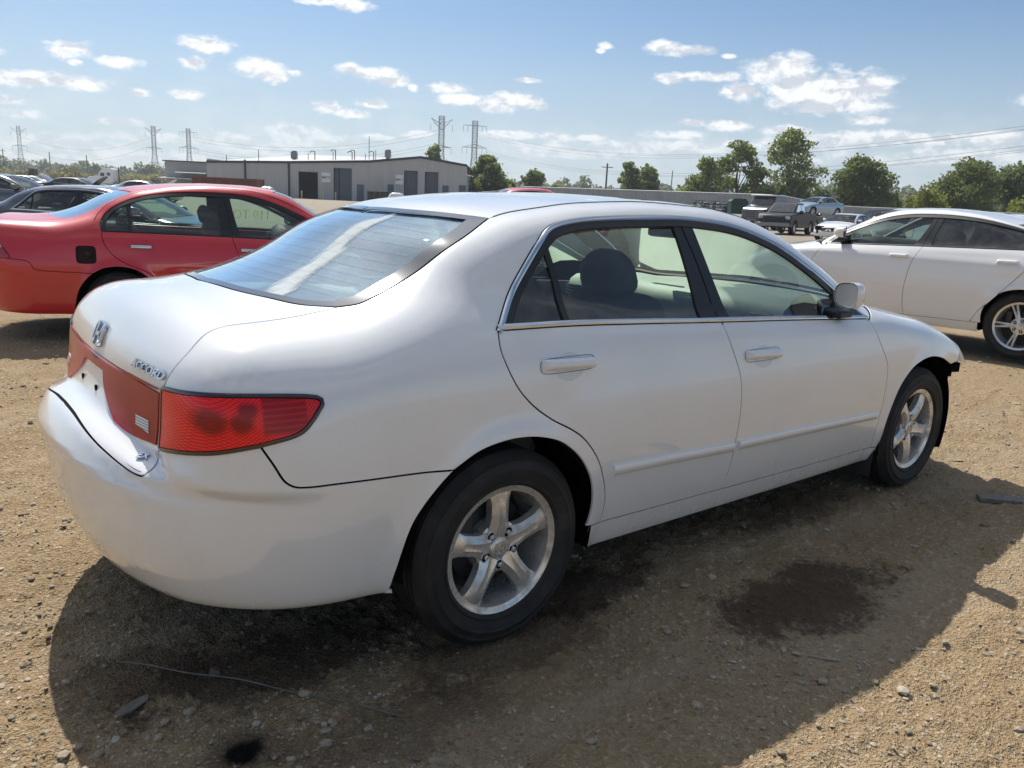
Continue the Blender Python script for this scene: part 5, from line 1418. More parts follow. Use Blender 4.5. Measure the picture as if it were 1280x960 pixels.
OV_RED = dict(bsp=.022,
    win=[(-.125, 1.000), (-.14, 1.055), (-.115, 1.12), (-.05, 1.19), (.06, 1.25), (.2, 1.30), (.42, 1.342), (.65, 1.362), (.9, 1.366), (1.12, 1.360), (1.3, 1.340), (1.5, 1.29), (1.7, 1.215), (1.9, 1.12), (2.05, 1.02), (2.15, .945)],
    belt=[(-.125, 1.000), (.5, .985), (1.0, .973), (2.16, .936)],
    RD=[(-.125, 1.0), (-.125, .94), (-.085, .85), (-.01, .775), (.10, .715), (.22, .67), (.30, .62), (.37, .55), (.41, .47), (.43, .40), (.422, .319)],
    lamp=[(-1.11, -.60, .99), (-1.09, -.68, .985), (-1.07, -.74, .98), (-1.01, -.82, .93), (-.95, -.85, .85), (-.90, -.865, .775), (-.91, -.863, .767), (-.94, -.85, .765), (-.97, -.84, .765), (-1.03, -.79, .765), (-1.08, -.70, .765), (-1.11, -.60, .765)],
    J=(-.97, -.84, .765), sh=[(-1.11, -.58, 1.03), (-1.04, -.57, 1.07), (-.80, -.57, 1.085)],
    sl=[(-1.10, -.592, .71), (-1.12, -.59, .69), (-1.14, -.572, .685), (-1.19, -.394, .70), (-1.2, 0, .71)], bb=[(-.404, -.84, .275), (-.70, -.80, .282), (-.92, -.72, .288), (-1.08, -.55, .292), (-1.16, -.26, .312), (-1.19, 0, .325)],
    bp0=[(.93, 1.37), (.94, 1.19), (.95, .97)], bp1=[(1.05, 1.368), (1.09, 1.15), (1.14, .965)], bpg=[(.985, 1.368), (1.02, 1.21), (1.06, .97)], div=[(.10, 1.27), (.115, 1.13), (.12, .99)])
OV_WHITE = dict(bsp=.022,
    win=[(-.34, 1.100), (-.22, 1.150), (-.05, 1.215), (.2, 1.295), (.5, 1.362), (.8, 1.395), (1.1, 1.40), (1.35, 1.383), (1.6, 1.328), (1.8, 1.25), (2.0, 1.15), (2.10, 1.085), (2.17, 1.02)],
    belt=[(-.34, 1.098), (.3, 1.078), (1.0, 1.055), (2.2, 1.008)],
    RD=[(.03, 1.086), (.005, 1.02), (-.005, .955), (.04, .88), (.16, .72), (.30, .55), (.40, .43), (.46, .315)],
    BD=[(1.06, 1.05), (1.10, .95), (1.13, .86), (1.155, .70), (1.165, .55), (1.155, .40), (1.135, .305)],
    FD=[(2.14, 1.01), (2.20, .93), (2.25, .85), (2.28, .76), (2.29, .64), (2.29, .5), (2.29, .38), (2.318, .282)],
    lamp=[(-.94, -.60, .97), (-.90, -.68, .97), (-.85, -.76, .97), (-.70, -.84, .97), (-.62, -.86, .965), (-.60, -.865, .955), (-.64, -.862, .92), (-.68, -.86, .89), (-.78, -.83, .85), (-.85, -.79, .83), (-.90, -.73, .82), (-.95, -.60, .81)],
    J=(-.78, -.83, .85), sh=[(-.93, -.58, 1.03), (-.85, -.57, 1.08), (-.70, -.57, 1.10)], G=(-.50, -.585, 1.11), gs=[(-.40, -.605, 1.13), (-.2, -.60, 1.20), (.05, -.59, 1.29)], C=(.26, -.555, 1.36),
    rt=[(.12, 0, 1.38), (.15, -.2, 1.38), (.21, -.41, 1.37)], bt=[(-.70, 0), (-.67, -.25), (-.62, -.40), (-.57, -.5)],
    sm=[(.40, -.56, 1.40), (.5, -.565, 1.41), (.65, -.57, 1.43)],
    bp0=[(.93, 1.41), (.96, 1.25), (.985, 1.05)], bp1=[(1.02, 1.41), (1.09, 1.2), (1.16, 1.045)], bpg=[(.985, 1.41), (1.03, 1.21), (1.075, 1.05)], div=[(.02, 1.24), (.03, 1.16), (.035, 1.08)])

def saloon(name, D, ov, pm, loc, rz, label, group=None, sp=.05, detail=True, wheels=(.325, .218, 'ridge', 5), scale=(1, 1, 1), glass_r=None, chrome=True, grille=True, bonnet_up=False, interior=True, frame=None, bumper_f=True, seat='seat_dark', dash='dash_dark'):
    S = Shape(D); root = thing(name, loc, rz, label, 'car', group); root.scale = scale
    L = std_lines(S, ov); bs = L['bsp']
    g_r = glass_r or M['glass_side']
    MT = dict(paint=pm, lens=M[ov.get('lens_mat', 'lens_red_far')], glass_rear=g_r if glass_r else M['glass_rear'], glass_front=M['glass_front'], glass_side=M['glass_side'], glass_side_rear=g_r, pillar=M['trim'], frame=frame or M['trim'], bright=M['chrome'] if chrome else M['trim'], seat=M[seat], dash=M[dash])
    if ov.get('flank_holes'): L['flank_holes'] = ov['flank_holes'](S)
    P, G = shell(S, L, MT, root, sp=sp)
    windows(S, L, G, MT, root, P, sp=sp * 1.5, chrome=chrome)
    both2 = lambda nm, mb, mat, par=root: [mb.build(nm, mat, par), mb.mirrored().build(nm, mat, par)]
    # front bumper with lamps and grille
    if bumper_f:
        fr = [(3.02, .648), (3.06, .55), (3.09, .42), (3.10, .27)]
        lp = join(L['hood_front'][::-1], L['head_rear'], L['front_cut'], side(S, fr, bs), free(S, [(3.10, -.84, .27), (3.30, -.70, .26), (3.48, -.35, .25), (3.52, 0, .25)], (-1, 0, 0), bs))
        half(S, lp, (-.8, .6, -.1), sp).build('front_bumper', pm, root)
        hl = join(*[free(S, [a, b], (-.7, .7, -.1), bs) for a, b in (((3.15, -.78, .80), (3.10, -.86, .69)), ((3.10, -.86, .69), (3.36, -.68, .64)), ((3.36, -.68, .64), (3.44, -.50, .66)), ((3.44, -.50, .66), (3.38, -.52, .75)), ((3.38, -.52, .75), (3.15, -.78, .80)))])
        both2('headlight', patch(S, hl, (-.7, .7, -.1), sp, off=-.006, skirt=.012), M['lens_clear'])
        gr = free(S, [(3.5, 0, .70), (3.46, -.40, .68), (3.46, -.42, .56), (3.5, 0, .50)], (-1, 0, 0), bs)
        half(S, gr, (-1, 0, 0), sp, off=-.006, skirt=.012).build('grille', M['trim'], root)
    if detail:
        for s in (0, 1):
            fx = (lambda m: m.mirrored() if s else m)
            hr = ov.get('handles', ((.18, .885), (1.25, .865)))
            for dd, (x, z) in zip((P['rear_door'][s], P['front_door'][s]), hr):
                fx(handle_mb(S, (x, z), .20, .004)).build('handle', M[ov.get('handle_mat', 'chrome')], dd, angle=50)
        for s in (-1, 1):
            mirror_part(root, (1.95, s * .77, .99 + ov.get('mz', 0)), pm, (.11, .17, .13), s)
    if interior:
        L['cab_lo'] = 0; L['dz'] = ov.get('mz', 0)
        cabin(S, L, MT, root, 1.22, 1.60, 2.30)
        dt = [(.43, .40), (2.20, .40), (2.20, .90), (-.25, .97), (-.25, .82), (.33, .78)]
        c = join(*[side(S, [dt[i], dt[(i + 1) % 6]], .06) for i in range(6)])
        both2('door_trim', patch(S, c, (0, 1, 0), .1, off=.05, skirt=0), M['trim_grey'])
        half(S, join(L['roof_rear'], L['seam'], L['roof_front']), (0, 0, -1), .1, off=.035, skirt=0).build('headliner', M['headliner'], root)
        lp = join(L['shut'][-1:], L['glass_side'], L['seam'], L['apil'], L['foot'], G['win'][::-1])
        both2('pillar_trim', patch(S, lp, (.1, .75, -.55), .07, off=.022, skirt=0), M['trim_grey'])
        ps = MB(); ps.rbox((-.22, 0, 1.02), (.66, 1.16, .03), .012); ps.build('parcel_shelf', M['dash_dark'], root)
    cw = join(L['ws_bot'][::-1], plan(S, [(2.20, -.705), (2.34, -.715)], bs), L['hood_rear'][::-1])
    half(S, cw, (-.2, 0, -1), .08, off=.012).build('cowl', M['trim'], root)
    underside(root, D['wb'])
    if bonnet_up:
        b = P['bonnet'][0]; 
        m = MB(); m.merge(both(patch(S, join(L['hood_rear'], L['hood_side'], L['hood_front'])[::1], (-.12, 0, -1), .12))) if False else None
        b.matrix_local = Matrix.Translation((2.45, 0, .98)) @ Matrix.Rotation(rad(-52), 4, 'Y') @ Matrix.Translation((-2.45, 0, -.98))
    R, rr, st, n = wheels
    for x in (0, D['wb']):
        for s in (-1, 1):
            wheel(root, x, s * .776, s, R=R, rr=rr, style=st, n=n, ang0=90 + 20 * (s > 0) + x * 13, detail=detail and sp < .06, tread=False)
    return S, L, G, P, root
M['lens_red_far'] = simple('red_lens_plain', (.35, .015, .012), .12, coat=1.0)
def lens_split():
    m, T, out = newmat('red_and_clear_lens'); co = objco(T); sep = T.n.new('ShaderNodeSeparateXYZ'); T.link(co, sep.inputs[0])
    n = T.noise(T.vmath('MULTIPLY', co, (20, 20, 50)), 1.0, 3, .5)
    k = T.smooth(T.math('SUBTRACT', sep.outputs[2], T.math('MULTIPLY', sep.outputs[0], .05)), .895, .905)
    c = T.mix(k, (.38, .02, .02), T.mix(T.smooth(n, .4, .6), (.30, .33, .40), (.62, .66, .72)))
    b = principled(T, out, Base_Color=c, Roughness=.15); b.inputs['Coat Weight'].default_value = 1; return m
M['lens_split'] = lens_split()
M['pocket'] = simple('fuel_pocket_dark', (.03, .006, .006), .6, var=.4, scale=30)
def marker_mat():
    m, T, out = newmat('yellow_window_marker'); d = T.n.new('ShaderNodeBsdfDiffuse'); t = T.n.new('ShaderNodeBsdfTranslucent'); mx = T.n.new('ShaderNodeMixShader')
    for q in (d, t): q.inputs[0].default_value = (.62, .60, .34, 1)
    mx.inputs[0].default_value = .6; T.link(d.outputs[0], mx.inputs[1]); T.link(t.outputs[0], mx.inputs[2]); T.link(mx.outputs[0], out.inputs[0]); return m
M['marker'] = marker_mat()

RZ_RT = math.atan2(VRT[1], VRT[0])
# the red saloon, its fuel flap open
def rect_loop(S, x, z, w, h, r=.03, bs=.01):
    pts = []
    for cx, cz, a0 in ((x + w / 2 - r, z + h / 2 - r, 0), (x - w / 2 + r, z + h / 2 - r, 90), (x - w / 2 + r, z - h / 2 + r, 180), (x + w / 2 - r, z - h / 2 + r, 270)):
        for k in range(6):
            a = rad(a0 + 18 * k); pts.append((cx + r * math.cos(a), cz + r * math.sin(a)))
    return side(S, pts + pts[:1], bs)
OV_RED['flank_holes'] = lambda S: [rect_loop(S, -.27, .80, .165, .145)]
OV_RED['lens_mat'] = 'lens_split'; OV_RED['handles'] = ((.21, .868), (1.22, .85))
h_ = VRT * math.cos(rad(25)) + VAX * math.sin(rad(25)); l_ = np.array([-h_[1], h_[0], 0])
p = gpos(141, 7.0, -.03) + l_ * .90
S_, L_, G_, P_, red = saloon('parked_car', SEDAN_R, OV_RED, M['red_paint'], tuple(p), math.atan2(h_[1], h_[0]), 'red saloon with open fuel flap, parked left of the foreground white car', sp=.04, scale=(.91, 1, 1), chrome=False, seat='seat_dark')
_ring = ribbon(S_, G_['win'], [(.052, -.002), (.057, -.002)], caps=False)
for _m in (_ring, _ring.mirrored()): _m.build('door_gap', M['gap'], red, smooth=False)
pk = MB(); lp_ = rect_loop(S_, -.27, .80, .165, .145)
pk.merge(patch(S_, lp_, (0, 1, 0), .03, off=.05, skirt=-.05, gap=0))
c_ = lift(S_, [(-.255, 0, .80)], (0, 1, 0))[0]
pk.lathe([(0, -.012), (.035, -.012), (.038, .0), (.038, .05)], 20, c=c_ + np.array([0, .02, 0]))
pk.rbox((c_[0], c_[1] + .012, c_[2]), (.060, .03, .012), .005)
pk.build('fuel_pocket', M['pocket'], red, recalc=True)
mk = text_mb('LOT 011', .15, .002, spacing=1.1, bold=.0)
mk.xf(T4(np.array([[1, 0, 0], [0, .22, 0.975], [0, .975, -.22]]).T @ np.eye(3), (0, 0, 0)))
gl_ = lift(S_, [(1.42, 0, 1.10)], (0, 1, 0))[0]
V = np.concatenate(mk.v); x_, z_ = V[:, 0], V[:, 2] if np.ptp(V[:, 2]) > np.ptp(V[:, 1]) else V[:, 1]
q = lift(S_, np.stack([1.42 + x_ * .85, x_ * 0, 1.13 + z_], 1), (0, 1, 0)); q = q + S_.N(q) * -.008
mb = MB(); mb.add(q * np.array([1, -1, 1]), mk.f); mb.build('window_marking', M['marker'], P_['front_door'][1], smooth=False)

# the white saloon on the right
OV_WHITE['handles'] = ((.20, .955), (1.27, .935)); OV_WHITE['mz'] = .07; OV_WHITE['handle_mat'] = 'white_paint_far'
h_ = -VRT * math.cos(rad(47)) + VAX * math.sin(rad(47)); l_ = np.array([-h_[1], h_[0], 0])
p = gpos(1297, 8.0, .05) - l_ * .90
saloon('parked_car', SEDAN_W, OV_WHITE, M['white_paint_far'], tuple(p), math.atan2(h_[1], h_[0]), 'white saloon with dark rear windows and split five spoke wheels, at the right edge', sp=.04, wheels=(.338, .245, 'twin', 5), glass_r=M['glass_dark'], chrome=False)

# the dark blue saloon behind the red one
p = gpos(6, 12.5, -.13) + VAX * .9
saloon('parked_car', SEDAN_A, dict(bsp=.04), M['navy_paint'], tuple(p), RZ_RT, 'dark blue saloon with bright window trim standing behind the red one', sp=.08, detail=True)
CARS_A = 'cars far off in the storage yard'
def far_car(px, depth, turn, pm, label, z=0.0, scale=(1, 1, 1), **k):
    p = gpos(px, depth, z)
    return saloon('parked_car', SEDAN_A, dict(bsp=.07), pm, tuple(p), RZ_RT + rad(turn), label, CARS_A, sp=.16, detail=k.pop('detail', True), scale=scale, interior=k.pop('interior', False), **k)
# ---------------------------------------------------------------- trees
def leaf_mat(name, col, trans=.55):
    m, T, out = newmat(name); co = objco(T)
    n = T.noise(co, .55, 4, .6); n2 = T.noise(co, 3.0, 3, .6)
    c = np.array(col)
    cc = T.mix(T.smooth(n, .35, .68), tuple(c * .62), tuple(c * 1.35)); cc = T.mix(T.math('MULTIPLY', n2, .4), cc, (c[0] * 1.5, c[1] * 1.25, c[2] * .8))
    d = T.n.new('ShaderNodeBsdfPrincipled'); T.setin(d, 'Base Color', cc); d.inputs['Roughness'].default_value = .6; d.inputs['Specular IOR Level'].default_value = .3
    t = T.n.new('ShaderNodeBsdfTranslucent'); T.link(T.mix(.5, cc, (c[0] * 1.6, c[1] * 1.5, c[2] * .6)), t.inputs[0])
    mx = T.n.new('ShaderNodeMixShader'); mx.inputs[0].default_value = trans
    T.link(d.outputs[0], mx.inputs[1]); T.link(t.outputs[0], mx.inputs[2]); T.link(mx.outputs[0], out.inputs[0]); return m
M['leaf_a'] = leaf_mat('leaves_mid_green', (.165, .21, .085))
M['leaf_b'] = leaf_mat('leaves_dark_green', (.125, .165, .068))
M['leaf_c'] = leaf_mat('leaves_yellow_green', (.18, .21, .065))
M['leaf_far'] = leaf_mat('leaves_far', (.15, .18, .13))
M['leaf_pale'] = leaf_mat('pale_weeds', (.19, .185, .125))
M['bark'] = simple('bark', (.10, .08, .06), .95, var=.3, bump=.6, bscale=12)
def leaves(P, size, up=.3):
    """leaf-cluster cards: small bent quads at the points P"""
    n = len(P); a = RNG.normal(size=(n, 3)); a[:, 2] += up; a /= np.linalg.norm(a, axis=1, keepdims=True)
    b = np.cross(a, RNG.normal(size=(n, 3))); b /= np.linalg.norm(b, axis=1, keepdims=True); c = np.cross(a, b)
    s_ = np.broadcast_to(np.asarray(size, float), (n,)) * (.6 + .8 * RNG.random(n))
    w = s_[:, None] * (.55 + .3 * RNG.random((n, 1)))
    V = np.stack([P - b * s_[:, None], P + c * w, P + b * s_[:, None] + a * s_[:, None] * .3, P - c * w], 1)
    F = np.arange(n * 4).reshape(n, 4); return V.reshape(-1, 3), F
def crown_pts(blobs, n, shell=.55):
    out = []; vol = np.array([b[3] * b[4] * b[5] for b in blobs]) ** .75; vol /= vol.sum()
    for (x, y, z, rx, ry, rz), v in zip(blobs, vol):
        k = max(8, int(n * v)); d = RNG.normal(size=(k, 3)); d /= np.linalg.norm(d, axis=1, keepdims=True)
        r = (shell + (1 - shell) * RNG.random(k) ** .6) * (1 + .16 * RNG.normal(size=k))
        r *= 1 + .35 * (fbm(np.stack([d[:, 0] * 2 + x, d[:, 1] * 2 + d[:, 2] * 3 + z], 1) * 1.5, 3, int(abs(x * 7)) + 3) - .5)
        out.append(np.array([x, y, z]) + d * r[:, None] * np.array([rx, ry, rz]))
    return np.concatenate(out)
def tree(name, base, h, w, mat, label, group=None, form='round', n=3200, leaf=.22, depth_w=None, trunk=True, cat='tree'):
    root = thing(name, tuple(base), 0, label, cat, group)
    dw = depth_w or w * .8; blobs = []
    if form == 'round':
        for i in range(22):
            a = RNG.random() * 6.28; r = .72 * RNG.random() ** .5; t = RNG.random()
            zc = h * (.17 + .66 * t); k = math.sin(math.pi * min(1, .26 + .66 * t))
            blobs.append((math.cos(a) * r * w * .5 * k * 1.2, math.sin(a) * r * dw * .5 * k * 1.2, zc, w * (.15 + .09 * RNG.random()), dw * (.15 + .09 * RNG.random()), h * (.09 + .07 * RNG.random())))
    elif form == 'tall':       # upright, open, several leaders
        for i in range(26):
            t = i / 25; a = RNG.random() * 6.28; k = math.sin(math.pi * (.16 + .80 * t)) ** .8; r = .46 * RNG.random() ** .45
            blobs.append((math.cos(a) * r * w * k, math.sin(a) * r * dw * k, h * (.14 + .82 * t), w * (.12 + .11 * RNG.random()), dw * (.12 + .11 * RNG.random()), h * (.055 + .05 * RNG.random())))
    elif form == 'spire':      # a clump of pointed leaders
        for q in range(5):
            ox = (RNG.random() - .5) * w * .75; oy = (RNG.random() - .5) * dw * .7; hh = h * (.62 + .38 * RNG.random())
            for i in range(7):
                t = i / 6; blobs.append((ox, oy, hh * (.15 + .82 * t), w * (.17 * (1 - t) + .03), dw * (.17 * (1 - t) + .03), hh * .10))
    else:                      # bush
        for i in range(12):
            a = RNG.random() * 6.28; r = .42 * RNG.random() ** .5
            blobs.append((math.cos(a) * r * w, math.sin(a) * r * dw, h * (.20 + .52 * RNG.random() * (1 - r)), w * .17, dw * .17, h * .22))
    m = MB(); P = crown_pts(blobs, int(n * 1.3)); P = P[P[:, 2] > .1]; v, f = leaves(P, leaf); m.add(v, f)
    m.build('crown', mat, root, smooth=False)
    if trunk:
        t = MB(); t.tube([(0, 0, -.2), (.03 * w, 0, h * .25), (-.02 * w, .02 * w, h * .5), (0, 0, h * .75)], [h * .022, h * .017, h * .012, h * .004], 8)
        for b in blobs[::3]:
            z0 = h * (.12 + .3 * RNG.random()); t.tube([(0, 0, z0), (b[0] * .5, b[1] * .5, (z0 + b[2]) * .55), (b[0], b[1], b[2])], [h * .009, h * .006, h * .002], 5)
        t.build('trunk', M['bark'], root)
    return root
GT = 'trees behind the fence'
def ptree(px0, px1, ytop, D, mat, label, form='round', n=3000, leaf=None, **k):
    c = (px0 + px1) / 2; w = (px1 - px0) * D / FPX * (1.22 if form in ('tall', 'spire') else 1.12); h = zat(c, ytop, D)
    return tree('tree', gpos(c, D), h, w, M[mat], label, GT, form, n, leaf or max(.10, D * .0019), **k)
ptree(858, 902, 199, 118, 'leaf_a', 'small loose crowned tree, first of the row behind the grey fence', 'tall', 1900)
ptree(888, 948, 178, 122, 'leaf_a', 'tall airy tree left of the tallest tree in the row', 'tall', 3600)
ptree(944, 1018, 164, 120, 'leaf_a', 'tallest airy tree with open crown, standing above the black pickup', 'tall', 4200)
ptree(1034, 1116, 190, 112, 'leaf_b', 'round dense dark tree right of the tall airy trees', 'round', 6500)
ptree(1166, 1250, 190, 108, 'leaf_b', 'broad dark tree behind the right white car, left of the edge tree', 'round', 6500)
ptree(1226, 1300, 196, 112, 'leaf_b', 'dark round tree cut by the right edge', 'round', 5200)
ptree(1122, 1184, 218, 96, 'leaf_c', 'low yellow green bush in front of the dark trees', 'bush', 3600, trunk=False)
ptree(1262, 1330, 232, 92, 'leaf_c', 'low yellowish bush at the right edge under the dark tree', 'bush', 2400, trunk=False)
ptree(996, 1040, 222, 116, 'leaf_b', 'shrubby dark growth between the tall trees and the round tree', 'bush', 1500, trunk=False)
ptree(582, 630, 195, 128, 'leaf_a', 'loose many stemmed tree at the end of the warehouse', 'tall', 4200)
ptree(574, 604, 216, 124, 'leaf_c', 'low bush against the end of the warehouse', 'bush', 1500, trunk=False)
ptree(616, 652, 218, 132, 'leaf_c', 'small green shrub right of the pointed tree', 'bush', 1200, trunk=False)
ptree(650, 684, 207, 150, 'leaf_b', 'small compact tree above the white roof, right of the warehouse', 'round', 1800)
ptree(680, 704, 222, 155, 'leaf_c', 'low bush between two small trees above the white roof', 'bush', 900, trunk=False)
ptree(770, 796, 203, 150, 'leaf_a', 'slim pale tree at the left of a dark rounded clump', 'tall', 1500)
ptree(786, 832, 201, 150, 'leaf_b', 'dark rounded clump with one leader, left of the row of tall trees', 'round', 3000)
ptree(528, 556, 183, 165, 'leaf_a', 'tree top showing over the warehouse ridge', 'tall', 1400)
for px0, px1, yt, lab in ((852, 890, 228, 'low growth at the foot of the first loose tree'), (884, 930, 224, 'low growth under the second airy tree'), (926, 968, 226, 'low growth between the two tall airy trees'), (966, 1008, 214, 'dense growth under the tallest airy tree'), (1090, 1130, 232, 'low shrub right of the round dense tree'), (1200, 1236, 224, 'low dense growth between the two dark edge trees')):
    ptree(px0, px1, yt, 117, 'leaf_b', lab, 'bush', 1500, trunk=False)
# far wooded belts, too far to tell trees apart
def wood(name, x0, x1, D, htop, n, leaf, label, mat='leaf_far', seed=1):
    pts = []; r = np.random.default_rng(seed)
    xs = np.linspace(x0, x1, int((x1 - x0) / 7) + 2)
    for x in xs:
        d = D * (1 + .25 * r.random()); p = gpos(x, d); h = htop * (.6 + .55 * r.random()); w = 7 * d / FPX * (1.0 + .9 * r.random())
        k = int(n / len(xs)); u = r.normal(size=(k, 3)); u /= np.linalg.norm(u, axis=1, keepdims=True)
        pts.append(p + np.array([0, 0, h * .45]) + u * (r.random((k, 1)) ** .35) * np.array([w, w, h * .55]))
    P = np.concatenate(pts); P = P[P[:, 2] > 0]; m = MB(); v, f = leaves(P, leaf); m.add(v, f)
    o = m.build(name, M[mat], None, smooth=False); o['kind'] = 'stuff'; o['label'] = label
wood('far_wood', -60, 300, 420, 10.5, 14000, .95, 'hazy belt of far trees along the left horizon')
wood('far_wood', 600, 880, 380, 12.5, 11000, .95, 'hazy belt of far trees behind the fence', seed=4)
wood('far_wood', 860, 1400, 330, 16.5, 16000, .95, 'wooded rise on the right horizon', seed=6)
wood('scrub', -80, 280, 210, 3.6, 8000, .5, 'pale scrub and tall weeds at the far edge of the yard', 'leaf_pale', seed=8)
wood('scrub', 620, 900, 165, 4.0, 8000, .42, 'low scrub beyond the fence', 'leaf_pale', seed=9)
wood('scrub', 850, 1400, 124, 4.4, 11000, .34, 'scrub along the far side of the fence', 'leaf_b', seed=12)

# ---------------------------------------------------------------- warehouse
M['wall_metal'] = None
def siding():
    m, T, out = newmat('grey_metal_siding'); co = objco(T); sep = T.n.new('ShaderNodeSeparateXYZ'); T.link(co, sep.inputs[0])
    w = T.math('SINE', T.math('MULTIPLY', sep.outputs[0], 2 * math.pi / .30))
    n = T.noise(T.vmath('MULTIPLY', co, (.6, .6, .12)), 2.0, 5, .6)
    c = T.ramp(n, [(.3, (.42, .41, .395)), (.7, (.50, .485, .465))])
    b = principled(T, out, Base_Color=T.mix(T.smooth(w, .4, 1.0), c, (.36, .355, .345)), Roughness=.6)
    T.link(T.bump(w, .25, .02), b.inputs['Normal']); return m
M['siding'] = siding()
M['door_blue'] = simple('blue_grey_roller_door', (.085, .105, .13), .5, var=.1, scale=2)
M['edge_dark'] = simple('dark_roof_edge', (.035, .038, .045), .6)
M['roof_metal'] = simple('pale_metal_roof', (.36, .36, .36), .5, var=.1, scale=.6)
M['sign_white'] = simple('white_sign_board', (.75, .75, .74), .5)
M['ink'] = simple('black_sign_paint', (.02, .02, .02), .6)
M['concrete'] = simple('concrete', (.33, .31, .28), .9)
M['inside'] = simple('dark_interior', (.012, .012, .012), .9)
M['rust_red'] = simple('rusty_brown_container', (.17, .06, .035), .8, var=.3, scale=1.2)
M['bin_dark'] = simple('dark_bin', (.022, .022, .025), .6)
M['galv'] = simple('galvanised_steel', (.24, .25, .26), .55, metal=.4)
M['post_yellow'] = simple('faded_bollard', (.45, .42, .30), .7)
def warehouse():
    D = 119.0; px_m = D / FPX
    o = gpos(422, D); root = thing('warehouse', tuple(o), RZ_RT, 'long grey metal warehouse with roller doors and low gabled roof', 'warehouse')
    X = lambda px: (px - 422) * px_m * 1.0
    hz = lambda px: horizon_y(px)
    Z = lambda px, py: CAM[2] + (hz(px) - py) * px_m
    def xz(px, py): return (X(px), max(0, Z(px, py)))
    top = [xz(264, 203.3), xz(363, 204.2), xz(462, 203.5), xz(523, 198.8), xz(579, 208.6)]
    doors = [(375, 398.5, 216, 'open'), (417.5, 439.5, 211.8, 'shut'), (503, 519.5, 215, 'shut'), (528, 544.5, 216.5, 'shut')]
    wl = MB()
    # facade with openings: columns between door edges
    xs = sorted([264, 579, 363, 462, 523] + [d[0] for d in doors] + [d[1] for d in doors])
    tp = np.array(top)
    for a, b in zip(xs[:-1], xs[1:]):
        xa, xb = X(a), X(b); za, zb = np.interp([xa, xb], tp[:, 0], tp[:, 1]); z0 = -.3
        for d in doors:
            if d[0] <= a and b <= d[1]: z0 = Z((a + b) / 2, d[2])
        wl.prism([(xa, z0), (xb, z0), (xb, zb), (xa, za)], -.18, 0, axes=(0, 2, 1))
    dp = 42.0
    wl.box((X(264) + .1, dp / 2, 2.4), (.2, dp, 5.2)); wl.box((X(579) - .1, dp / 2, 2.2), (.2, dp, 4.4)); wl.box(((X(264) + X(579)) / 2, dp, 2.4), (X(579) - X(264), .2, 5.0))
    wl.build('wall', M['siding'], root, smooth=False)
    # dark fascia along the roof line
    fs = MB()
    for (xa, za), (xb, zb) in zip(top[:-1], top[1:]): fs.prism([(xa, za - .22), (xb, zb - .22), (xb, zb + .10), (xa, za + .10)], -.34, .0, axes=(0, 2, 1))
    fs.build('fascia', M['edge_dark'], root, smooth=False)
    rf = MB(); zr = 7.6
    rf.add([(X(264), 0, top[0][1]), (X(462), 0, top[2][1]), (X(455), 24, zr - .3), (X(335), 24, zr - .5), (X(264), dp, 5), (X(462), dp, 5)], [(0, 1, 2, 3), (3, 2, 5, 4), (0, 3, 4)])
    rf.add([(X(462), 0, top[2][1] - .01), (X(523), 0, top[3][1]), (X(523) - 1, dp, 6.6), (X(455), 24, zr - .31)], [(0, 1, 2, 3)])
    rf.add([(X(523), 0, top[3][1]), (X(579), 0, top[4][1]), (X(579), dp, 4.9), (X(523) - 1, dp, 6.6)], [(0, 1, 2, 3)])
    rf.build('roof', M['roof_metal'], root, smooth=False)
    for a, b, t, st in doors:
        xa, xb, zt = X(a), X(b), Z((a + b) / 2, t)
        fr = MB(); 
        for x in (xa, xb): fr.box((x, -.02, zt / 2), (.12, .30, zt))
        fr.box(((xa + xb) / 2, -.02, zt), (xb - xa + .12, .30, .12))
        if st == 'shut':
            d = MB(); n = int(zt / .28)
            for i in range(n): d.box(((xa + xb) / 2, .20, zt * (i + .5) / n), (xb - xa - .1, .05, zt / n - .03))
            d.box(((xa + xb) / 2, .26, zt / 2), (xb - xa, .03, zt)); dr = d.build('roller_door', M['door_blue'], root, smooth=False)
        else:
            d = MB(); d.box(((xa + xb) / 2, 7, zt / 2), (xb - xa + 6, .1, zt + 2)); d.box((xa - 3, 3.6, zt / 2), (.1, 7, zt + 2)); d.box((xb + 3, 3.6, zt / 2), (.1, 7, zt + 2)); d.box(((xa + xb) / 2, 3.6, zt + .9), (xb - xa + 6, 7, .1))
            d.box(((xa + xb) / 2, .4, zt - .18), (xb - xa - .3, .2, .2))
            dr = d.build('door_opening', M['inside'], root, smooth=False)
        fr.build('frame', M['edge_dark'], dr, smooth=False)
    for px in (310.5, 363.5):
        m = MB(); m.rbox((X(px), -.26, 2.6), (.28, .14, 5.0), .03); m.build('downspout', M['edge_dark'], root)
    for px, w, t in ((450, 1.0, 231), (574, 1.0, 232), (553.5, .9, 232.5), (487, .9, 231)):
        m = MB(); m.box((X(px), -.21, Z(px, t) / 2), (w, .06, Z(px, t))); d = m.build('side_door', M['door_blue'], root, smooth=False)
        m = MB(); m.rbox((X(px) + w * .35, -.27, 1.0), (.05, .06, .14), .02); m.build('handle', M['galv'], d)
    for px, y0, y1, tx in ((408.5, 217, 228.5, 'BAY 2'), (497.5, 220, 231, 'BAY 1')):
        z0, z1 = Z(px, y1), Z(px, y0); m = MB(); w = 1.3 if px < 450 else 1.1; m.box((X(px), -.24, (z0 + z1) / 2), (w, .05, z1 - z0)); sg = m.build('bay_sign', M['sign_white'], root, smooth=False)
        t = text_mb(tx, .44 if px < 450 else .38, .02, bold=.012); t.xf(T4(rotx(math.pi / 2), (X(px), -.275, (z0 + z1) / 2))); t.build('sign_letters', M['ink'], sg, smooth=False)
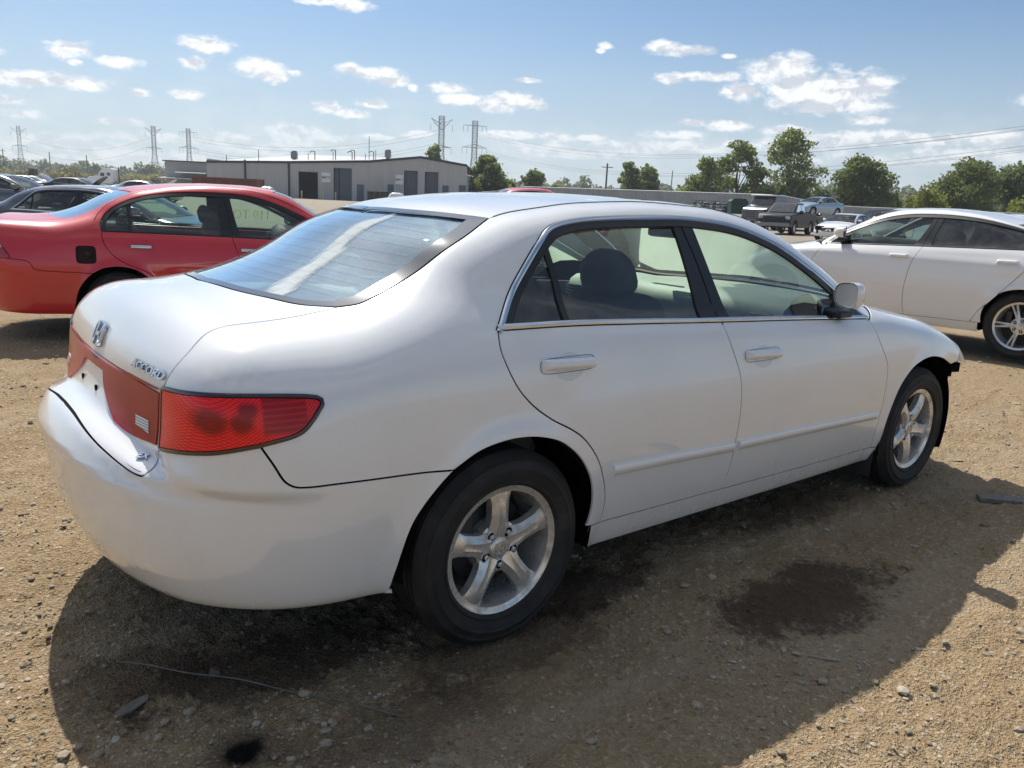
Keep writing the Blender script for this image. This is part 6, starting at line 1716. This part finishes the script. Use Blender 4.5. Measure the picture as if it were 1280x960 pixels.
    for px, py, k in ((284, 196, 'p'), (323, 190, 'p'), (371, 195, 'p'), (379, 192.5, 'g'), (401, 192, 'p'), (404, 191, 'g'), (424, 193, 'g'), (427, 191.5, 'g'), (450, 193, 'g'), (452.5, 191, 'p'), (444.5, 175, 'p'), (440, 195, 'p')):
        y = 9.0 if px > 360 else 2.0; z1 = Z(px, py) * (1 + y / D) ; m = MB(); x = X(px) * (1 + y / D); zb = 5.0 if px > 360 else 4.8
        m.tube([(x, y, zb), (x, y, z1)], .05 if k == 'p' else .07, 6)
        if k == 'g': m.tube([(x, y, z1), (x - .5, y, z1 + .05), (x - .75, y, z1 - .2)], .06, 6)
        m.build('roof_vent', M['edge_dark'], root)
    for px, py in ((353.5, 193), (465, 191.5)):
        m = MB(); x, z = X(px) * 1.1, Z(px, py) * 1.05; m.rbox((x, 10, z - .3), (.9, .9, 1.0), .05); m.lathe([(0, z + .5), (.42, z + .35), (.45, z + .1)], 14, axis='z', c=(x, 10, 0)); m.tube([(x, 10, 4.6), (x, 10, z)], .3, 8)
        m.build('roof_ventilator', M['galv'], root)
    # lower wing at the left end
    root2 = thing('lean_to_shed', tuple(gpos(236, 124)), RZ_RT, 'low grey shed with pale canopies at the left end of the warehouse', 'shed')
    k = 124 / FPX; x0, x1 = (208 - 236) * k, (266 - 236) * k; z1 = CAM[2] + (horizon_y(236) - 204) * k
    m = MB(); m.box(((x0 + x1) / 2, 6, z1 / 2), (x1 - x0, 12, z1)); m.build('wall', M['siding'], root2, smooth=False)
    m = MB(); m.box(((x0 + x1) / 2, 5.8, z1 + .06), (x1 - x0 + .4, 12.6, .14)); m.build('roof', M['edge_dark'], root2, smooth=False)
    m = MB(); m.box((x1 - 2.6, -1.1, z1 * .66), (4.6, 2.4, .12), R=rotx(.10)); m.build('canopy', M['roof_metal'], root2, smooth=False)
    m = MB(); m.box(((x0 + x1) / 2, -1.6, z1 * .46), (x1 - x0, 3.0, .12), R=rotx(.05)); m.build('canopy', M['roof_metal'], root2, smooth=False)
    for x in (x0 + .2, (x0 + x1) / 2, x1 - .3):
        m = MB(); m.tube([(x, -2.9, 0), (x, -2.9, z1 * .45)], .07, 8); m.build('canopy_post', M['galv'], root2)
warehouse()
# bollards by the doors
for i, (px, lab) in enumerate(((377, 'pale bollard at the left of the open bay door'), (400.5, 'pale bollard at the right of the open bay door'), (403.5, 'pale bollard under the first bay sign'), (419.5, 'pale bollard at the left of the closed bay door beside the sign'))):
    p = gpos(px, 116.5); m = MB(); m.lathe([(.0, 1.15), (.08, 1.13), (.11, 1.08), (.11, -.1)], 14, axis='z'); tag(m.build('bollard', M['post_yellow'], loc=tuple(p)), lab, 'bollard', 'bollards by the warehouse doors')
# brown container, bins, sheeted load
def container(px0, px1, ytop, D, mat, label, cat, h=None, depth=2.4, name='container'):
    c = (px0 + px1) / 2; w = (px1 - px0) * D / FPX; h = h or zat(c, ytop, D); r = thing(name, tuple(gpos(c, D)), RZ_RT, label, cat)
    m = MB(); n = max(6, int(w / .28)); m.box((0, depth / 2, h / 2 + .08), (w, depth, h - .16))
    for i in range(n): m.box((-w / 2 + w * (i + .5) / n, -.03, h / 2 + .08), (w / n * .5, .07, h - .4))
    m.build('body', M[mat], r, smooth=False)
    t = MB()
    for z in (.12, h - .06): t.box((0, depth / 2, z), (w + .1, depth + .14, .14))
    for s in (-1, 1): t.box((s * w / 2, -.02, h / 2), (.14, .14, h)); t.box((s * w / 2, depth, h / 2), (.14, .14, h))
    t.build('frame', M[mat], r, smooth=False); return r
container(242, 320, 222.2, 88, 'rust_red', 'long rusty brown container in front of the warehouse', 'container')
GB = 'dark bins by the warehouse wall'
for i, (a, b) in enumerate(((459, 464), (464.5, 471), (471.5, 478), (478.5, 485), (485.5, 491))):
    D = 115; w = (b - a) * D / FPX; r = thing('waste_bin', tuple(gpos((a + b) / 2, D)), RZ_RT, 'dark waste bin in the row standing along the warehouse wall', 'bin', GB)
    m = MB(); m.rbox((0, .4, .75), (w * .94, .8, 1.3), .06); m.build('body', M['bin_dark'], r); m = MB(); m.rbox((0, .38, 1.45), (w * .98, .9, .10), .04); m.build('lid', M['bin_dark'], r)
def wreck(px, D, w, h, label, mat):
    r = thing('sheeted_wreck', tuple(gpos(px, D)), RZ_RT, label, 'wreck')
    m = MB()
    def fn(u, v):
        x = (u - .5) * w; y = (v - .5) * w * .6; k = np.clip(1 - np.abs(2 * u - 1) ** 3, 0, 1) * np.clip(1 - np.abs(2 * v - 1) ** 4, 0, 1)
        return np.stack([x, y, .05 + h * k ** .6 * (.8 + .4 * fbm(np.stack([u * 5, v * 5], 1), 3, 2))], 1)
    m.grid(fn, 18, 14); m.build('body', M[mat], r); 
    k = MB()
    for sx in (-1, 1):
        for sy in (-1, 1): k.lathe([(0, -.1), (.30, -.1), (.31, .1), (0, .1)], 16, c=(sx * w * .3, sy * w * .26, .3))
    k.build('tyre', M['tyre'], r)
wreck(334, 84, 2.2, 1.35, 'crumpled pale wreck beside the brown container', 'silver_paint')
wreck(496, 104, 2.6, 1.35, 'crumpled white wreck in front of the roller doors', 'white_paint_far')

# ---------------------------------------------------------------- fence along the far side of the yard
def bank_h(px, D):
    """the yard rises a little towards the fence in the middle of the picture"""
    a = min(1, max(0, (1035 - px) / 90)); b = min(1, max(0, (D - 62) / 9)); c = min(1, max(0, (px - 600) / 40))
    sm = lambda t: t * t * (3 - 2 * t)
    return .95 * sm(a) * sm(b) * sm(c)
def bank():
    pxs = np.linspace(596, 1040, 60); Ds = [60, 62, 63, 64, 65, 66, 67, 68, 69, 70, 71, 73, 80, 100, 125, 140]
    V = []
    for px in pxs:
        for D in Ds: V.append(gpos(px, D, bank_h(px, D) - (.02 if bank_h(px, D) < .01 else 0)))
    n = len(Ds); m = MB(); m.add(np.array(V), [(i * n + j, i * n + j + 1, (i + 1) * n + j + 1, (i + 1) * n + j) for i in range(len(pxs) - 1) for j in range(n - 1)])
    o = m.build('gravel_bank', M['gravel'], None, recalc=True); o['kind'] = 'structure'
bank()
def fence():
    a, b = gpos(560, 128), gpos(1420, 70); d = b - a; L = np.linalg.norm(d); u = d / L
    root = thing('metal_fence', tuple(a), math.atan2(d[1], d[0]), 'long grey corrugated metal fence along the far side of the yard', 'fence')
    n = int(L / 2.6); panel = None
    m = MB(); k = int(L / .13); xs = np.linspace(0, L, k); y = .035 * np.sign(np.sin(np.arange(k) * math.pi / 2 + .4))
    def zf(x):
        q = a + u * x - CAM; dep = q @ VAX; lat = q @ VRT; px_ = 640 + lat / dep * FPX * 1.01
        return bank_h(px_, dep)
    zz = np.array([zf(x) for x in xs])
    V = np.concatenate([np.stack([xs, y, zz - .1], 1), np.stack([xs, y, zz + 2.15], 1)]); f = [(i, i + 1, k + i + 1, k + i) for i in range(k - 1)]
    m.add(V, f); m.tube(np.stack([xs[::20], xs[::20] * 0 + .05, zz[::20] + 2.16], 1), .05, 4); m.build('panel', M['fence'], root, smooth=False)
    for i in range(0, n + 1, 2):
        m = MB(); m.box((i * 2.6, .10, 1.1 + zf(i * 2.6)), (.10, .10, 2.3)); m.build('post', M['galv'], root, smooth=False)
M['fence'] = simple('weathered_fence_sheet', (.30, .31, .32), .6, var=.15, scale=.5, metal=.2)
fence()

# ---------------------------------------------------------------- pylons, wires, poles
M['steel'] = simple('pylon_steel', (.15, .16, .17), .7, var=.1)
def pylon(px, ytop, D, label, kind='b', turn=0.0):
    H = zat(px, ytop, D); r = thing('lattice_pylon', tuple(gpos(px, D)), RZ_RT + turn, label, 'pylon', 'lattice pylons of the power line')
    b0, b1 = H * .085, H * .031; t_ = H * .0024
    bw = lambda z: b0 + (b1 - b0) * min(1, z / (H * .55)) if z < H * .55 else b1
    m = MB(); n = 13; zs = [H * (1 - (1 - i / n) ** 1.25) for i in range(n + 1)]
    for i in range(n):
        z0, z1 = zs[i], zs[i + 1]; w0, w1 = bw(z0), bw(z1)
        c0 = [(-w0, -w0), (w0, -w0), (w0, w0), (-w0, w0)]; c1 = [(-w1, -w1), (w1, -w1), (w1, w1), (-w1, w1)]
        for q in range(4):
            p, p2 = c0[q], c0[(q + 1) % 4]; s_, s2 = c1[q], c1[(q + 1) % 4]
            m.tube([(*p, z0), (*s_, z1)], t_ * 1.4, 4); m.tube([(*p, z0), (*s2, z1)], t_ * .8, 4, cap=False); m.tube([(*p2, z0), (*s_, z1)], t_ * .8, 4, cap=False); m.tube([(*s_, z1), (*s2, z1)], t_ * .8, 4, cap=False)
    m.build('tower', M['steel'], r, smooth=False)
    arms = [(.94, .155, .0), (.66, .165, .045)] if kind == 'b' else [(.93, .125, .0), (.64, .125, .03), (.42, .10, .03)]
    if kind == 'v': arms = [(.90, .14, -.07), (.62, .13, .02), (.36, .10, .02)]
    for za, la, rise in arms:
        a = MB(); z = H * za; l = H * la
        for s in (-1, 1):
            for y in (-b1, b1):
                a.tube([(0, y, z + H * rise), (s * l, 0, z if rise >= 0 else z - H * rise)], t_, 4, cap=False); a.tube([(0, y, z), (s * l, 0, z if rise >= 0 else z - H * rise)], t_, 4, cap=False)
            for k in range(1, 5): a.tube([(s * l * k / 5, 0, z), (s * l * (k - .5) / 5, 0, z + (H * rise * (1 - k / 5) if rise >= 0 else 0))], t_ * .7, 4, cap=False)
        a.build('cross_arm', M['steel'], r, smooth=False)
        for s in (-1, 1):
            for k in ((1.0, .62) if kind == 'b' else (1.0,)):
                q = MB(); q.tube([(s * l * k, 0, z), (s * l * k, 0, z - H * .085)], t_ * 1.0, 5); q.build('insulator', M['steel'], r)
    return r
pylon(28, 158, 640, 'lattice pylon farthest left, standing alone over the scrub', 'v', .5)
pylon(195, 158, 650, 'lattice pylon with angled top arms, left one of the pair left of the warehouse', 'v', .2)
pylon(238, 161, 600, 'lattice pylon with flat arms, right one of the pair left of the warehouse', 'b', .15)
pylon(550, 145, 560, 'lattice pylon with raised top arms, left one of the pair over the warehouse', 'v', .3)
pylon(591, 151, 540, 'lattice pylon with flat arms, right one of the pair over the warehouse', 'b', .25)
GW = 'power line wires'
def wire(pts, sag, label, r=.05, n=30):
    m = MB(); P = []
    for (pa, pb), s in zip(zip(pts[:-1], pts[1:]), sag):
        A, B = [np.array([*gpos(q[0], q[2])[:2], zat(*q)]) for q in (pa, pb)]
        t = np.linspace(0, 1, n)[:, None]; w = A + (B - A) * t; w[:, 2] -= s * 4 * t[:, 0] * (1 - t[:, 0]); P.append(w)
    P = np.concatenate(P); dd = np.linalg.norm(P - CAM, axis=1)
    m.tube(P, r, 4, cap=False); tag(m.build('power_wire', M['steel']), label, 'wire', GW)
right_w = 'overhead wire of the power line climbing towards the right edge'
for (ya, yb, Dr) in ((166, 146, 210), (171, 150, 210), (168, 152, 230), (188, 172, 200), (192, 177, 200), (190, 180, 215)):
    wire([(606, ya, 540), (1330, yb, Dr)], (11,), right_w, .05)
mid_w = 'overhead wire sagging between the two pairs of pylons'
for (ya, yb) in ((172, 163), (176, 168), (187, 179), (191, 183)):
    wire([(245, ya, 600), (545, yb, 560)], (9,), mid_w, .075)
left_w = 'overhead wire running left from the left pair of pylons'
for (ya, yb) in ((170, 166), (186, 176)):
    wire([(28, ya, 640), (190, yb + 6, 650)], (10,), left_w, .075)
def pole(px, ytop, D, label, cross=True):
    H = zat(px, ytop, D); r = thing('utility_pole', tuple(gpos(px, D)), RZ_RT, label, 'pole', 'utility poles')
    m = MB(); m.tube([(0, 0, -.3), (0, 0, H)], [.24, .16], 8); m.build('pole_shaft', M['bark'], r)
    if cross: m = MB(); m.box((0, -.2, H - .8), (2.4, .14, .16)); m.build('cross_bar', M['bark'], r, smooth=False)
pole(756, 204, 175, 'slim utility pole with small cross bar rising over the trees'); pole(837, 213, 300, 'far utility pole in the gap left of the tall trees', False)
pole(64, 190, 330, 'slim utility pole left of the white truck cab', False); pole(110, 194, 340, 'slim utility pole above the open bonnets', False); pole(6, 186, 330, 'slim utility pole near the left edge')
# ---------------------------------------------------------------- vehicles in the yard beyond
def poly_body(m, prof, w, taper=.0, mi=0):
    """side profile [(x, z)] extruded across the car with slightly narrowed top"""
    zt = max(z for x, z in prof); n = len(prof); V = []
    for s in (-1, 1):
        for x, z in prof: V.append((x, s * (w / 2 - taper * max(0, (z - .9)) ), z))
    f = [tuple(range(n)), tuple(range(2 * n - 1, n - 1, -1))] + [(i, n + i, n + (i + 1) % n, (i + 1) % n) for i in range(n)]
    return m.add(np.array(V), f, mi=mi)
def bevel(o, w=.04, seg=3):
    b = o.modifiers.new('bevel', 'BEVEL'); b.width = w; b.segments = seg; b.limit_method = 'ANGLE'; b.angle_limit = rad(28); return o
def simple_wheels(root, xs, ys, R, W=.26):
    for x in xs:
        for s in (-1, 1):
            w = thing('wheel', (x, s * ys, R)); w.parent = root
            m = MB(); m.lathe([(R * .62, -W / 2), (R * .95, -W / 2), (R, -W * .3), (R, W * .3), (R * .95, W / 2), (R * .62, W / 2)], 28); m.build('tyre', M['tyre'], w)
            k = MB(); k.lathe([(0, -W * .42), (R * .2, -W * .45), (R * .58, -W * .36), (R * .63, -W * .46), (R * .63, W * .46), (R * .58, W * .36), (R * .2, W * .45), (0, W * .42)], 20); k.build('rim', M['rim'], w)
def pickup(px, D, turn, label):
    root = thing('pickup_truck', tuple(gpos(px, D)), RZ_RT + rad(turn), label, 'pickup truck')
    b = MB(); poly_body(b, [(-1.1, .52), (-1.15, 1.30), (.95, 1.34), (1.0, 1.32), (3.25, 1.32), (3.95, 1.24), (4.55, 1.18), (4.68, 1.0), (4.70, .52), (4.4, .42), (4.15, .42), (4.0, .72), (3.75, .88), (3.45, .88), (3.2, .72), (3.08, .42), (.52, .42), (.4, .72), (.15, .88), (-.15, .88), (-.4, .72), (-.5, .45)], 2.0)
    bevel(b.build('body', M['black_paint'], root, angle=40), .06)
    c = MB(); poly_body(c, [(1.02, 1.30), (1.12, 1.86), (1.35, 1.92), (2.45, 1.90), (2.65, 1.84), (3.38, 1.30)], 1.86, .22); bevel(c.build('cab', M['black_paint'], root, angle=40), .05)
    for x0, x1 in ((1.22, 1.92), (2.02, 2.95)):
        for s in (-1, 1):
            g = MB(); z1 = 1.80; xs = [(x0, 1.38), (x0 + .03, z1), (min(x1, 2.58), z1), (x1 if x1 < 2.5 else 3.12, 1.38)]
            V = [(x, s * (.935 - .22 * (z - .9) + .012), z) for x, z in xs]; g.add(V, [(0, 1, 2, 3) if s < 0 else (3, 2, 1, 0)]); g.build('window', M['glass_dark'], root, smooth=False)
    w = MB(); w.add([(3.36, -.78, 1.335), (3.36, .78, 1.335), (2.72, .62, 1.83), (2.72, -.62, 1.83)], [(0, 1, 2, 3)]); w.xf(T4(None, (.02, 0, .012))); w.build('windshield', M['glass_dark'], root, smooth=False)
    g = MB(); g.rbox((4.68, 0, .93), (.08, 1.30, .34), .03); g.rbox((4.72, 0, .93), (.03, 1.5, .06), .01); g.build('grille', M['trim'], root)
    for s in (-1, 1):
        h = MB(); h.rbox((4.62, s * .80, 1.0), (.16, .30, .18), .04); h.build('headlight', M['lens_clear'], root)
        q = MB(); q.rbox((2.95, s * 1.10, 1.36), (.12, .24, .22), .05); q.tube([(2.98, s * .92, 1.32), (2.96, s * 1.05, 1.33)], .04, 6); q.build('door_mirror', M['trim'], root)
    bp = MB(); bp.rbox((4.70, 0, .60), (.18, 1.96, .24), .06); bp.build('front_bumper', M['galv'], root)
    simple_wheels(root, (0, 3.6), .84, .40, .28); return root
pickup(996, 53, 236, 'black full size pickup facing the camera, beyond the near car')
def tow_truck(px, D, turn):
    root = thing('flatbed_truck', tuple(gpos(px, D)), RZ_RT + rad(turn), 'flatbed truck with dark windscreen and pale visor behind the black pickup', 'truck')
    c = MB(); poly_body(c, [(3.3, .6), (3.3, 2.30), (3.5, 2.45), (4.6, 2.42), (4.95, 1.75), (5.6, 1.55), (5.75, 1.4), (5.75, .6)], 2.2, .08); bevel(c.build('cab', M['grey_paint'], root, angle=40), .06)
    w = MB(); w.add([(4.97, -.92, 1.74), (4.97, .92, 1.74), (4.66, .88, 2.33), (4.66, -.88, 2.33)], [(0, 1, 2, 3)]); w.xf(T4(None, (.03, 0, .015))); w.build('windshield', M['glass_dark'], root, smooth=False)
    b = MB(); b.box((.2, 0, 1.02), (6.0, 2.4, .16)); b.box((.2, 0, .75), (6.0, .9, .35)); b.build('flatbed', M['galv'], root, smooth=False)
    v = MB(); v.rbox((4.72, 0, 2.45), (.5, 2.0, .10), .04); v.build('visor', M['sign_white'], root)
    simple_wheels(root, (-.6, 4.3), .9, .45, .3)
tow_truck(1000, 63, 218)
far_car(1034, 62, 212, M['sky_paint'], 'pale blue saloon carried high behind the black pickup', z=1.12, glass_r=M['glass_dark'])
far_car(1071, 43.5, 228, M['white_paint_far'], 'white saloon with smashed dark front, right of the black pickup', glass_r=M['glass_dark'])
dm = bpy.data.objects[[o.name for o in bpy.data.objects if o.get('label', '').startswith('white saloon with smashed')][0]]
m = MB(); m.rbox((3.50, .05, .52), (.16, 1.35, .30), .06); m.rbox((3.40, -.52, .66), (.22, .46, .2), .06, R=rotz(.3)); m.rbox((3.42, .55, .60), (.2, .3, .22), .06)
m.build('broken_front', M['under'], dm)
far_car(1114, 47, 222, M['black_paint'], 'dark tall car right of the smashed white one', scale=(1, 1.02, 1.24), glass_r=M['glass_dark'])
GS = 'pale cars parked behind the right white car'
for px, D, pm, lab, sc_ in ((1168, 30, 'white_paint_far', 'white tall car, only its roof showing above the right white car, leftmost of three', (1.0, 1.02, 1.19)), (1226, 31, 'silver_paint', 'silver tall car, only its roof showing above the right white car', (1.0, 1.02, 1.18)), (1296, 29, 'white_paint_far', 'white tall car, its roof showing at the right edge above the white car', (1.0, 1.02, 1.16))):
    far_car(px, D, 205, M[pm], lab, scale=sc_, glass_r=M['glass_dark'])
far_car(628, 27, 10, M['red_paint'], 'tall red car, only its roof strip showing above the white roof', scale=(1.0, 1.02, 1.23), glass_r=M['glass_dark'])
# left: rows of stored cars, two with raised bonnets
for px, D, turn, pm, lab, up in ((-46, 26, 5, 'grey_paint', 'grey saloon at the left edge behind the dark blue one', False), (10, 70, 20, 'silver_paint', 'silver saloon far off at the left edge', False), (48, 84, 200, 'white_paint_far', 'white saloon far off left of the loader', False), (72, 58, 8, 'black_paint', 'black saloon with raised bonnet, left of the truck cab', True), (112, 60, 190, 'grey_paint', 'dark grey saloon with raised bonnet beside the truck cab', True), (158, 56, 5, 'silver_paint', 'silver saloon with raised bonnet, right of the truck cab', True), (-60, 50, 12, 'white_paint_far', 'white saloon beyond the left edge row', False)):
    far_car(px, D, turn, M[pm], lab, glass_r=M['glass_dark'], bonnet_up=up)
def semi(px, D):
    root = thing('truck_cab', tuple(gpos(px, D)), RZ_RT + rad(178), 'white sleeper truck cab standing in the far left row', 'truck')
    c = MB(); poly_body(c, [(-1.6, .8), (-1.6, 3.2), (-1.2, 3.45), (.3, 3.25), (.9, 2.7), (1.15, 2.0), (2.9, 1.75), (3.1, 1.5), (3.1, .6), (2.6, .6), (-1.6, .6)], 2.3, .05); bevel(c.build('cab', M['white_paint_far'], root, angle=40), .10)
    for s in (-1, 1):
        for x0, x1, z0, z1 in ((-.1, .65, 1.95, 2.55), (-1.2, -.6, 2.1, 2.6)):
            g = MB(); g.rbox(((x0 + x1) / 2, s * 1.115, (z0 + z1) / 2), (x1 - x0, .05, z1 - z0), .02); g.build('window', M['glass_dark'], root)
    e = MB(); e.tube([(-1.75, -.9, .9), (-1.75, -.9, 3.7)], .09, 8); e.build('exhaust_stack', M['trim'], root)
    simple_wheels(root, (-2.2, 2.2), 1.0, .5, .3)
    f = MB(); f.box((-1.2, 0, .75), (4.6, .9, .25)); f.build('chassis', M['under'], root, smooth=False)
semi(134, 150)
def loader(px, D):
    root = thing('wheel_loader', tuple(gpos(px, D)), RZ_RT, 'yellow loader with dark cab among the far cars at left', 'loader')
    M['loader_yellow'] = simple('loader_yellow', (.42, .24, .03), .5)
    b = MB(); b.rbox((.9, 0, 1.15), (2.2, 1.5, .8), .12); b.rbox((-.9, 0, 1.0), (1.4, 1.3, .5), .1); b.build('body', M['loader_yellow'], root)
    c = MB()
    for x in (-.75, .35):
        for y in (-.6, .6): c.tube([(x, y, 1.4), (x * .92, y * .92, 2.75)], .06, 6)
    c.rbox((-.2, 0, 2.82), (1.4, 1.45, .14), .05); c.box((-.2, 0, 2.1), (1.0, 1.1, 1.2)); c.build('cab', M['trim'], root, smooth=False)
    a = MB(); a.tube([(-1.2, .5, 1.3), (-2.4, .5, .7)], .1, 6); a.tube([(-1.2, -.5, 1.3), (-2.4, -.5, .7)], .1, 6); a.rbox((-2.7, 0, .6), (.7, 2.2, .7), .1); a.build('bucket', M['loader_yellow'], root)
    simple_wheels(root, (-1.1, 1.2), .75, .62, .4)
loader(43, 165)
# green bin and the row of motorcycles along the fence
r = thing('waste_container', tuple(gpos(924, 74, bank_h(924, 74))), RZ_RT, 'dark green waste container in front of the fence', 'container')
M['bin_green'] = simple('dark_green_bin', (.015, .045, .03), .6)
m = MB(); m.prism([(-.72, 0), (.72, 0), (.78, 1.1), (.6, 1.28), (-.6, 1.28), (-.78, 1.1)], 0, 1.3, axes=(0, 2, 1)); m.build('body', M['bin_green'], r, smooth=False)
m = MB(); m.rbox((0, .65, 1.32), (1.2, 1.36, .09), .04); m.build('lid', M['bin_green'], r)
m = MB(); m.rbox((0, -.03, 1.0), (1.5, .06, .08), .02); m.build('rail', M['bin_green'], r)
def motorcycle(label, group):
    root = thing('motorcycle', (0, 0, 0), 0, label, 'motorcycle', group)
    for x in (-.68, .72):
        w = MB(); a = np.linspace(0, 2 * np.pi, 25); w.tube(np.stack([x + .27 * np.cos(a), a * 0, .32 + .27 * np.sin(a)], 1), .055, 7, cap=False)
        w.lathe([(0, -.03), (.06, -.03), (.22, -.01), (.22, .01), (.06, .03), (0, .03)], 18, c=(x, 0, .32)); w.build('wheel', M['tyre'], root)
    t = MB(); t.rbox((.14, 0, .82), (.52, .28, .22), .10, 7); t.build('tank', M['black_paint'], root)
    s = MB(); s.rbox((-.38, 0, .78), (.66, .26, .10), .05, 6); s.build('seat', M['seat_dark'], root)
    e = MB(); e.rbox((.05, 0, .48), (.50, .34, .36), .06, 6); e.tube([(.2, .2, .35), (-.4, .22, .30), (-.9, .22, .36)], .045, 8); e.build('engine', M['galv'], root)
    f = MB(); f.tube([(.72, 0, .32), (.48, 0, .95)], .04, 6); f.tube([(-.68, 0, .32), (-.2, 0, .5), (.3, 0, .7), (.48, 0, .9)], .035, 6); f.build('frame', M['chrome'], root)
    h = MB(); h.tube([(.32, -.36, 1.08), (.46, -.2, 1.04), (.46, .2, 1.04), (.32, .36, 1.08)], .02, 6); h.rbox((.56, 0, .92), (.14, .18, .18), .06); h.build('handlebar', M['trim'], root)
    return root
GM = 'motorcycles lined up along the fence'
mc = motorcycle('dark motorcycle in the line standing along the grey fence', GM)
for i, px in enumerate((868, 876, 884, 891, 899, 908, 942, 950, 958, 966)):
    o = mc if i == 0 else copy_tree(mc)
    o.location = tuple(gpos(px, 76 + (i % 3) * 1.2, bank_h(px, 76))); o.rotation_euler = (0, 0, RZ_RT + rad(70 + 18 * ((i * 7) % 5)))
# ---------------------------------------------------------------- summer haze over the far yard
def haze():
    m = MB(); m.box((350 * VAX[0], 350 * VAX[1], 36.0), (1500, 1500, 75.0))
    mt = bpy.data.materials.new('haze'); mt.use_nodes = True; T = NT(mt.node_tree); T.n.clear()
    out = T.n.new('ShaderNodeOutputMaterial'); v = T.n.new('ShaderNodeVolumePrincipled')
    v.inputs['Color'].default_value = (.86, .92, 1.0, 1); v.inputs['Density'].default_value = HAZE; v.inputs['Anisotropy'].default_value = .3
    T.link(v.outputs[0], out.inputs['Volume'])
    o = m.build('haze', mt, None, smooth=False); o['kind'] = 'stuff'; o['label'] = 'thin summer haze in the air over the yard'
HAZE = .00035
haze()
